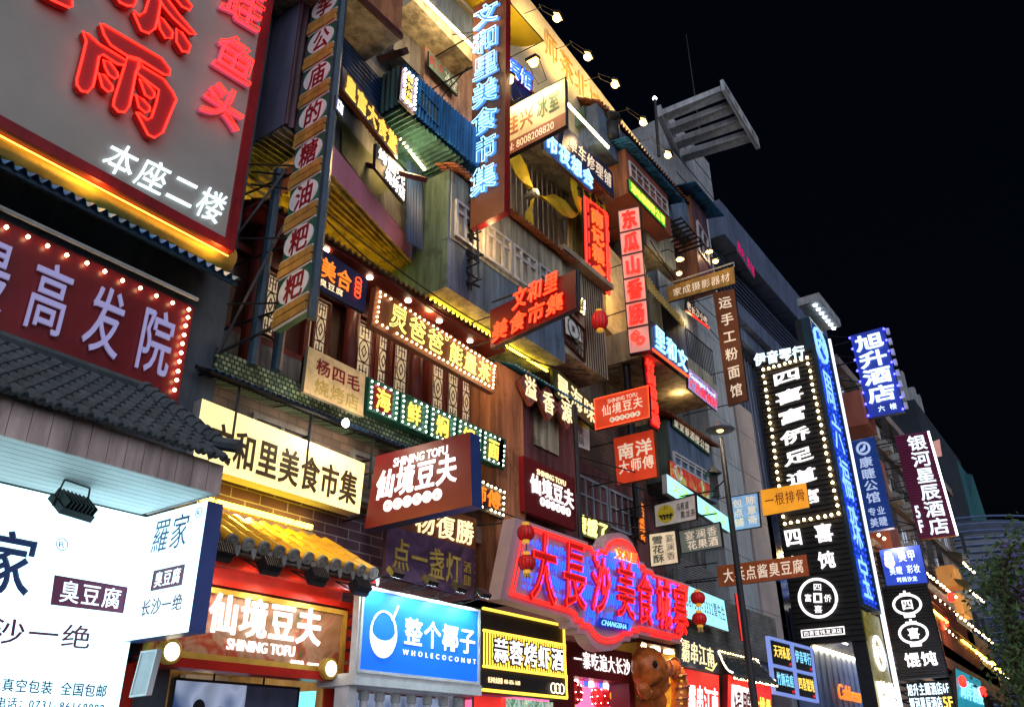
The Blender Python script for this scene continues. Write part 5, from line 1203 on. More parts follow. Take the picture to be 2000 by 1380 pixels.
for u, hu, c_ in ((.2, .78, 'tv_skin'), (.36, .7, 'tv_skin')):
    q2_ = tvq.sub(u - .08, .0, u + .08, hu, .003)
    MB().prism([q2_.at(.5 + .5 * math.cos(a), .18 + .42 * math.sin(a), .002) for a in ang0], [q2_.at(.5 + .5 * math.cos(a), .18 + .42 * math.sin(a), 0) for a in ang0]).obj('pictured_shirt', 'tv_shirt', tv)
    MB().prism([q2_.at(.5 + .24 * math.cos(a), .72 + .2 * math.sin(a), .004) for a in ang0], [q2_.at(.5 + .24 * math.cos(a), .72 + .2 * math.sin(a), 0) for a in ang0]).obj('pictured_face', c_, tv)
    MB().prism([q2_.at(.5 + .28 * math.cos(a), .82 + .15 * math.sin(a), .006) for a in ang0], [q2_.at(.5 + .28 * math.cos(a), .82 + .15 * math.sin(a), 0) for a in ang0]).obj('pictured_hair', 'board_dark', tv)
MB().qbox(tvq, .55, .99, .02, .98, 0, .003).obj('pictured_room', 'tv_dark', tv)
q = qY(8.2, (583, 1350), (618, 1348), (612, 1400), (578, 1400)); sign('television', 'small cyan glowing menu screen inside the tofu shop', 'television', q, .05, 'screen_cyan', 'board_dark')
q = qX(7.45, (277, 1272), (308, 1268), (286, 1356), (254, 1360))
sp = sign('loudspeaker', 'grey white column loudspeaker beside the white light box', 'loudspeaker', q, .05, 'speaker_grey', 'white_paint', border=(.012, 'white_paint', .008)); bracket(sp, q, 7.75, (.9,))

# ---------------------------------------------------------------- coconut shop
co = thing('coconut_shop', 'white framed drink shop front under the blue coconut light box', 'shop front', (9.2, 7.8, 0))
q = qY(7.1, (706, 1147), (938, 1187), (933, 1337), (698, 1310))
zc0, zc1 = (q.c[2][2] + q.c[3][2]) / 2, (q.c[0][2] + q.c[1][2]) / 2; xc0, xc1 = (q.c[0][0] + q.c[3][0]) / 2, (q.c[1][0] + q.c[2][0]) / 2
q = qR(7.1, xc0, xc1, zc0, zc1)
s = sign('light_box', 'bright blue coconut drink light box with white emblem and characters', 'light box', q, .09, 'box_blue', 'white_paint', border=(.03, 'white_paint', .02))
MB().box(xc0 - .02, xc1 + .05, 7.09, 7.7, zc0 - .13, zc0 - .005).obj('lower_casing', 'white_paint', s); MB().box(xc0 - .03, xc0 - .003, 7.1, 7.19, zc0 - .13, zc1 + .05).obj('side_casing', 'white_paint', s)
put(s, q, '整个椰子', 'letter_white', (.33, .38, .965, .73), d=.005, t=.01, bold=.02); put(s, q, 'W  H  O  L  E  C  O  C  O  N  U  T', 'letter_white', (.33, .26, .965, .33), d=.005, t=.008, bold=.01)
cx_, cy_, rx_, ry_ = .175, .47, .095, .27
ang = np.linspace(0, 2 * math.pi, 40, endpoint=False)
MB().tube([q.at(cx_ + rx_ * math.cos(a), cy_ + ry_ * math.sin(a), .008) for a in ang], .012, 5, closed=True).obj('emblem_ring', 'letter_white', s)
pts = [(cx_ + rx_ * math.cos(a), cy_ + ry_ * math.sin(a)) for a in np.linspace(math.pi * .93, math.pi * 2.07, 26)]
pts += [(cx_ + rx_ * .97 * math.cos(a), cy_ + ry_ * (.2 + .5 * math.sin(a))) for a in np.linspace(2 * math.pi, math.pi, 14)]
MB().prism([q.at(*p, .012) for p in pts], [q.at(*p, .002) for p in pts]).obj('emblem_fill', 'letter_white', s)
MB().tube([q.at(cx_ + .06, cy_ + .18, .015), q.at(cx_ + .1, cy_ + .37, .015)], .014, 5).obj('emblem_straw', 'letter_white', s)
for i, u in enumerate((.02, .3, .55, .78)):
    lab = ('nearest the yellow tiled roof', 'second from the yellow tiled roof', 'third from the yellow tiled roof', 'nearest the shrimp signboard')[i]
    p = q.at(u + .06, 1.12, .32); a = q.at(u + .06, .75, .0)
    floodlight(f'slim cyan white floodlight above the blue coconut light box, {lab}', p, a, q.at(u + .06, 1.06, -.05), .19, 'floodlights above the coconut light box', 'lamp_white', fins=False)
    lamp('SPOT', p + (a - p) * .2, 18, (.6, .95, 1), a, .05, 120)
MB().box(xc0, xc0 + .12, 7.2, 7.42, .12, zc0 - .13).obj('side_post', 'white_paint', co); MB().box(xc1 - .14, xc1, 7.4, 7.7, .12, zc0 - .13).obj('side_post', 'white_paint', co)
MB().box(xc0, xc1, 10.2, 10.3, .12, 3.6).obj('back_wall', 'cool_wall', co); MB().box(xc0, xc1, 7.7, 10.2, zc0 + .2, zc0 + .26).obj('ceiling', 'cool_wall', co)
for i in range(7):
    x = xz((705 + i * 31, 1345), 7.35)[0]; c = MB(); c.tube([(x, 7.3, 1.4), (x, 7.3, zc0 - .24)], .045, 10); c.obj('dispenser_tube', 'white_paint', co, True); MB().lathe((x, 7.3, zc0 - .26), [(.06, 0), (.06, .1)], 10).obj('tube_clamp', 'ac_metal', co)
lamp('POINT', ((xc0 + xc1) / 2, 8.8, 2.3), 30, (.8, .8, 1), None, .2)
qq = qR(7.5, xc0 + .15, xc1 - .2, 1.7, 2.38); sign('television', 'dark menu screen under the white tubes of the coconut shop', 'television', qq, .05, 'tv_picture', 'board_dark')

# ---------------------------------------------------------------- shrimp restaurant
ks = thing('shrimp_restaurant', 'dark restaurant front beneath the yellow neon shrimp signboard', 'shop front', (11.5, 7.8, 0))
q = qY(7.5, (942, 1184), (1104, 1221), (1103, 1366), (939, 1352))
zk0, zk1 = (q.c[2][2] + q.c[3][2]) / 2, (q.c[0][2] + q.c[1][2]) / 2; xk0, xk1 = (q.c[0][0] + q.c[3][0]) / 2, (q.c[1][0] + q.c[2][0]) / 2
q = qR(7.5, xk0, xk1, zk0, zk1)
s = sign('signboard', 'black garlic shrimp signboard with white characters on yellow neon bars', 'sign', q, .15, 'board_dark', 'board_dark')
b = MB(); line(b, q, [(.0, .985), (.985, .985), (.985, .72)], .02, .022); line(b, q, [(.0, .03), (.995, .03), (.995, .33)], .02, .022); line(b, q, [(0, .72), (.985, .72), (.985, .3), (0, .3)], .03, .02)
for i in range(33): line(b, q, [(.015 + i * .03, .31), (.015 + i * .03, .71)], .02, .012)
b.obj('neon_tube', 'neon_yellow', s)
put(s, q, '蒜蓉烤虾酒', 'board_dark', (.09, .36, .94, .66), d=.045, t=.02, bold=.14, name='letter_backing'); put(s, q, '蒜蓉烤虾酒', 'letter_white', (.09, .36, .94, .66), d=.058, t=.02, bold=.015)
put(s, q, '长沙美食连锁 400-876-1688', 'letter_warm', (.06, .12, .42, .19), d=.01, t=.01, bold=.02)
for i in range(3): ring(q, .82 + i * .055, .14, .07, .02, .008, 'neon_white', s, 'ring', 16)
MB().box(xk0, xk1, 9.5, 9.6, .12, 3.5).obj('back_wall', 'maroon_plaster', ks); MB().box(xk0, xk1, 7.6, 9.5, zk0 + .1, zk0 + .15).obj('ceiling', 'wood_dark', ks)
for i in range(3):
    x = xk0 + .1 + i * (xk1 - xk0 - .3) / 3; qq = qR(7.7, x, x + .75, 1.8, zk0 - .02); sign('poster', ('red soda poster under the shrimp signboard', 'green food poster in the middle under the shrimp signboard', 'green food poster nearest the market entrance')[i], 'poster', qq, .04, 'box_red' if i == 0 else 'poster_picture', 'board_dark')

# ---------------------------------------------------------------- market entrance
en = thing('market_entrance', 'maroon market entrance with glowing ceiling and pink inner wall', 'entrance', (14, 7.8, 0))
e0 = xz((1108, 1235), 7.6)[0] + .02; e1 = xz((1236, 1300), 7.6)[0]; ez0 = (xz((1108, 1312), 7.6)[1] + xz((1232, 1338), 7.6)[1]) / 2; ez1 = xz((1108, 1250), 7.6)[1]
MB().box(e0, e1, 7.6, 8.0, ez0, ez1).obj('beam', 'burgundy', en)
qe_ = qR(7.6, e0, e1, ez0, ez1); put(en, qe_, '一寨吃遍大长沙', 'letter_white', (.06, .24, .95, .78), d=.004, t=.02, bold=.0)
MB().box(e0, e0 + .12, 7.6, 8, .12, ez0).obj('post', 'burgundy', en); MB().box(e1 - .2, e1, 7.6, 8, .12, ez0).obj('post', 'burgundy', en)
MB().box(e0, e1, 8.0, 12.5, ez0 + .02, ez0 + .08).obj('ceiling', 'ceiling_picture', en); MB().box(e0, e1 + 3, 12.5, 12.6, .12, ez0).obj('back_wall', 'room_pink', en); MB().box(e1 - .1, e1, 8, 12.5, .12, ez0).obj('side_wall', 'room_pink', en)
for i in range(14): MB().box(e0 + .1 + i * .17, e0 + .16 + i * .17, 8.05, 8.12, ez0 - .06, ez0 + .02).obj('icicle_lamp', ('neon_pink', 'neon_blue', 'bulb_white')[i % 3], en)
lamp('POINT', ((e0 + e1) / 2, 9.3, 2.6), 45, (1, .3, .5), None, .2)
qq = qY(9.0, (1118, 1345), (1142, 1338), (1140, 1400), (1115, 1400)); s = sign('banner', 'white banner with black characters inside the market entrance', 'banner', qq, .02, 'box_ghost', 'white_paint'); put(s, qq, '烧烤', 'black_paint', (.1, .1, .9, .8), vertical=True, d=.004, t=.003, bold=0)
def lantern(label, p, r, h, group, mats=('lantern_red', 'lantern_gold'), tassel=True, dots_=0):
    t = thing('lantern', label, 'lantern', p, group); p = np.array(p)
    prof = [(r * math.cos(a) ** .7 if abs(math.cos(a)) > 1e-6 else r * .3, h / 2 * math.sin(a)) for a in np.linspace(-1.25, 1.25, 11)]
    b = MB().lathe(p, prof, 20); b.obj('lamp_shade', mats[0], t, True)
    rb = MB()
    for j in range(14):
        an = 2 * math.pi * j / 14; rb.tube([p + (1.01 * a_ * math.cos(an), 1.01 * a_ * math.sin(an), z_) for a_, z_ in prof], .006, 4)
    rb.obj('rib', 'crimson_paint', t)
    MB().lathe(p + (0, 0, h * .46), [(r * .42, 0), (r * .42, .05)], 12).lathe(p - (0, 0, h * .46 + .05), [(r * .42, 0), (r * .42, .05)], 12).obj('cap', 'lantern_gold', t)
    if tassel:
        c = MB()
        for j in range(8): a = j * math.pi / 4; c.tube([p + (.03 * math.cos(a), .03 * math.sin(a), -h * .5), p + (.05 * math.cos(a), .05 * math.sin(a), -h * .5 - r * .9)], .012, 4)
        c.obj('tassel', 'gold_paint', t)
    MB().tube([p + (0, 0, h * .5), p + (0, 0, h * .5 + .25)], .006, 4).obj('cord', 'cable_black', t)
    for j in range(dots_):
        an = 2 * math.pi * j / dots_
        for z in (-.3, 0, .3): bulb(t, p + (r * 1.02 * math.cos(an + z) * (1 - z * z), r * 1.02 * math.sin(an + z) * (1 - z * z), h * z), 'bulb_white', .009)
    return t
p = PY((1181, 1360), 8.2); big_l = lantern('big festive lantern studded with small bulbs hanging in the market entrance', p, .25, .38, 'lanterns in the market entrance', dots_=12)
o = MB();
for u in (-.5, .5): o.lathe(p + (u * .25 * .9, -.215, 0), [(.085, 0), (.078, .02)], 14, axis=(0, -1, 0))
o.obj('gold_medallion', 'lantern_gold', big_l)
p = PY((1112, 1352), 8.0); lantern('dark red lantern studded with bulbs half hidden by the shrimp signboard', p, .22, .38, 'lanterns in the market entrance', dots_=12)

# ---------------------------------------------------------------- the great neon market sign
Yg = 6.9
out = [(1007, 1010), (1148, 1058), (1149, 1066), (1163, 1070), (1164, 1063), (1178, 1068)]
cen = (1196, 1100)
out += [(1181, 1058), (1187, 1047), (1198, 1040), (1210, 1039), (1224, 1045), (1236, 1060), (1244, 1080), (1246, 1094), (1258, 1098), (1259, 1106), (1275, 1111), (1276, 1119), (1346, 1141), (1331, 1256), (1248, 1238), (1247, 1245), (1232, 1243), (1231, 1252), (1218, 1250), (1210, 1261), (1196, 1269), (1180, 1271), (1165, 1266), (1153, 1255), (1144, 1238), (1129, 1236), (1128, 1226), (1116, 1224), (1114, 1212), (1104, 1204), (977, 1168)]
P3 = [PY(p, Yg) for p in out]
gs = thing('neon_sign', 'huge stepped pink board with red neon characters over blue neon stripes', 'neon sign', (np.mean([p[0] for p in P3]), Yg, min(p[2] for p in P3)))
MB().prism(P3, [p + (0, .22, 0) for p in P3]).obj('panel', 'arch_board', gs)
c3 = np.mean(P3, axis=0)
def shrink(k, d=.04): return [c3 + (p - c3) * np.array([1 - k * .45, 1, 1 - k]) - (0, d, 0) for p in P3]
MB().tube(shrink(.13), .018, 5, closed=True).tube(shrink(.19), .014, 5, closed=True).obj('neon_border', 'neon_soft', gs)
qg = qY(Yg, (1034, 1048), (1330, 1140), (1320, 1232), (1014, 1150))
b = MB(); rnd = random.Random(3)
for i in range(74):
    u = .01 + i / 75; mid = .36 < u < .66
    for v0_, v1_ in ((-.3 if mid else .02, .1), (.1, .45), (.45, .8), (.8, 1.25 if mid else .97)):
        if rnd.random() < .72:
            a_ = v0_ + (v1_ - v0_) * rnd.uniform(0, .35); b_ = v0_ + (v1_ - v0_) * rnd.uniform(.65, 1); b.tube([qg.at(u, a_, .03), qg.at(u, b_, .03)], .016, 4)
b.obj('blue_tubes', 'neon_blue', gs)
for i, (c, (x, y), sc) in enumerate((('大', (1051, 1108), 1.15), ('長', (1110, 1121), 1.15), ('沙', (1162, 1142), 1.0), ('美', (1211, 1152), 1.05), ('食', (1249, 1168), 1.0), ('城', (1285, 1178), 1.), ('寨', (1318, 1192), 1.))):
    a = PY((x, y), Yg); w, h = .32 * sc, .46 * sc
    qq = Q([a + (-w + .06, 0, h), a + (w + .06, 0, h), a + (w - .06, 0, -h), a + (-w - .06, 0, -h)])
    put(gs, qq, c, 'red_letter_face', (0, 0, 1, 1), d=.07, t=.08, bold=.02); putn(gs, qq, c, 'neon_soft', (0, 0, 1, 1), d=.13, rad=.009, bold=.02)
qq = qY(Yg, (1195, 1068), (1237, 1082), (1235, 1102), (1193, 1090)); put(gs, qq, '文和里', 'letter_yellow', (0, 0, 1, 1), d=.05, t=.04, bold=.01); putn(gs, qq, '文和里', 'neon_orange', (0, 0, 1, 1), d=.1, rad=.012)
qq = qY(Yg, (1164, 1206), (1219, 1218), (1216, 1232), (1160, 1222)); MB().qbox(qq, 0, 1, 0, 1, .05, .09).obj('plaque', 'box_navy', gs); put(gs, qq, 'CHANGSHA', 'letter_cyan', (.06, .15, .94, .85), d=.092, t=.01, bold=.02)
qq = qY(Yg, (1269, 1234), (1310, 1243), (1309, 1250), (1268, 1242)); put(gs, qq, '文和里美食城寨', 'letter_red', (0, 0, 1, 1), d=.01, t=.02, bold=.04)
for (x, y), lab, d_ in (((1027, 1040), 'red lantern in front of the great neon sign, upper one of the pair', .55), ((1029, 1098), 'red lantern in front of the great neon sign, lower one of the pair', .55), ((1363, 1167), 'red lantern beside the cyan telephone light box, upper one', 0), ((1366, 1208), 'red lantern beside the cyan telephone light box, lower one', 0)):
    p = PY((x, y), 6.9 - d_); lantern(lab, p, .115 if d_ else .14, .2 if d_ else .23, 'red lanterns hung in pairs', ('lantern_red', 'lantern_gold'), 'lower' in lab)
p = PY((1171, 626), 7.0); lantern('single red wire lantern on the beige wooden bay', p, .16, .4, 'red lanterns on the upper wall', tassel=False)
c_ = MB(); c_.bar((P3[0][0] - .3, 7.0, P3[0][2] + .05), (P3[0][0] + .8, 7.0, P3[0][2] + .05), .015); c_.bar((P3[0][0] + .2, 7.0, P3[0][2]), (P3[0][0] + .2, 8.2, P3[0][2] + .1), .02); c_.bar((P3[18][0] - .2, 7.0, P3[18][2] + .05), (P3[18][0] - .2, 8.2, P3[18][2] + .1), .02); c_.obj('bracket', 'steel_black', gs)

# ---------------------------------------------------------------- lobster restaurant and skewer shop
lb = thing('seafood_shop', 'golden lit seafood shop front behind the lobster sculpture', 'shop front', (17, 7.8, 0))
l0 = xz((1240, 1300), 7.7)[0]; l1 = xz((1330, 1300), 7.7)[0]; lz1 = xz((1240, 1255), 7.7)[1]
MB().box(l0, l1, 8.6, 8.7, .12, lz1).obj('back_wall', 'box_amber', lb); MB().box(l0 - .05, l0 + .12, 7.6, 8.6, .12, lz1).obj('post', 'gold_metal', lb); MB().box(l1 - .12, l1, 7.6, 8.6, .12, lz1).obj('post', 'gold_metal', lb); MB().box(l0, l1, 7.5, 8.6, lz1, lz1 + .1).obj('canopy', 'wood_dark', lb)
for x in np.linspace(l0 + .4, l1 - .4, 3): MB().box(x - .12, x + .12, 7.7, 7.8, lz1 - .05, lz1 - .01).obj('downlight', 'downlight', lb); lamp('SPOT', (x, 7.7, lz1 - .08), 30, (1, .7, .3), (x, 7.9, 0), .05, 120); lamp('SPOT', (x, 6.9, lz1 + .05), 30, (1, .75, .45), (x, 7.3, 1.5), .05, 90)
qq = qY(8.2, (1283, 1320), (1313, 1325), (1312, 1358), (1281, 1355)); s = sign('poster', 'white poster with small dark writing behind the lobster', 'poster', qq, .03, 'box_ghost', 'white_paint'); put(s, qq, '海鲜', 'indigo_paint', (.1, .3, .9, .8), d=.004, t=.003)
qq = qY(7.8, (1246, 1366), (1308, 1374), (1306, 1410), (1244, 1400)); s = sign('light_box', 'golden counter light box with black writing below the lobster', 'light box', qq, .1, 'box_amber', 'gold_metal'); put(s, qq, '长沙龙虾烤鱼', 'black_paint', (.15, .5, .9, .9), d=.004, t=.004, bold=.03)
lo = thing('lobster_sculpture', 'big glossy orange lobster sculpture climbing the seafood shop front', 'sculpture', PY((1270, 1370), 7.2))
def blob(pts, rad, n=12, mat='lobster_shell', name='body'):
    b = MB(); pts = [np.array(p) for p in pts]; V = []; Fc = []
    for i, (p, r) in enumerate(zip(pts, rad)):
        t = pts[min(i + 1, len(pts) - 1)] - pts[max(i - 1, 0)]; t = t / np.linalg.norm(t); ref = np.array([0, 1., 0]) if abs(t[1]) < .8 else np.array([1., 0, 0]); e1 = np.cross(t, ref); e1 /= np.linalg.norm(e1); e2 = np.cross(t, e1)
        V += [p + r * (math.cos(2 * math.pi * j / n) * e1 + .8 * math.sin(2 * math.pi * j / n) * e2) for j in range(n)]
    for i in range(len(pts) - 1):
        for j in range(n): Fc.append((i * n + j, i * n + (j + 1) % n, (i + 1) * n + (j + 1) % n, (i + 1) * n + j))
    Fc += [tuple(range(n))[::-1], tuple((len(pts) - 1) * n + j for j in range(n))]
    o = b.add(V, Fc).obj(name, mat, lo, True); return o
L = lambda x, y, Y=7.25: PY((x, y), Y)
blob([L(1246, 1288), L(1254, 1291), L(1263, 1300), L(1272, 1315), L(1276, 1330), L(1270, 1341), L(1262, 1345)], [.06, .27, .38, .4, .33, .2, .03], 20, name='claw')
blob([L(1247, 1338, 7.1), L(1255, 1344, 7.1), L(1264, 1352, 7.1), L(1272, 1352, 7.1)], [.05, .13, .12, .02], 14, name='pincer')
blob([L(1274, 1296, 7.15), L(1284, 1302, 7.1), L(1288, 1318, 7.1), L(1284, 1330, 7.15)], [.06, .16, .17, .04], name='claw')
blob([L(1262, 1340, 7.5), L(1270, 1352, 7.5), L(1276, 1366, 7.5), L(1272, 1390, 7.5)], [.2, .28, .3, .3], 16, name='body')
blob([L(1288, 1304), L(1302, 1306), L(1314, 1302), L(1324, 1318), L(1329, 1345), L(1326, 1375), L(1318, 1400)], [.11, .13, .17, .18, .2, .17, .1], name='tail')
blob([L(1284, 1352), L(1298, 1345), L(1310, 1335)], [.08, .06, .02], 8, name='leg')
for x in range(6): bq = L(1330 + (1 if x % 2 else -1), 1318 + x * 11, 7.1); MB().lathe(bq, [(.02, -.02), (.03, 0), (.02, .02)], 8).obj('tubercle', 'lantern_gold', lo)
rg_ = MB()
for (x, y, r_) in ((1302, 1306, .14), (1314, 1303, .18), (1323, 1318, .19), (1328, 1340, .2), (1327, 1362, .185), (1323, 1382, .15)):
    c_ = L(x, y); rg_.tube([c_ + (r_ * math.cos(a) * (.4 if y < 1312 else 1), -abs(r_ * .86 * math.sin(a)) if True else 0, r_ * math.cos(a) * (1 if y < 1312 else .15)) for a in np.linspace(0, math.pi, 12)], .022, 6)
rg_.obj('shell_ridge', 'rust_red', lo)
MB().lathe(L(1280, 1296, 7.0), [(.02, -.06), (.05, 0), (.02, .06)], 10).obj('eye', 'black_paint', lo)
MB().tube([L(1282, 1310), L(1250, 1330), L(1244, 1362)], .012, 5).obj('feeler', 'lobster_shell', lo)
q = qY(7.3, (1328, 1240), (1399, 1265), (1405, 1313), (1325, 1298))
s = sign('signboard', 'dark slate skewer shop signboard with cream outlined characters', 'sign', q, .08, 'slate_wall', 'board_dark')
put(s, q, '霸串江南', 'letter_warm', (.04, .14, .9, .95), d=.004, t=.03, bold=.005); line(MB(), q, [(.62, .08), (.78, .02), (.92, .35)], .03, .012).obj('neon_tube', 'neon_lime', s)
q = qY(7.6, (1334, 1304), (1404, 1318), (1408, 1440), (1330, 1430))
s = sign('light_box', 'glowing red skewer shop light box with white brush characters', 'light box', q, .12, 'box_red', 'red_frame'); put(s, q, '霸串江南', 'letter_white', (.14, .3, .96, .78), d=.004, t=.01, bold=.04)
MB().box(l1, l1 + 4.2, 8.0, 8.1, .12, 4.0).obj('side_wall', 'brick_grey', lb)
# small tiled gate roof outlined with light strips
gt = thing('gate_roof', 'small dark tiled gate roof outlined in warm light strips', 'roof', PY((1455, 1310), 7.6))
ga, gbp = PY((1404, 1278), 8.0), PY((1480, 1300), 8.0); gc, gd = PY((1515, 1335), 7.2), PY((1430, 1308), 7.2); gd[2] = gc[2]; gbp[2] = ga[2]
qg_ = Q([ga, gbp, gc, gd]); tiles(gt, 'tiles', qg_, 14, 5, 'grey_tile', caps='grey_tile')
b = MB(); sag = lambda A, B: [A + (B - A) * t - np.array([0, 0, .12 * math.sin(math.pi * t)]) + (0, 0, .08) for t in np.linspace(0, 1, 8)]
b.tube(sag(ga, gd), .022, 5); b.tube(sag(gbp, gc), .022, 5); b.obj('light_strip', 'neon_white', gt)
for i in range(22): t = i / 21; bulb(gt, gd + (gc - gd) * t + (0, -.03, -.04), 'bulb_warm', .02)
for i in range(16): t = i / 15; bulb(gt, ga + (gbp - ga) * t + (0, -.03, .08), 'bulb_warm', .018)
q = qY(7.5, (1422, 1316), (1506, 1340), (1510, 1440), (1420, 1440))
s = sign('light_box', 'glowing red roast shop light box with white badge and yellow characters', 'light box', q, .12, 'box_red', 'red_frame')
MB().qbox(q, .08, .5, .3, .85, 0, .02).obj('badge', 'letter_white', s); ring(q, .2, .72, .16, .03, .02, 'letter_white', s, 'badge_ring', 20); put(s, q, '烤鸭', 'crimson_paint', (.1, .35, .48, .8), d=.022, t=.006, bold=.04); put(s, q, '火排骨', 'letter_yellow', (.54, .3, .98, .75), d=.004, t=.02, bold=.05)
# frame of four shop signs
q = qA(7.3, (1499, 1241), (1585, 1264), (1598, 1372), (1512, 1354))
f4 = thing('sign_frame', 'pale blue lit steel frame carrying four dark shop signs', 'sign frame', q.base())
b = MB().frame(q, .07, -.06, .03); b.qbox(q, .47, .53, 0, 1, -.06, .028); b.qbox(q, 0, 1, .47, .52, -.06, .026); b.obj('frame', 'frame_glow', f4)
for t_, m_, r_, lab in (('天河私影', 'letter_yellow', (.07, .54, .46, .94), 'yellow characters in the top row of the blue frame'), ('伊音琴行', 'letter_cyan', (.54, .54, .95, .94), 'cyan characters in the top row of the blue frame'), ('竹颜祛痘', 'letter_cyan', (.07, .06, .46, .46), 'cyan characters in the bottom row of the blue frame'), ('四喜馄饨', 'letter_yellow', (.54, .06, .95, .46), 'yellow characters in the bottom row of the blue frame')):
    p = q.sub(*r_, .004); s = sign('signboard', 'small black signboard with ' + lab, 'sign', p, .03, 'board_dark', group='four signs in the blue frame'); put(s, p, t_, m_, (.04, .28, .97, .86), d=.004, t=.01, bold=.0); put(s, p, '1F', 'letter_red', (.84, .04, .97, .18), d=.004, t=.006)
# ribbed blue shop with orange letters
ca_ = thing('clothes_shop', 'ribbed blue grey shop front with a row of white lights along its top', 'shop front', (30, 8, 0))
q = qY(8.0, (1588, 1266), (1735, 1350), (1745, 1430), (1600, 1440)); x0_, x1_ = xz((1590, 1300), 8.0)[0], xz((1738, 1390), 8.0)[0]; zt_ = (xz((1592, 1262), 8.0)[1] + xz((1695, 1303), 8.0)[1]) / 2
qf = qR(8.0, x0_, x1_, .12, zt_); b = MB().qbox(qf, 0, 1, 0, 1, -.6, 0)
for i in range(14): u = i / 14; b.qbox(qf, u, u + .007, 0, 1, 0, .05)
b.obj('fascia', 'fascia_blue', ca_); MB().tube([qf.at(0, 1.01, .1), qf.at(1, 1.01, .1)], .04, 5).obj('light_strip', 'strip_warm', ca_); MB().box(x0_, x1_, 8.02, 8.5, zt_, zt_ + 1.2).obj('glass_band', 'mirror_glass', ca_)
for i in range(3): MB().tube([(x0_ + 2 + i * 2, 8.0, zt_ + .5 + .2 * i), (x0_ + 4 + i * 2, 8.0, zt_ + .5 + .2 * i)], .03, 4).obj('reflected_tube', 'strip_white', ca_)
q = qY(7.85, (1634, 1330), (1678, 1342), (1680, 1374), (1638, 1366)); put(ca_, q, 'Cabbeen', 'letter_orange', (0, .05, 1, 1), d=.0, t=.1, bold=.0, slant=.1)
lamp('POINT', ((x0_ + x1_) / 2, 6.0, 4.5), 60, (.6, .7, 1), None, .3)
# ---------------------------------------------------------------- stone piers and lamp posts at the right end of the market building
sb = thing('stone_building', 'office building with pale stone clad piers and dark strip windows', 'building', (30, 9, 0))
MB().box(24, 36.5, 8.9, 16, 0, 18.6).obj('wall', 'blue_clad', sb)
for a, b_ in (((1392, 600), (1440, 620)), ((1452, 900), (1480, 910)),):
    pass
def pier(x0, x1, z1, m, y0=8.2):
    b = MB()
    z = 4.0; k_ = 0
    while z < z1:
        b.box(x0, x1, y0, 8.9, z + .01, min(z + 1.3, z1)); z += 1.31
    b.box(x0 + .02, x1 - .02, y0 + .02, 8.9, 0, z1); return b.obj('pier', m, sb)
xA, xB = xz((1400, 900), 8.2)[0], xz((1446, 900), 8.2)[0]; xC = xz((1478, 900), 8.2)[0]
pier(xA - .2, xB, 18.2, 'stone_clad'); pier(xB + .05, xC, 11.5, 'stone_pink', 8.15)
pier(xC + .5, xC + 1.8, 18.0, 'stone_clad', 8.6)
# blue clad upper storey with strip windows
zt0 = 19.35
for z0_, z1_, y_, m in ((17.9, 19.35, 8.0, 'blue_clad'), (15.6, 17.6, 8.5, 'dark_glass'), (15.0, 15.6, 8.1, 'blue_clad'), (14.4, 14.9, 8.3, 'blue_clad'), (13.9, 14.3, 8.4, 'dark_glass')):
    b = MB()
    for i in range(9): x = 24.05 + i * 1.36; b.box(x, x + 1.30, y_, 8.95, z0_, z1_)
    b.obj('cladding', m, sb)
b = MB()
for i in range(40): x = 24.1 + i * .3; b.box(x, x + .05, 8.45, 8.7, 9, 14.2)
b.obj('fins', 'blue_clad', sb)
MB().box(24, 36.5, 8.6, 8.95, 4, 14).obj('glass_wall', 'mirror_glass', sb)
b = MB()
for i in range(9): z = 15.7 + i * .2; b.box(24, 36.4, 8.44, 8.5, z, z + .04)
b.obj('louvres', 'blue_clad', sb)
q = qY(7.98, (1438, 465), (1472, 520), (1474, 545), (1440, 490)); s = sign('signboard', 'faint magenta characters high on the blue clad office building', 'sign', q, .03, 'blue_clad', 'blue_clad'); K['letter_magenta'] = emit('letter_magenta', (.8, .01, .15), .35); put(s, q, '星火 影城', 'letter_magenta', (0, .1, 1, .9), d=.01, t=.02, bold=.03)
# lamp posts
p = PY((1406, 838), 6.4); zt_ = p[2]; r = thing('lamp_post', 'dark street lamp post with a flat disc shade in front of the stone pier', 'lamp post', (p[0], 6.4, 0))
MB().lathe((p[0], 6.4, .12), [(.11, 0), (.08, 1), (.055, zt_ - .3)], 12).obj('post', 'board_dark', r, True); MB().lathe(p, [(.32, -.02), (.3, 0), (.1, .1), (.05, .18)], 20).obj('lamp_shade', 'grey_shutter', r, True); MB().lathe(p - (0, 0, .06), [(.06, 0), (.08, .03)], 10).obj('bulb', 'lamp_face', r); lamp('SPOT', p - (0, 0, .1), 60, (1, .85, .6), p - (0, 0, 3), .06, 140)
pp = PY((1393, 930), 6.8); MB().lathe(pp, [(.02, .25), (.22, .05), (.2, .03), (.1, .02), (.1, -.45), (.13, -.47)], 4).obj('lantern_head', 'board_dark', r); MB().bar(pp - (0, 0, .3), (p[0], 6.4, pp[2] - .2), .03).obj('arm', 'board_dark', r)
b = MB()
for yy in (965, 1010, 1140): a = PY((1240 if yy != 1140 else 1420, yy + 30), 7.2); c = PY((1590, yy - 35), 7.0); b.bar(PX((1400, yy - 8), p[0]), PX((1400, yy - 8), p[0]) + (0, 1.9, .05), .025)
b.obj('sign_arm', 'board_dark', r)
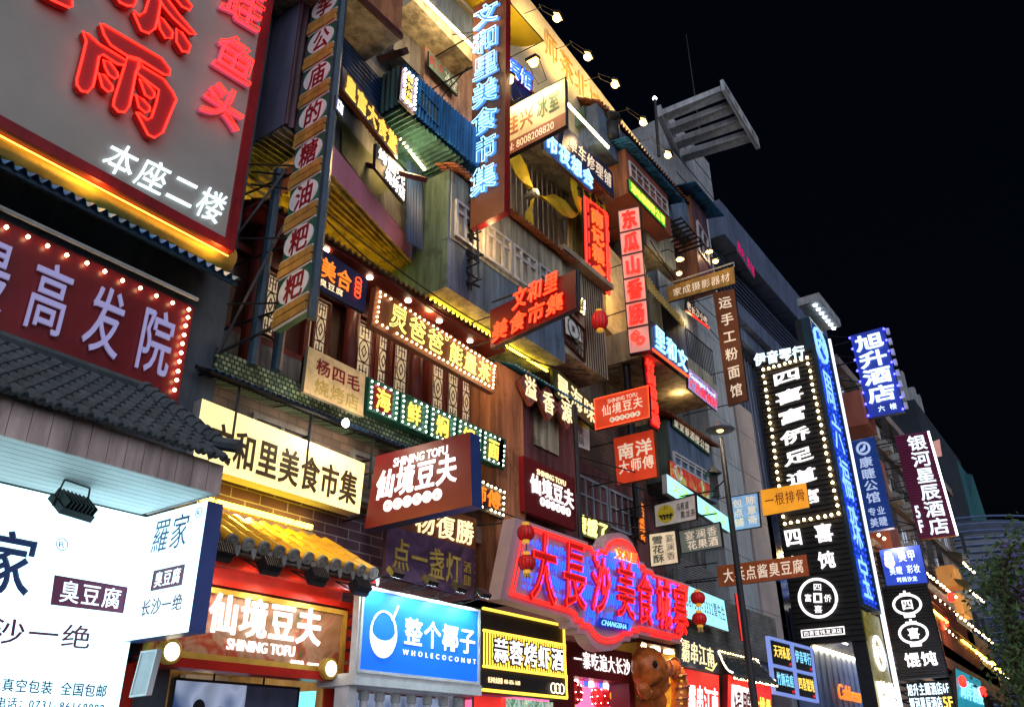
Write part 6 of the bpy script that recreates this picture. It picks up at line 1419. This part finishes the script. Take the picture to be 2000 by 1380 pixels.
pp = PY((1279, 195), 7.9); r = thing('rooftop_pole', 'slim dark pole with a small white lamp standing on the roof edge', 'pole', PY((1287, 300), 7.9)); MB().tube([PY((1287, 305), 7.9), pp], .05, 8).obj('post', 'board_dark', r); MB().lathe(pp, [(.05, 0), (.07, .05), (.03, .12)], 8).obj('lamp_head', 'bulb_white', r)
# concrete tower with projecting slatted roof
YT = 9.5
ct = thing('concrete_tower', 'grey concrete tower with projecting slatted roof slab against the night sky', 'tower', (27, YT + 2, 0))
def TQ(p): return PY(p, YT)
zL = TQ((1322, 345))[2]
x0_ = TQ((1322, 345))[0]; x1_ = TQ((1372, 345))[0] + 1.0
MB().box(x0_, x1_, YT, YT + 3.5, 10, zL + 3).obj('shaft', 'concrete', ct)
b = MB()
for i in range(8): z = 17.5 + i * .95; b.box(x0_ - .004, x1_ + .004, YT - .02, YT, z, z + .02)
b.obj('joints', 'board_dark', ct)
MB().box(x0_ - 2.3, x0_, YT + .3, YT + 3.5, 14, zL + .4).obj('shaft', 'concrete', ct)
zU = zL + 1.3
tip = [PZ((1415, 171), zU + 1.2), PZ((1484, 286), zU), PZ((1330, 330), zU), PZ((1283, 225), zU)]
xr1_ = tip[1][0]; yl = tip[1][1]
for i in range(4):
    t0, t1 = (i + .1) / 4, (i + .6) / 4
    A = [tip[0] * (1 - t) + tip[1] * t for t in (t0, t1)]; Bq = [tip[3] * (1 - t) + tip[2] * t for t in (t0, t1)]
    lo_ = [A[0], A[1], Bq[1], Bq[0]]; MB().prism(lo_, [p_ + (0, 0, .24) for p_ in lo_]).obj('roof_fin', 'concrete', ct)
lo_ = [tip[0] - (0, 0, .0), tip[0] * .95 + tip[3] * .05, tip[1] * .95 + tip[2] * .05, tip[1]]; MB().prism([p_ - (0, 0, .1) for p_ in lo_], [p_ + (0, 0, .4) for p_ in lo_]).obj('roof_edge', 'concrete', ct)
lo_ = [tip[3], tip[3] * .93 + tip[0] * .07, tip[2] * .93 + tip[1] * .07, tip[2]]; MB().prism([p_ - (0, 0, .1) for p_ in lo_], [p_ + (0, 0, .4) for p_ in lo_]).obj('roof_edge', 'concrete', ct)
a, c = PY((1358, 195), YT + 2), PY((1340, 68), YT + 2); MB().tube([a - (0, 0, 2), c], .05, 6, r1=.02).obj('mast', 'board_dark', ct)

# ---------------------------------------------------------------- sign tower of the foot spa and the blue LED front
q = qX(8.3, (1478, 714), (1583, 670), (1692, 1252), (1553, 1258))
Xs = q.c[0][0]; zt_ = (q.c[0][2] + q.c[1][2]) / 2; zb_ = (q.c[2][2] + q.c[3][2]) / 2; ys = (q.c[1][1] + q.c[2][1]) / 2; yb_ = (q.c[0][1] + q.c[3][1]) / 2
q = Q([(Xs, yb_, zt_), (Xs, ys, zt_), (Xs, ys, zb_), (Xs, yb_, zb_)])
s = sign('blade_sign', 'giant black slatted foot spa blade sign with white characters and warm bulbs', 'sign', q, .2, 'board_dark', 'board_dark')
b = MB()
for i in range(60): b.qbox(q, -.0, 1.0, i / 60, i / 60 + .009, 0, .05)
b.obj('slats', 'slat_black', s)
vv = lambda x, y: ((PX((x, y), Xs)[1] - yb_) / (ys - yb_), (PX((x, y), Xs)[2] - zb_) / (zt_ - zb_))
qq = Q([PX(p, Xs - .05) for p in ((1506, 726), (1562, 708), (1606, 985), (1545, 1004))])
put(s, qq, '四喜富侨足道馆', 'letter_white', (.0, 0, 1, 1), vertical=True, d=.02, t=.08, bold=.03, pad=.34)
qq = Q([PX(p, Xs - .05) for p in ((1526, 1034), (1628, 1019), (1634, 1055), (1533, 1069))]); put(s, qq, '四 喜', 'letter_white', (.02, 0, .98, 1), d=.02, t=.08, bold=.04)
qq = Q([PX(p, Xs - .05) for p in ((1540, 1086), (1634, 1073), (1640, 1106), (1546, 1120))]); put(s, qq, '馄 饨', 'letter_white', (.02, 0, .95, 1), d=.02, t=.08, bold=.04)
qq = Q([PX(p, Xs - .05) for p in ((1562, 1128), (1632, 1130), (1636, 1206), (1564, 1206))]); ring(qq, .5, .5, qq.h * .48, .05, .042, 'letter_white', s, n=36)
for c, r_ in (('四', (.37, .68, .63, .88)), ('喜', (.37, .12, .63, .32)), ('富', (.12, .4, .34, .6)), ('侨', (.66, .4, .88, .6))): put(s, qq, c, 'letter_white', r_, d=.03, t=.03, bold=.0)
MB().frame(qq.sub(.39, .38, .61, .62), .045, .02, .08).obj('square', 'letter_white', s)
qq = Q([PX(p, Xs - .05) for p in ((1565, 1230), (1649, 1222), (1651, 1238), (1567, 1245))]); MB().frame(qq, .025, .02, .05).obj('plate_edge', 'letter_white', s); put(s, qq, '四喜馄饨发源店', 'letter_white', (.05, .2, .95, .8), d=.03, t=.02, bold=.0)
qq = Q([PX(p, Xs - .05) for p in ((1472, 692), (1572, 674), (1574, 698), (1474, 716))]); put(s, qq, '伊音琴行', 'letter_cool', (0, 0, 1, 1), d=.03, t=.08, bold=.05)
pa = [PX(p, Xs - .12) for p in ((1490, 722), (1576, 698), (1638, 1002), (1532, 1022))]
for i in range(9): bulb(s, pa[0] + (pa[1] - pa[0]) * i / 8, 'bulb_warm', .05); bulb(s, pa[3] + (pa[2] - pa[3]) * i / 8, 'bulb_warm', .05)
for i in range(1, 22): bulb(s, pa[0] + (pa[3] - pa[0]) * i / 22, 'bulb_warm', .05); bulb(s, pa[1] + (pa[2] - pa[1]) * i / 22, 'bulb_warm', .05)
for k_ in range(26): w = q.at(random.uniform(.3, .95), random.uniform(.3, .55), .06); 
# LED front
xb0 = Xs; xb1 = xz((1612, 665), ys)[0]; zl0 = (xz((1690, 1170), ys)[1] + xz((1714, 1215), ys)[1]) / 2; zl1 = (xz((1562, 600), ys)[1] + xz((1610, 665), ys)[1]) / 2
ql = qR(ys, xb0 + .05, xb1, zl0, zl1)
l = sign('led_sign', 'towering blue light studded sign front with white characters and round emblem', 'sign', ql, .4, 'led_blue', 'steel_black', border=(.08, 'steel_navy', .1))
b = MB()
for i in range(46):
    for j in range(5): w = ql.at(.12 + j * .19 + .05 * (i % 2), (i + .5) / 46, .02); b.lathe(w, [(.05, -.02), (.05, .02)], 5, axis=(0, -1, 0))
b.obj('led_dots', 'led_dot', l)['kind'] = 'stuff'
put(l, ql, '周六福珠宝', 'led_letter', (.24, .02, .76, .84), vertical=True, d=.05, t=.03, bold=.0); ring(ql, .5, .93, ql.w * .3, .05, .06, 'led_letter', l, 'emblem_ring'); put(l, ql, '六', 'led_letter', (.3, .905, .7, .955), d=.05, t=.08, bold=.03)
MB().tube([ql.at(1.04, -.35, .1), ql.at(1.04, 1.0, .1)], .07, 6).obj('edge_tube', 'tube_glow', l)
cp = MB(); cpz = zl1 + .5; cp.box(xb0 + .05, xb1 + .35, ys - .55, ys + .2, cpz, cpz + .28); cp.obj('canopy', 'concrete', l)
for i in range(7): MB().lathe((xb0 + .3 + (xb1 - xb0) * i / 6, ys - .3, cpz - .05), [(.06, 0), (.06, .04)], 8).obj('downlight', 'lamp_white', l)
ql2 = qR(ys, xb0 + .05, xb1, .5, zl0 - .1)
K['gold_panel'] = picture('gold_panel', [(.05, .05, .02), (.35, .25, .02), (.1, .12, .03), (.5, .4, .1)], 3, st=.35)
l2 = sign('signboard', 'tall yellow green striped jewellery signboard with white characters below the blue front', 'sign', ql2, .4, 'gold_panel', 'steel_black')
ring(ql2, .5, .78, ql2.w * .22, .05, .05, 'letter_white', l2, 'emblem_ring'); put(l2, ql2, '六', 'letter_white', (.35, .74, .65, .82), d=.03, t=.05, bold=.02); put(l2, ql2, '周六福珠宝', 'letter_white', (.03, .46, .97, .63), d=.03, t=.08, bold=.03); put(l2, ql2, 'ZHOU LIU FU JEWELLERY', 'letter_white', (.05, .38, .95, .42), d=.03, t=.04, bold=.02); put(l2, ql2, '一步六福二金', 'letter_white', (.2, .28, .8, .33), d=.03, t=.04, bold=.02)

# ---------------------------------------------------------------- apartment block beyond
ab = thing('apartment_block', 'weathered pinkish apartment block with air conditioners and caged windows', 'building', (50, 9, 0))
X0, X1 = 37.5, 64.0
MB().box(X0, X1, 8.6, 20, 0, 18.4).obj('wall', 'apartment_wall', ab); MB().box(X0 - .2, X1, 8.0, 8.6, 18.0, 18.5).obj('roof_slab', 'apartment_wall', ab)
for i in range(5): z = 5 + i * 2.8; MB().box(X0, X1, 8.35, 8.6, z - .15, z).obj('string_course', 'apartment_wall', ab)
rn = random.Random(11)
for i in range(5):
    for j in range(10):
        z = 5.6 + i * 2.7; x = X0 + 1.0 + j * 2.6
        window(ab, qR(8.55, x, x + 1.5, z, z + 1.4), 2, 'old_frame', 'win_far' if rn.random() < .25 else 'dark_glass', fw=.08, mull=.06)
        if rn.random() < .6:
            c = MB(); c.box(x + 1.55, x + 2.3, 8.0, 8.5, z - .3, z + .3); c.obj('air_conditioner', 'ac_metal', ab)
        if rn.random() < .6:
            c = MB()
            for k_ in range(8): c.bar((x + k_ * .21, 7.9, z - .1), (x + k_ * .21, 7.9, z + 1.4), .02)
            for zz in (-.1, .65, 1.4): c.bar((x, 7.9, z + zz), (x + 1.5, 7.9, z + zz), .025); c.bar((x, 7.9, z + zz), (x, 8.6, z + zz), .025); c.bar((x + 1.5, 7.9, z + zz), (x + 1.5, 8.6, z + zz), .025)
            c.obj('window_cage', 'steel_black', ab)
for i in range(4): z = 6 + i * 2.9; MB().box(X0 - .8, X0 + 1.0, 7.2, 8.6, z, z + 1.6).obj('balcony', 'rust_red', ab)
def hotel(name, label, YL, pts, face, side='steel_black', **k):
    q = qX(YL, *pts); s = sign(name, label, 'sign', q, .25, face, side, **k); bracket(s, q, 8.8, (.1, .4, .7, .95), .05, d=-.12, ext=.8); return s, q
s, q = hotel('blade_sign', 'hotel blade sign with big ice blue characters rising against the night sky', 7.2, ((1660, 656), (1726, 638), (1766, 803), (1698, 816)), 'box_navy', 'indigo_paint')
put(s, q, '旭升酒店', 'letter_iceb' if 'letter_iceb' in K else 'letter_cool', (.1, .14, .92, .97), vertical=True, d=.05, t=.1, bold=.05); put(s, q, '六 楼', 'letter_cool', (.3, .04, .85, .11), d=.05, t=.05, bold=.0)
for i in range(8): bulb(s, q.at(-.01, .02 + i * .135, .08), 'bulb_blue', .055); bulb(s, q.at(1.0, .02 + i * .135, .08), 'bulb_blue', .055)
for i in range(8): MB().qbox(q, 1.03, 1.12, .03 + i * .125, .1 + i * .125, -.15, .0).obj('edge_lamp', 'white_paint', s)
s, q = hotel('blade_sign', 'plain ribbed blue blade sign with grey white characters and a cloud emblem', 7.4, ((1658, 863), (1706, 852), (1746, 1030), (1692, 1038)), 'box_navy2', 'indigo_paint')
b = MB();
for i in range(44): b.qbox(q, 0, 1, i / 44, i / 44 + .006, 0, .04)
b.obj('ribs', 'indigo_paint', s); put(s, q, '康睫公馆', 'letter_mist', (.25, .28, .78, .8), vertical=True, d=.05, t=.05, bold=.03); put(s, q, '专业', 'letter_mist', (.2, .15, .85, .24), d=.05, t=.05, bold=.02); put(s, q, '美睫', 'letter_mist', (.2, .03, .85, .13), d=.05, t=.05, bold=.02); ring(q, .52, .89, q.w * .24, .06, .05, 'letter_mist', s, 'emblem_ring', 16)
MB().tube([q.at(.42 + .2 * t, .86 + .05 * t + .012 * math.sin(t * 9), .07) for t in np.linspace(0, 1, 10)], .05, 4).obj('emblem_wave', 'letter_mist', s)
s, q = hotel('blade_sign', 'dark maroon hotel blade sign with big white characters reaching lowest', 7.4, ((1747, 851), (1811, 842), (1868, 1045), (1795, 1053)), 'maroon_lit', 'burgundy')
b = MB();
for i in range(40): b.qbox(q, 0, 1, i / 40, i / 40 + .007, 0, .05)
b.obj('ribs', 'burgundy', s); put(s, q, '银河星辰酒店', 'letter_cool', (.34, .02, .9, .98), vertical=True, d=.06, t=.06, bold=.03, pad=.06); put(s, q, '5F', 'letter_cool', (.08, .05, .36, .32), vertical=True, d=.06, t=.1, bold=.04, caps=True)
MB().tube([q.at(1.03, 0, 0), q.at(1.03, 1, 0)], .05, 5).obj('edge_tube', 'strip_white', s)
s, q = hotel('light_box', 'bright blue nail salon light box with white characters and a pale figure emblem', 7.2, ((1717, 1074), (1796, 1063), (1812, 1137), (1732, 1143)), 'box_navy3', 'indigo_paint')
put(s, q, '美甲', 'letter_cool', (.42, .6, .86, .9), d=.03, t=.03, bold=.0); put(s, q, '美睫 彩妆', 'letter_cool', (.14, .27, .9, .5), d=.03, t=.03, bold=.0); put(s, q, '时尚沙龙', 'letter_cool', (.28, .06, .78, .2), d=.03, t=.04, bold=.01)
b = MB()
for u, v, r_ in ((.2, .84, .1), (.2, .72, .13), (.2, .6, .14)): b.lathe(q.at(u, v, .02), [(r_ * q.h, 0), (r_ * q.h, .05)], 12, axis=q.n)
b.obj('emblem', 'neon_pale', s)
s, q = hotel('blade_sign', 'black slatted wonton blade sign with glowing white lantern outlines', 7.2, ((1722, 1146), (1808, 1137), (1852, 1320), (1758, 1327)), 'board_dark', 'board_dark')
b = MB()
for i in range(30): b.qbox(q, 0, 1, i / 30, i / 30 + .014, 0, .06)
b.obj('slats', 'slat_black', s)
for c, v in (('四', .78), ('喜', .47)):
    put(s, q, c, 'letter_white', (.36, v - .06, .64, v + .06), d=.06, t=.06, bold=.03); b = MB()
    b.tube([q.at(.5 + .3 * math.cos(a), v + .105 * math.sin(a), .1) for a in np.linspace(0, 2 * math.pi, 28, endpoint=False)], .045, 5, closed=True); b.bar(q.at(.38, v + .115, .1), q.at(.62, v + .115, .1), .045); b.bar(q.at(.38, v - .125, .1), q.at(.62, v - .125, .1), .08); b.bar(q.at(.5, v + .115, .1), q.at(.5, v + .15, .1), .06); b.obj('lantern_outline', 'letter_white', s)
put(s, q, '馄饨', 'letter_white', (.18, .12, .88, .27), d=.06, t=.08, bold=.04)
s, q = hotel('light_box', 'stack of two glowing hotel name strips below the lantern blade sign', 7.2, ((1768, 1332), (1853, 1326), (1866, 1385), (1778, 1388)), 'board_dark', 'board_dark')
put(s, q, '旭升主题酒店6F', 'letter_cool', (.02, .52, .98, .95), d=.03, t=.06, bold=.03); put(s, q, '银河星辰酒店', 'letter_cool', (.02, .05, .76, .47), d=.03, t=.06, bold=.03); put(s, q, '5F', 'letter_yellow', (.78, .05, .98, .47), d=.03, t=.06, bold=.03)
q = qY(7.5, (1866, 1304), (1915, 1328), (1926, 1400), (1872, 1385)); s = sign('led_sign', 'teal glowing shop screen with pale characters near the tree', 'sign', q, .3, 'teal_screen', 'steel_black'); put(s, q, '海岸酒楼', 'letter_cyan', (.06, .3, .94, .8), d=.05, t=.06, bold=.03)
# warm pavilion fronts with strings of bulbs
pv = thing('pavilion_building', 'warm lit restaurant building with curved eaves and strings of bulbs', 'building', (58, 8, 0))
def strip(p0, p1, Y0, Y1, h, mat, name):
    a, b_ = PY(p0, Y0), PY(p1, Y1); Qs = Q([a, b_, b_ - (0, 0, h), a - (0, 0, h)]); MB().qbox(Qs, 0, 1, 0, 1, -.3, 0).obj(name, mat, pv); return a, b_
for p0, p1, h, nb in (((1705, 1050), (1890, 1195), 2.6, 26), ((1815, 1170), (1935, 1262), 2.4, 16), ((1835, 1232), (1965, 1330), 1.6, 22)):
    a, b_ = strip(p0, p1, 7.6, 7.6, h, 'brick_dark' if nb != 26 else 'old_frame', 'facade')
    for i in range(nb): bulb(pv, a + (b_ - a) * i / nb + (0, -.25, .1), 'bulb_warm', .07)
lamp('POINT', PY((1880, 1240), 6.5), 220, (1, .6, .25), None, .3); lamp('POINT', PY((1745, 1060), 6.6), 160, (1, .65, .3), None, .3)
for (x, y), w_ in (((1855, 1105), 1.6), ((1870, 1160), 2.0)):
    p = PY((x, y), 7.5); b = MB()
    b.add([p + v for v in ((-w_, -.9, -.1), (w_, -.9, -.1), (w_ * .4, .2, .8), (-w_ * .4, .2, .8), (-w_ * 1.25, -1, .25), (w_ * 1.25, -1, .25))], [(0, 1, 2, 3), (4, 0, 3), (1, 5, 2)]); b.obj('curved_eave', 'grey_tile', pv)
    for i in range(8): bulb(pv, p + (-w_ + 2 * w_ * i / 7, -.92, -.2), 'bulb_warm', .065)
    MB().box(p[0] - w_ * .6, p[0] + w_ * .6, p[1] - .3, p[1] + .6, p[2] - 1.2, p[2] - .1).obj('lattice_room', 'pavilion_glow', pv)
for (x, y) in ((1858, 1165), (1845, 1215), (1880, 1330), (1840, 1218), (1920, 1350)): p = PY((x, y), 7.3); MB().lathe(p, [(.06, -.25), (.16, -.15), (.16, .15), (.06, .25)], 10).obj('red_lamp', 'neon_red', pv, True)
for (p0, p1) in (((1815, 1185), (1850, 1215)), ((1880, 1250), (1925, 1285)), ((1935, 1290), (1965, 1318))): MB().tube([PY(p0, 7.2), PY(p1, 7.2)], .07, 4).obj('light_strip', 'strip_yellow', pv)
for k_ in range(3):
    a, b_ = PY((1712 + k_ * 14, 1064 + k_ * 34), 7.3), PY((1868 + k_ * 22, 1196 + k_ * 36), 7.3); bb_ = MB()
    for i in range(40): t_ = i / 40; w_ = a + (b_ - a) * t_; bb_.box(w_[0], w_[0] + .06, w_[1], w_[1] + .1, w_[2] - 1.1, w_[2])
    bb_.bar(a, b_, .06); bb_.obj('balustrade', 'wood_dark', pv)
# far dark tower under green netting
ft = thing('dark_tower', 'unlit tower wrapped in teal netting far down the street', 'tower', (110, 12, 0))
a, b_ = PY((1800, 840), 14), PY((1852, 835), 14); c, d_ = PY((1928, 1045), 14), PY((1838, 1050), 14)
zt_ = (a[2] + b_[2]) / 2
MB().box(a[0], b_[0] + 4, 14, 34, 0, zt_).obj('wall', 'dark_tower', ft)
MB().qbox(Q([(b_[0] + 4.1, 20, zt_ + 1), (b_[0] + 4.1, 13, zt_ - 2), (b_[0] + 10, 12, 10), (b_[0] + 5, 20, 10)]), 0, 1, 0, 1, -.2, 0).obj('netting', 'teal_net', ft)
MB().box(b_[0], b_[0] + 9, 13.9, 14, 2, zt_ - 1).obj('netting', 'teal_net', ft)
for x in (a[0] + 3, a[0] + 9, a[0] + 12): MB().box(x, x + 1, 15, 16, zt_, zt_ + 5).obj('stack', 'concrete', ft)
q = qX(12.0, (1822, 862), (1835, 857), (1840, 890), (1828, 893)); s = sign('billboard', 'small pale pink and violet billboard beside the maroon hotel sign', 'sign', q, .3, 'box_pink', 'steel_black')
# rounded glass tower
gl = thing('glass_tower', 'curved glass tower with violet lit side at the far end of the street', 'tower', (100, 8, 0))
p = PY((1925, 1035), 10); b = MB(); g2 = MB(); R_ = 9.; cx_ = p[0] + 2; cy_ = 10 + 3; prof = []
for k_ in range(34): z = p[2] * (k_ + 1) / 34; g2.tube([(cx_ + R_ * 1.01 * math.cos(a), cy_ + R_ * 1.01 * math.sin(a), z) for a in np.linspace(math.pi * .9, math.pi * 2, 18)], .09, 4)
b.lathe((cx_, cy_, 0), [(R_, 0), (R_, p[2] - 2), (R_ * .85, p[2])], 32); b.obj('glass_wall', 'mirror_glass', gl, True); g2.obj('floor_bands', 'fascia_blue', gl)
MB().box(cx_ - R_ - .9, cx_ - R_ + .3, cy_ - 6, cy_ - 4.6, 0, p[2] - 3).obj('lit_wall', 'violet_lit', gl)  # violet light on this wall is put into its colour and faint glow
structure(MB().box(150, 158, -40, 60, 0, 16).obj('street_end', 'dark_tower', loc=(150, 0, 0))) if False else None
# ---------------------------------------------------------------- tree
rt_ = random.Random(5)
tb0 = PX((2010, 1420), 26.0); tr = thing('tree', 'leafy street tree with thin drooping branches before the curved glass tower', 'tree', (tb0[0], tb0[1], 0))
base = np.array([26.0, tb0[1] - .3, 0]); top = base + (0, 0, 6.2)
b = MB(); b.tube([base, base + (.1, .1, 2.5), base + (0, .2, 4.3), top], .2, 8, r1=.08); tips = []
cc = PX((1985, 1180), 26.0)
for i in range(26):
    st = base + (0, .15, rt_.uniform(3.0, 6)); en_ = cc + np.array([rt_.uniform(-1.6, 1.8), rt_.uniform(-2.4, .55), rt_.uniform(-2.9, 1.3)]); mid = (st + en_) / 2 + (0, 0, rt_.uniform(.3, .8))
    b.tube([st, mid, en_], .05, 5, r1=.012); tips += [(mid, en_)]
b.obj('trunk', 'bark', tr)
V = []; Fc = []
for i in range(9500):
    m_, e_ = tips[rt_.randrange(len(tips))]; t = rt_.random() ** .6; p = m_ + (e_ - m_) * t + np.array([rt_.gauss(0, .36), rt_.gauss(0, .33), rt_.gauss(0, .33)])
    a = np.array([rt_.gauss(0, 1), rt_.gauss(0, 1), rt_.gauss(0, 1)]); a /= np.linalg.norm(a); c_ = np.cross(a, (rt_.gauss(0, 1), rt_.gauss(0, 1), rt_.gauss(0, 1))); c_ /= np.linalg.norm(c_); sz = rt_.uniform(.05, .1); k_ = len(V)
    V += [p - a * sz, p + c_ * sz * .5, p + a * sz, p - c_ * sz * .5]; Fc.append((k_, k_ + 1, k_ + 2, k_ + 3))
MB().add(V, Fc).obj('crown', 'leaf', tr)
# ---------------------------------------------------------------- cables
def cable(label, pts, sag=.25, n=14, r=.012, group='black cables strung along the facade'):
    A, B_ = [np.array(p) for p in pts]; o = MB().tube([A + (B_ - A) * t - np.array([0, 0, sag * 4 * t * (1 - t)]) for t in np.linspace(0, 1, n)], r, 5).obj('cable', 'cable_black'); tag(o, label, 'cable', group)
cable('thin black cable drooping from the pink balcony to the gallery eave', (PY((635, 412), 7.2), PY((960, 645), 7.2)), .1)
cable('thin black cable hanging just below the one under the pink balcony', (PY((632, 425), 7.2), PY((940, 660), 7.2)), .16)
cable('slack black cable from the red neon blade sign to the brick pier', (PY((1000, 690), 7.2), PY((1210, 712), 7.6)), .2)
cable('second slack black cable crossing beneath the beige wooden bay', (PY((985, 668), 7.2), PY((1205, 722), 7.6)), .3)
cable('thin cable running from the balcony railing to the stone pier', (PY((1270, 470), 7.2), PY((1440, 700), 7.6)), .3)
cable('thin cable reaching from the sausage blade sign to the noodle blade sign', (PY((1255, 470), 7.2), PY((1425, 640), 7.6)), .2)
pb = PY((1215, 730), 7.6); r = thing('drainpipe', 'black drainpipe with loose cable bundle on the dark brick pier', 'pipe', PY((1222, 830), 7.7)); MB().tube([PY((1222, 690), 7.9), PY((1222, 1000), 7.9) * (0, 1, 1) + PY((1222, 690), 7.9) * (1, 0, 0)], .09, 8).obj('pipe', 'steel_black', r)
a = PY((1122, 790), 7.5); r = thing('drainpipe', 'long black steel post running down beside the burgundy tofu signboard', 'pipe', (a[0], 7.5, 4)); MB().tube([a, (a[0], 7.5, 4.6)], .045, 8).obj('pipe', 'steel_black', r); b = MB(); zz = PY((1125, 920), 7.5)[2]
for z in (zz, zz + .3, zz - .8): b.bar((a[0], 7.5, z), (a[0] + 1.8, 7.0, z), .02)
b.obj('arm', 'steel_black', r)
bpy.data.objects.remove(_to)
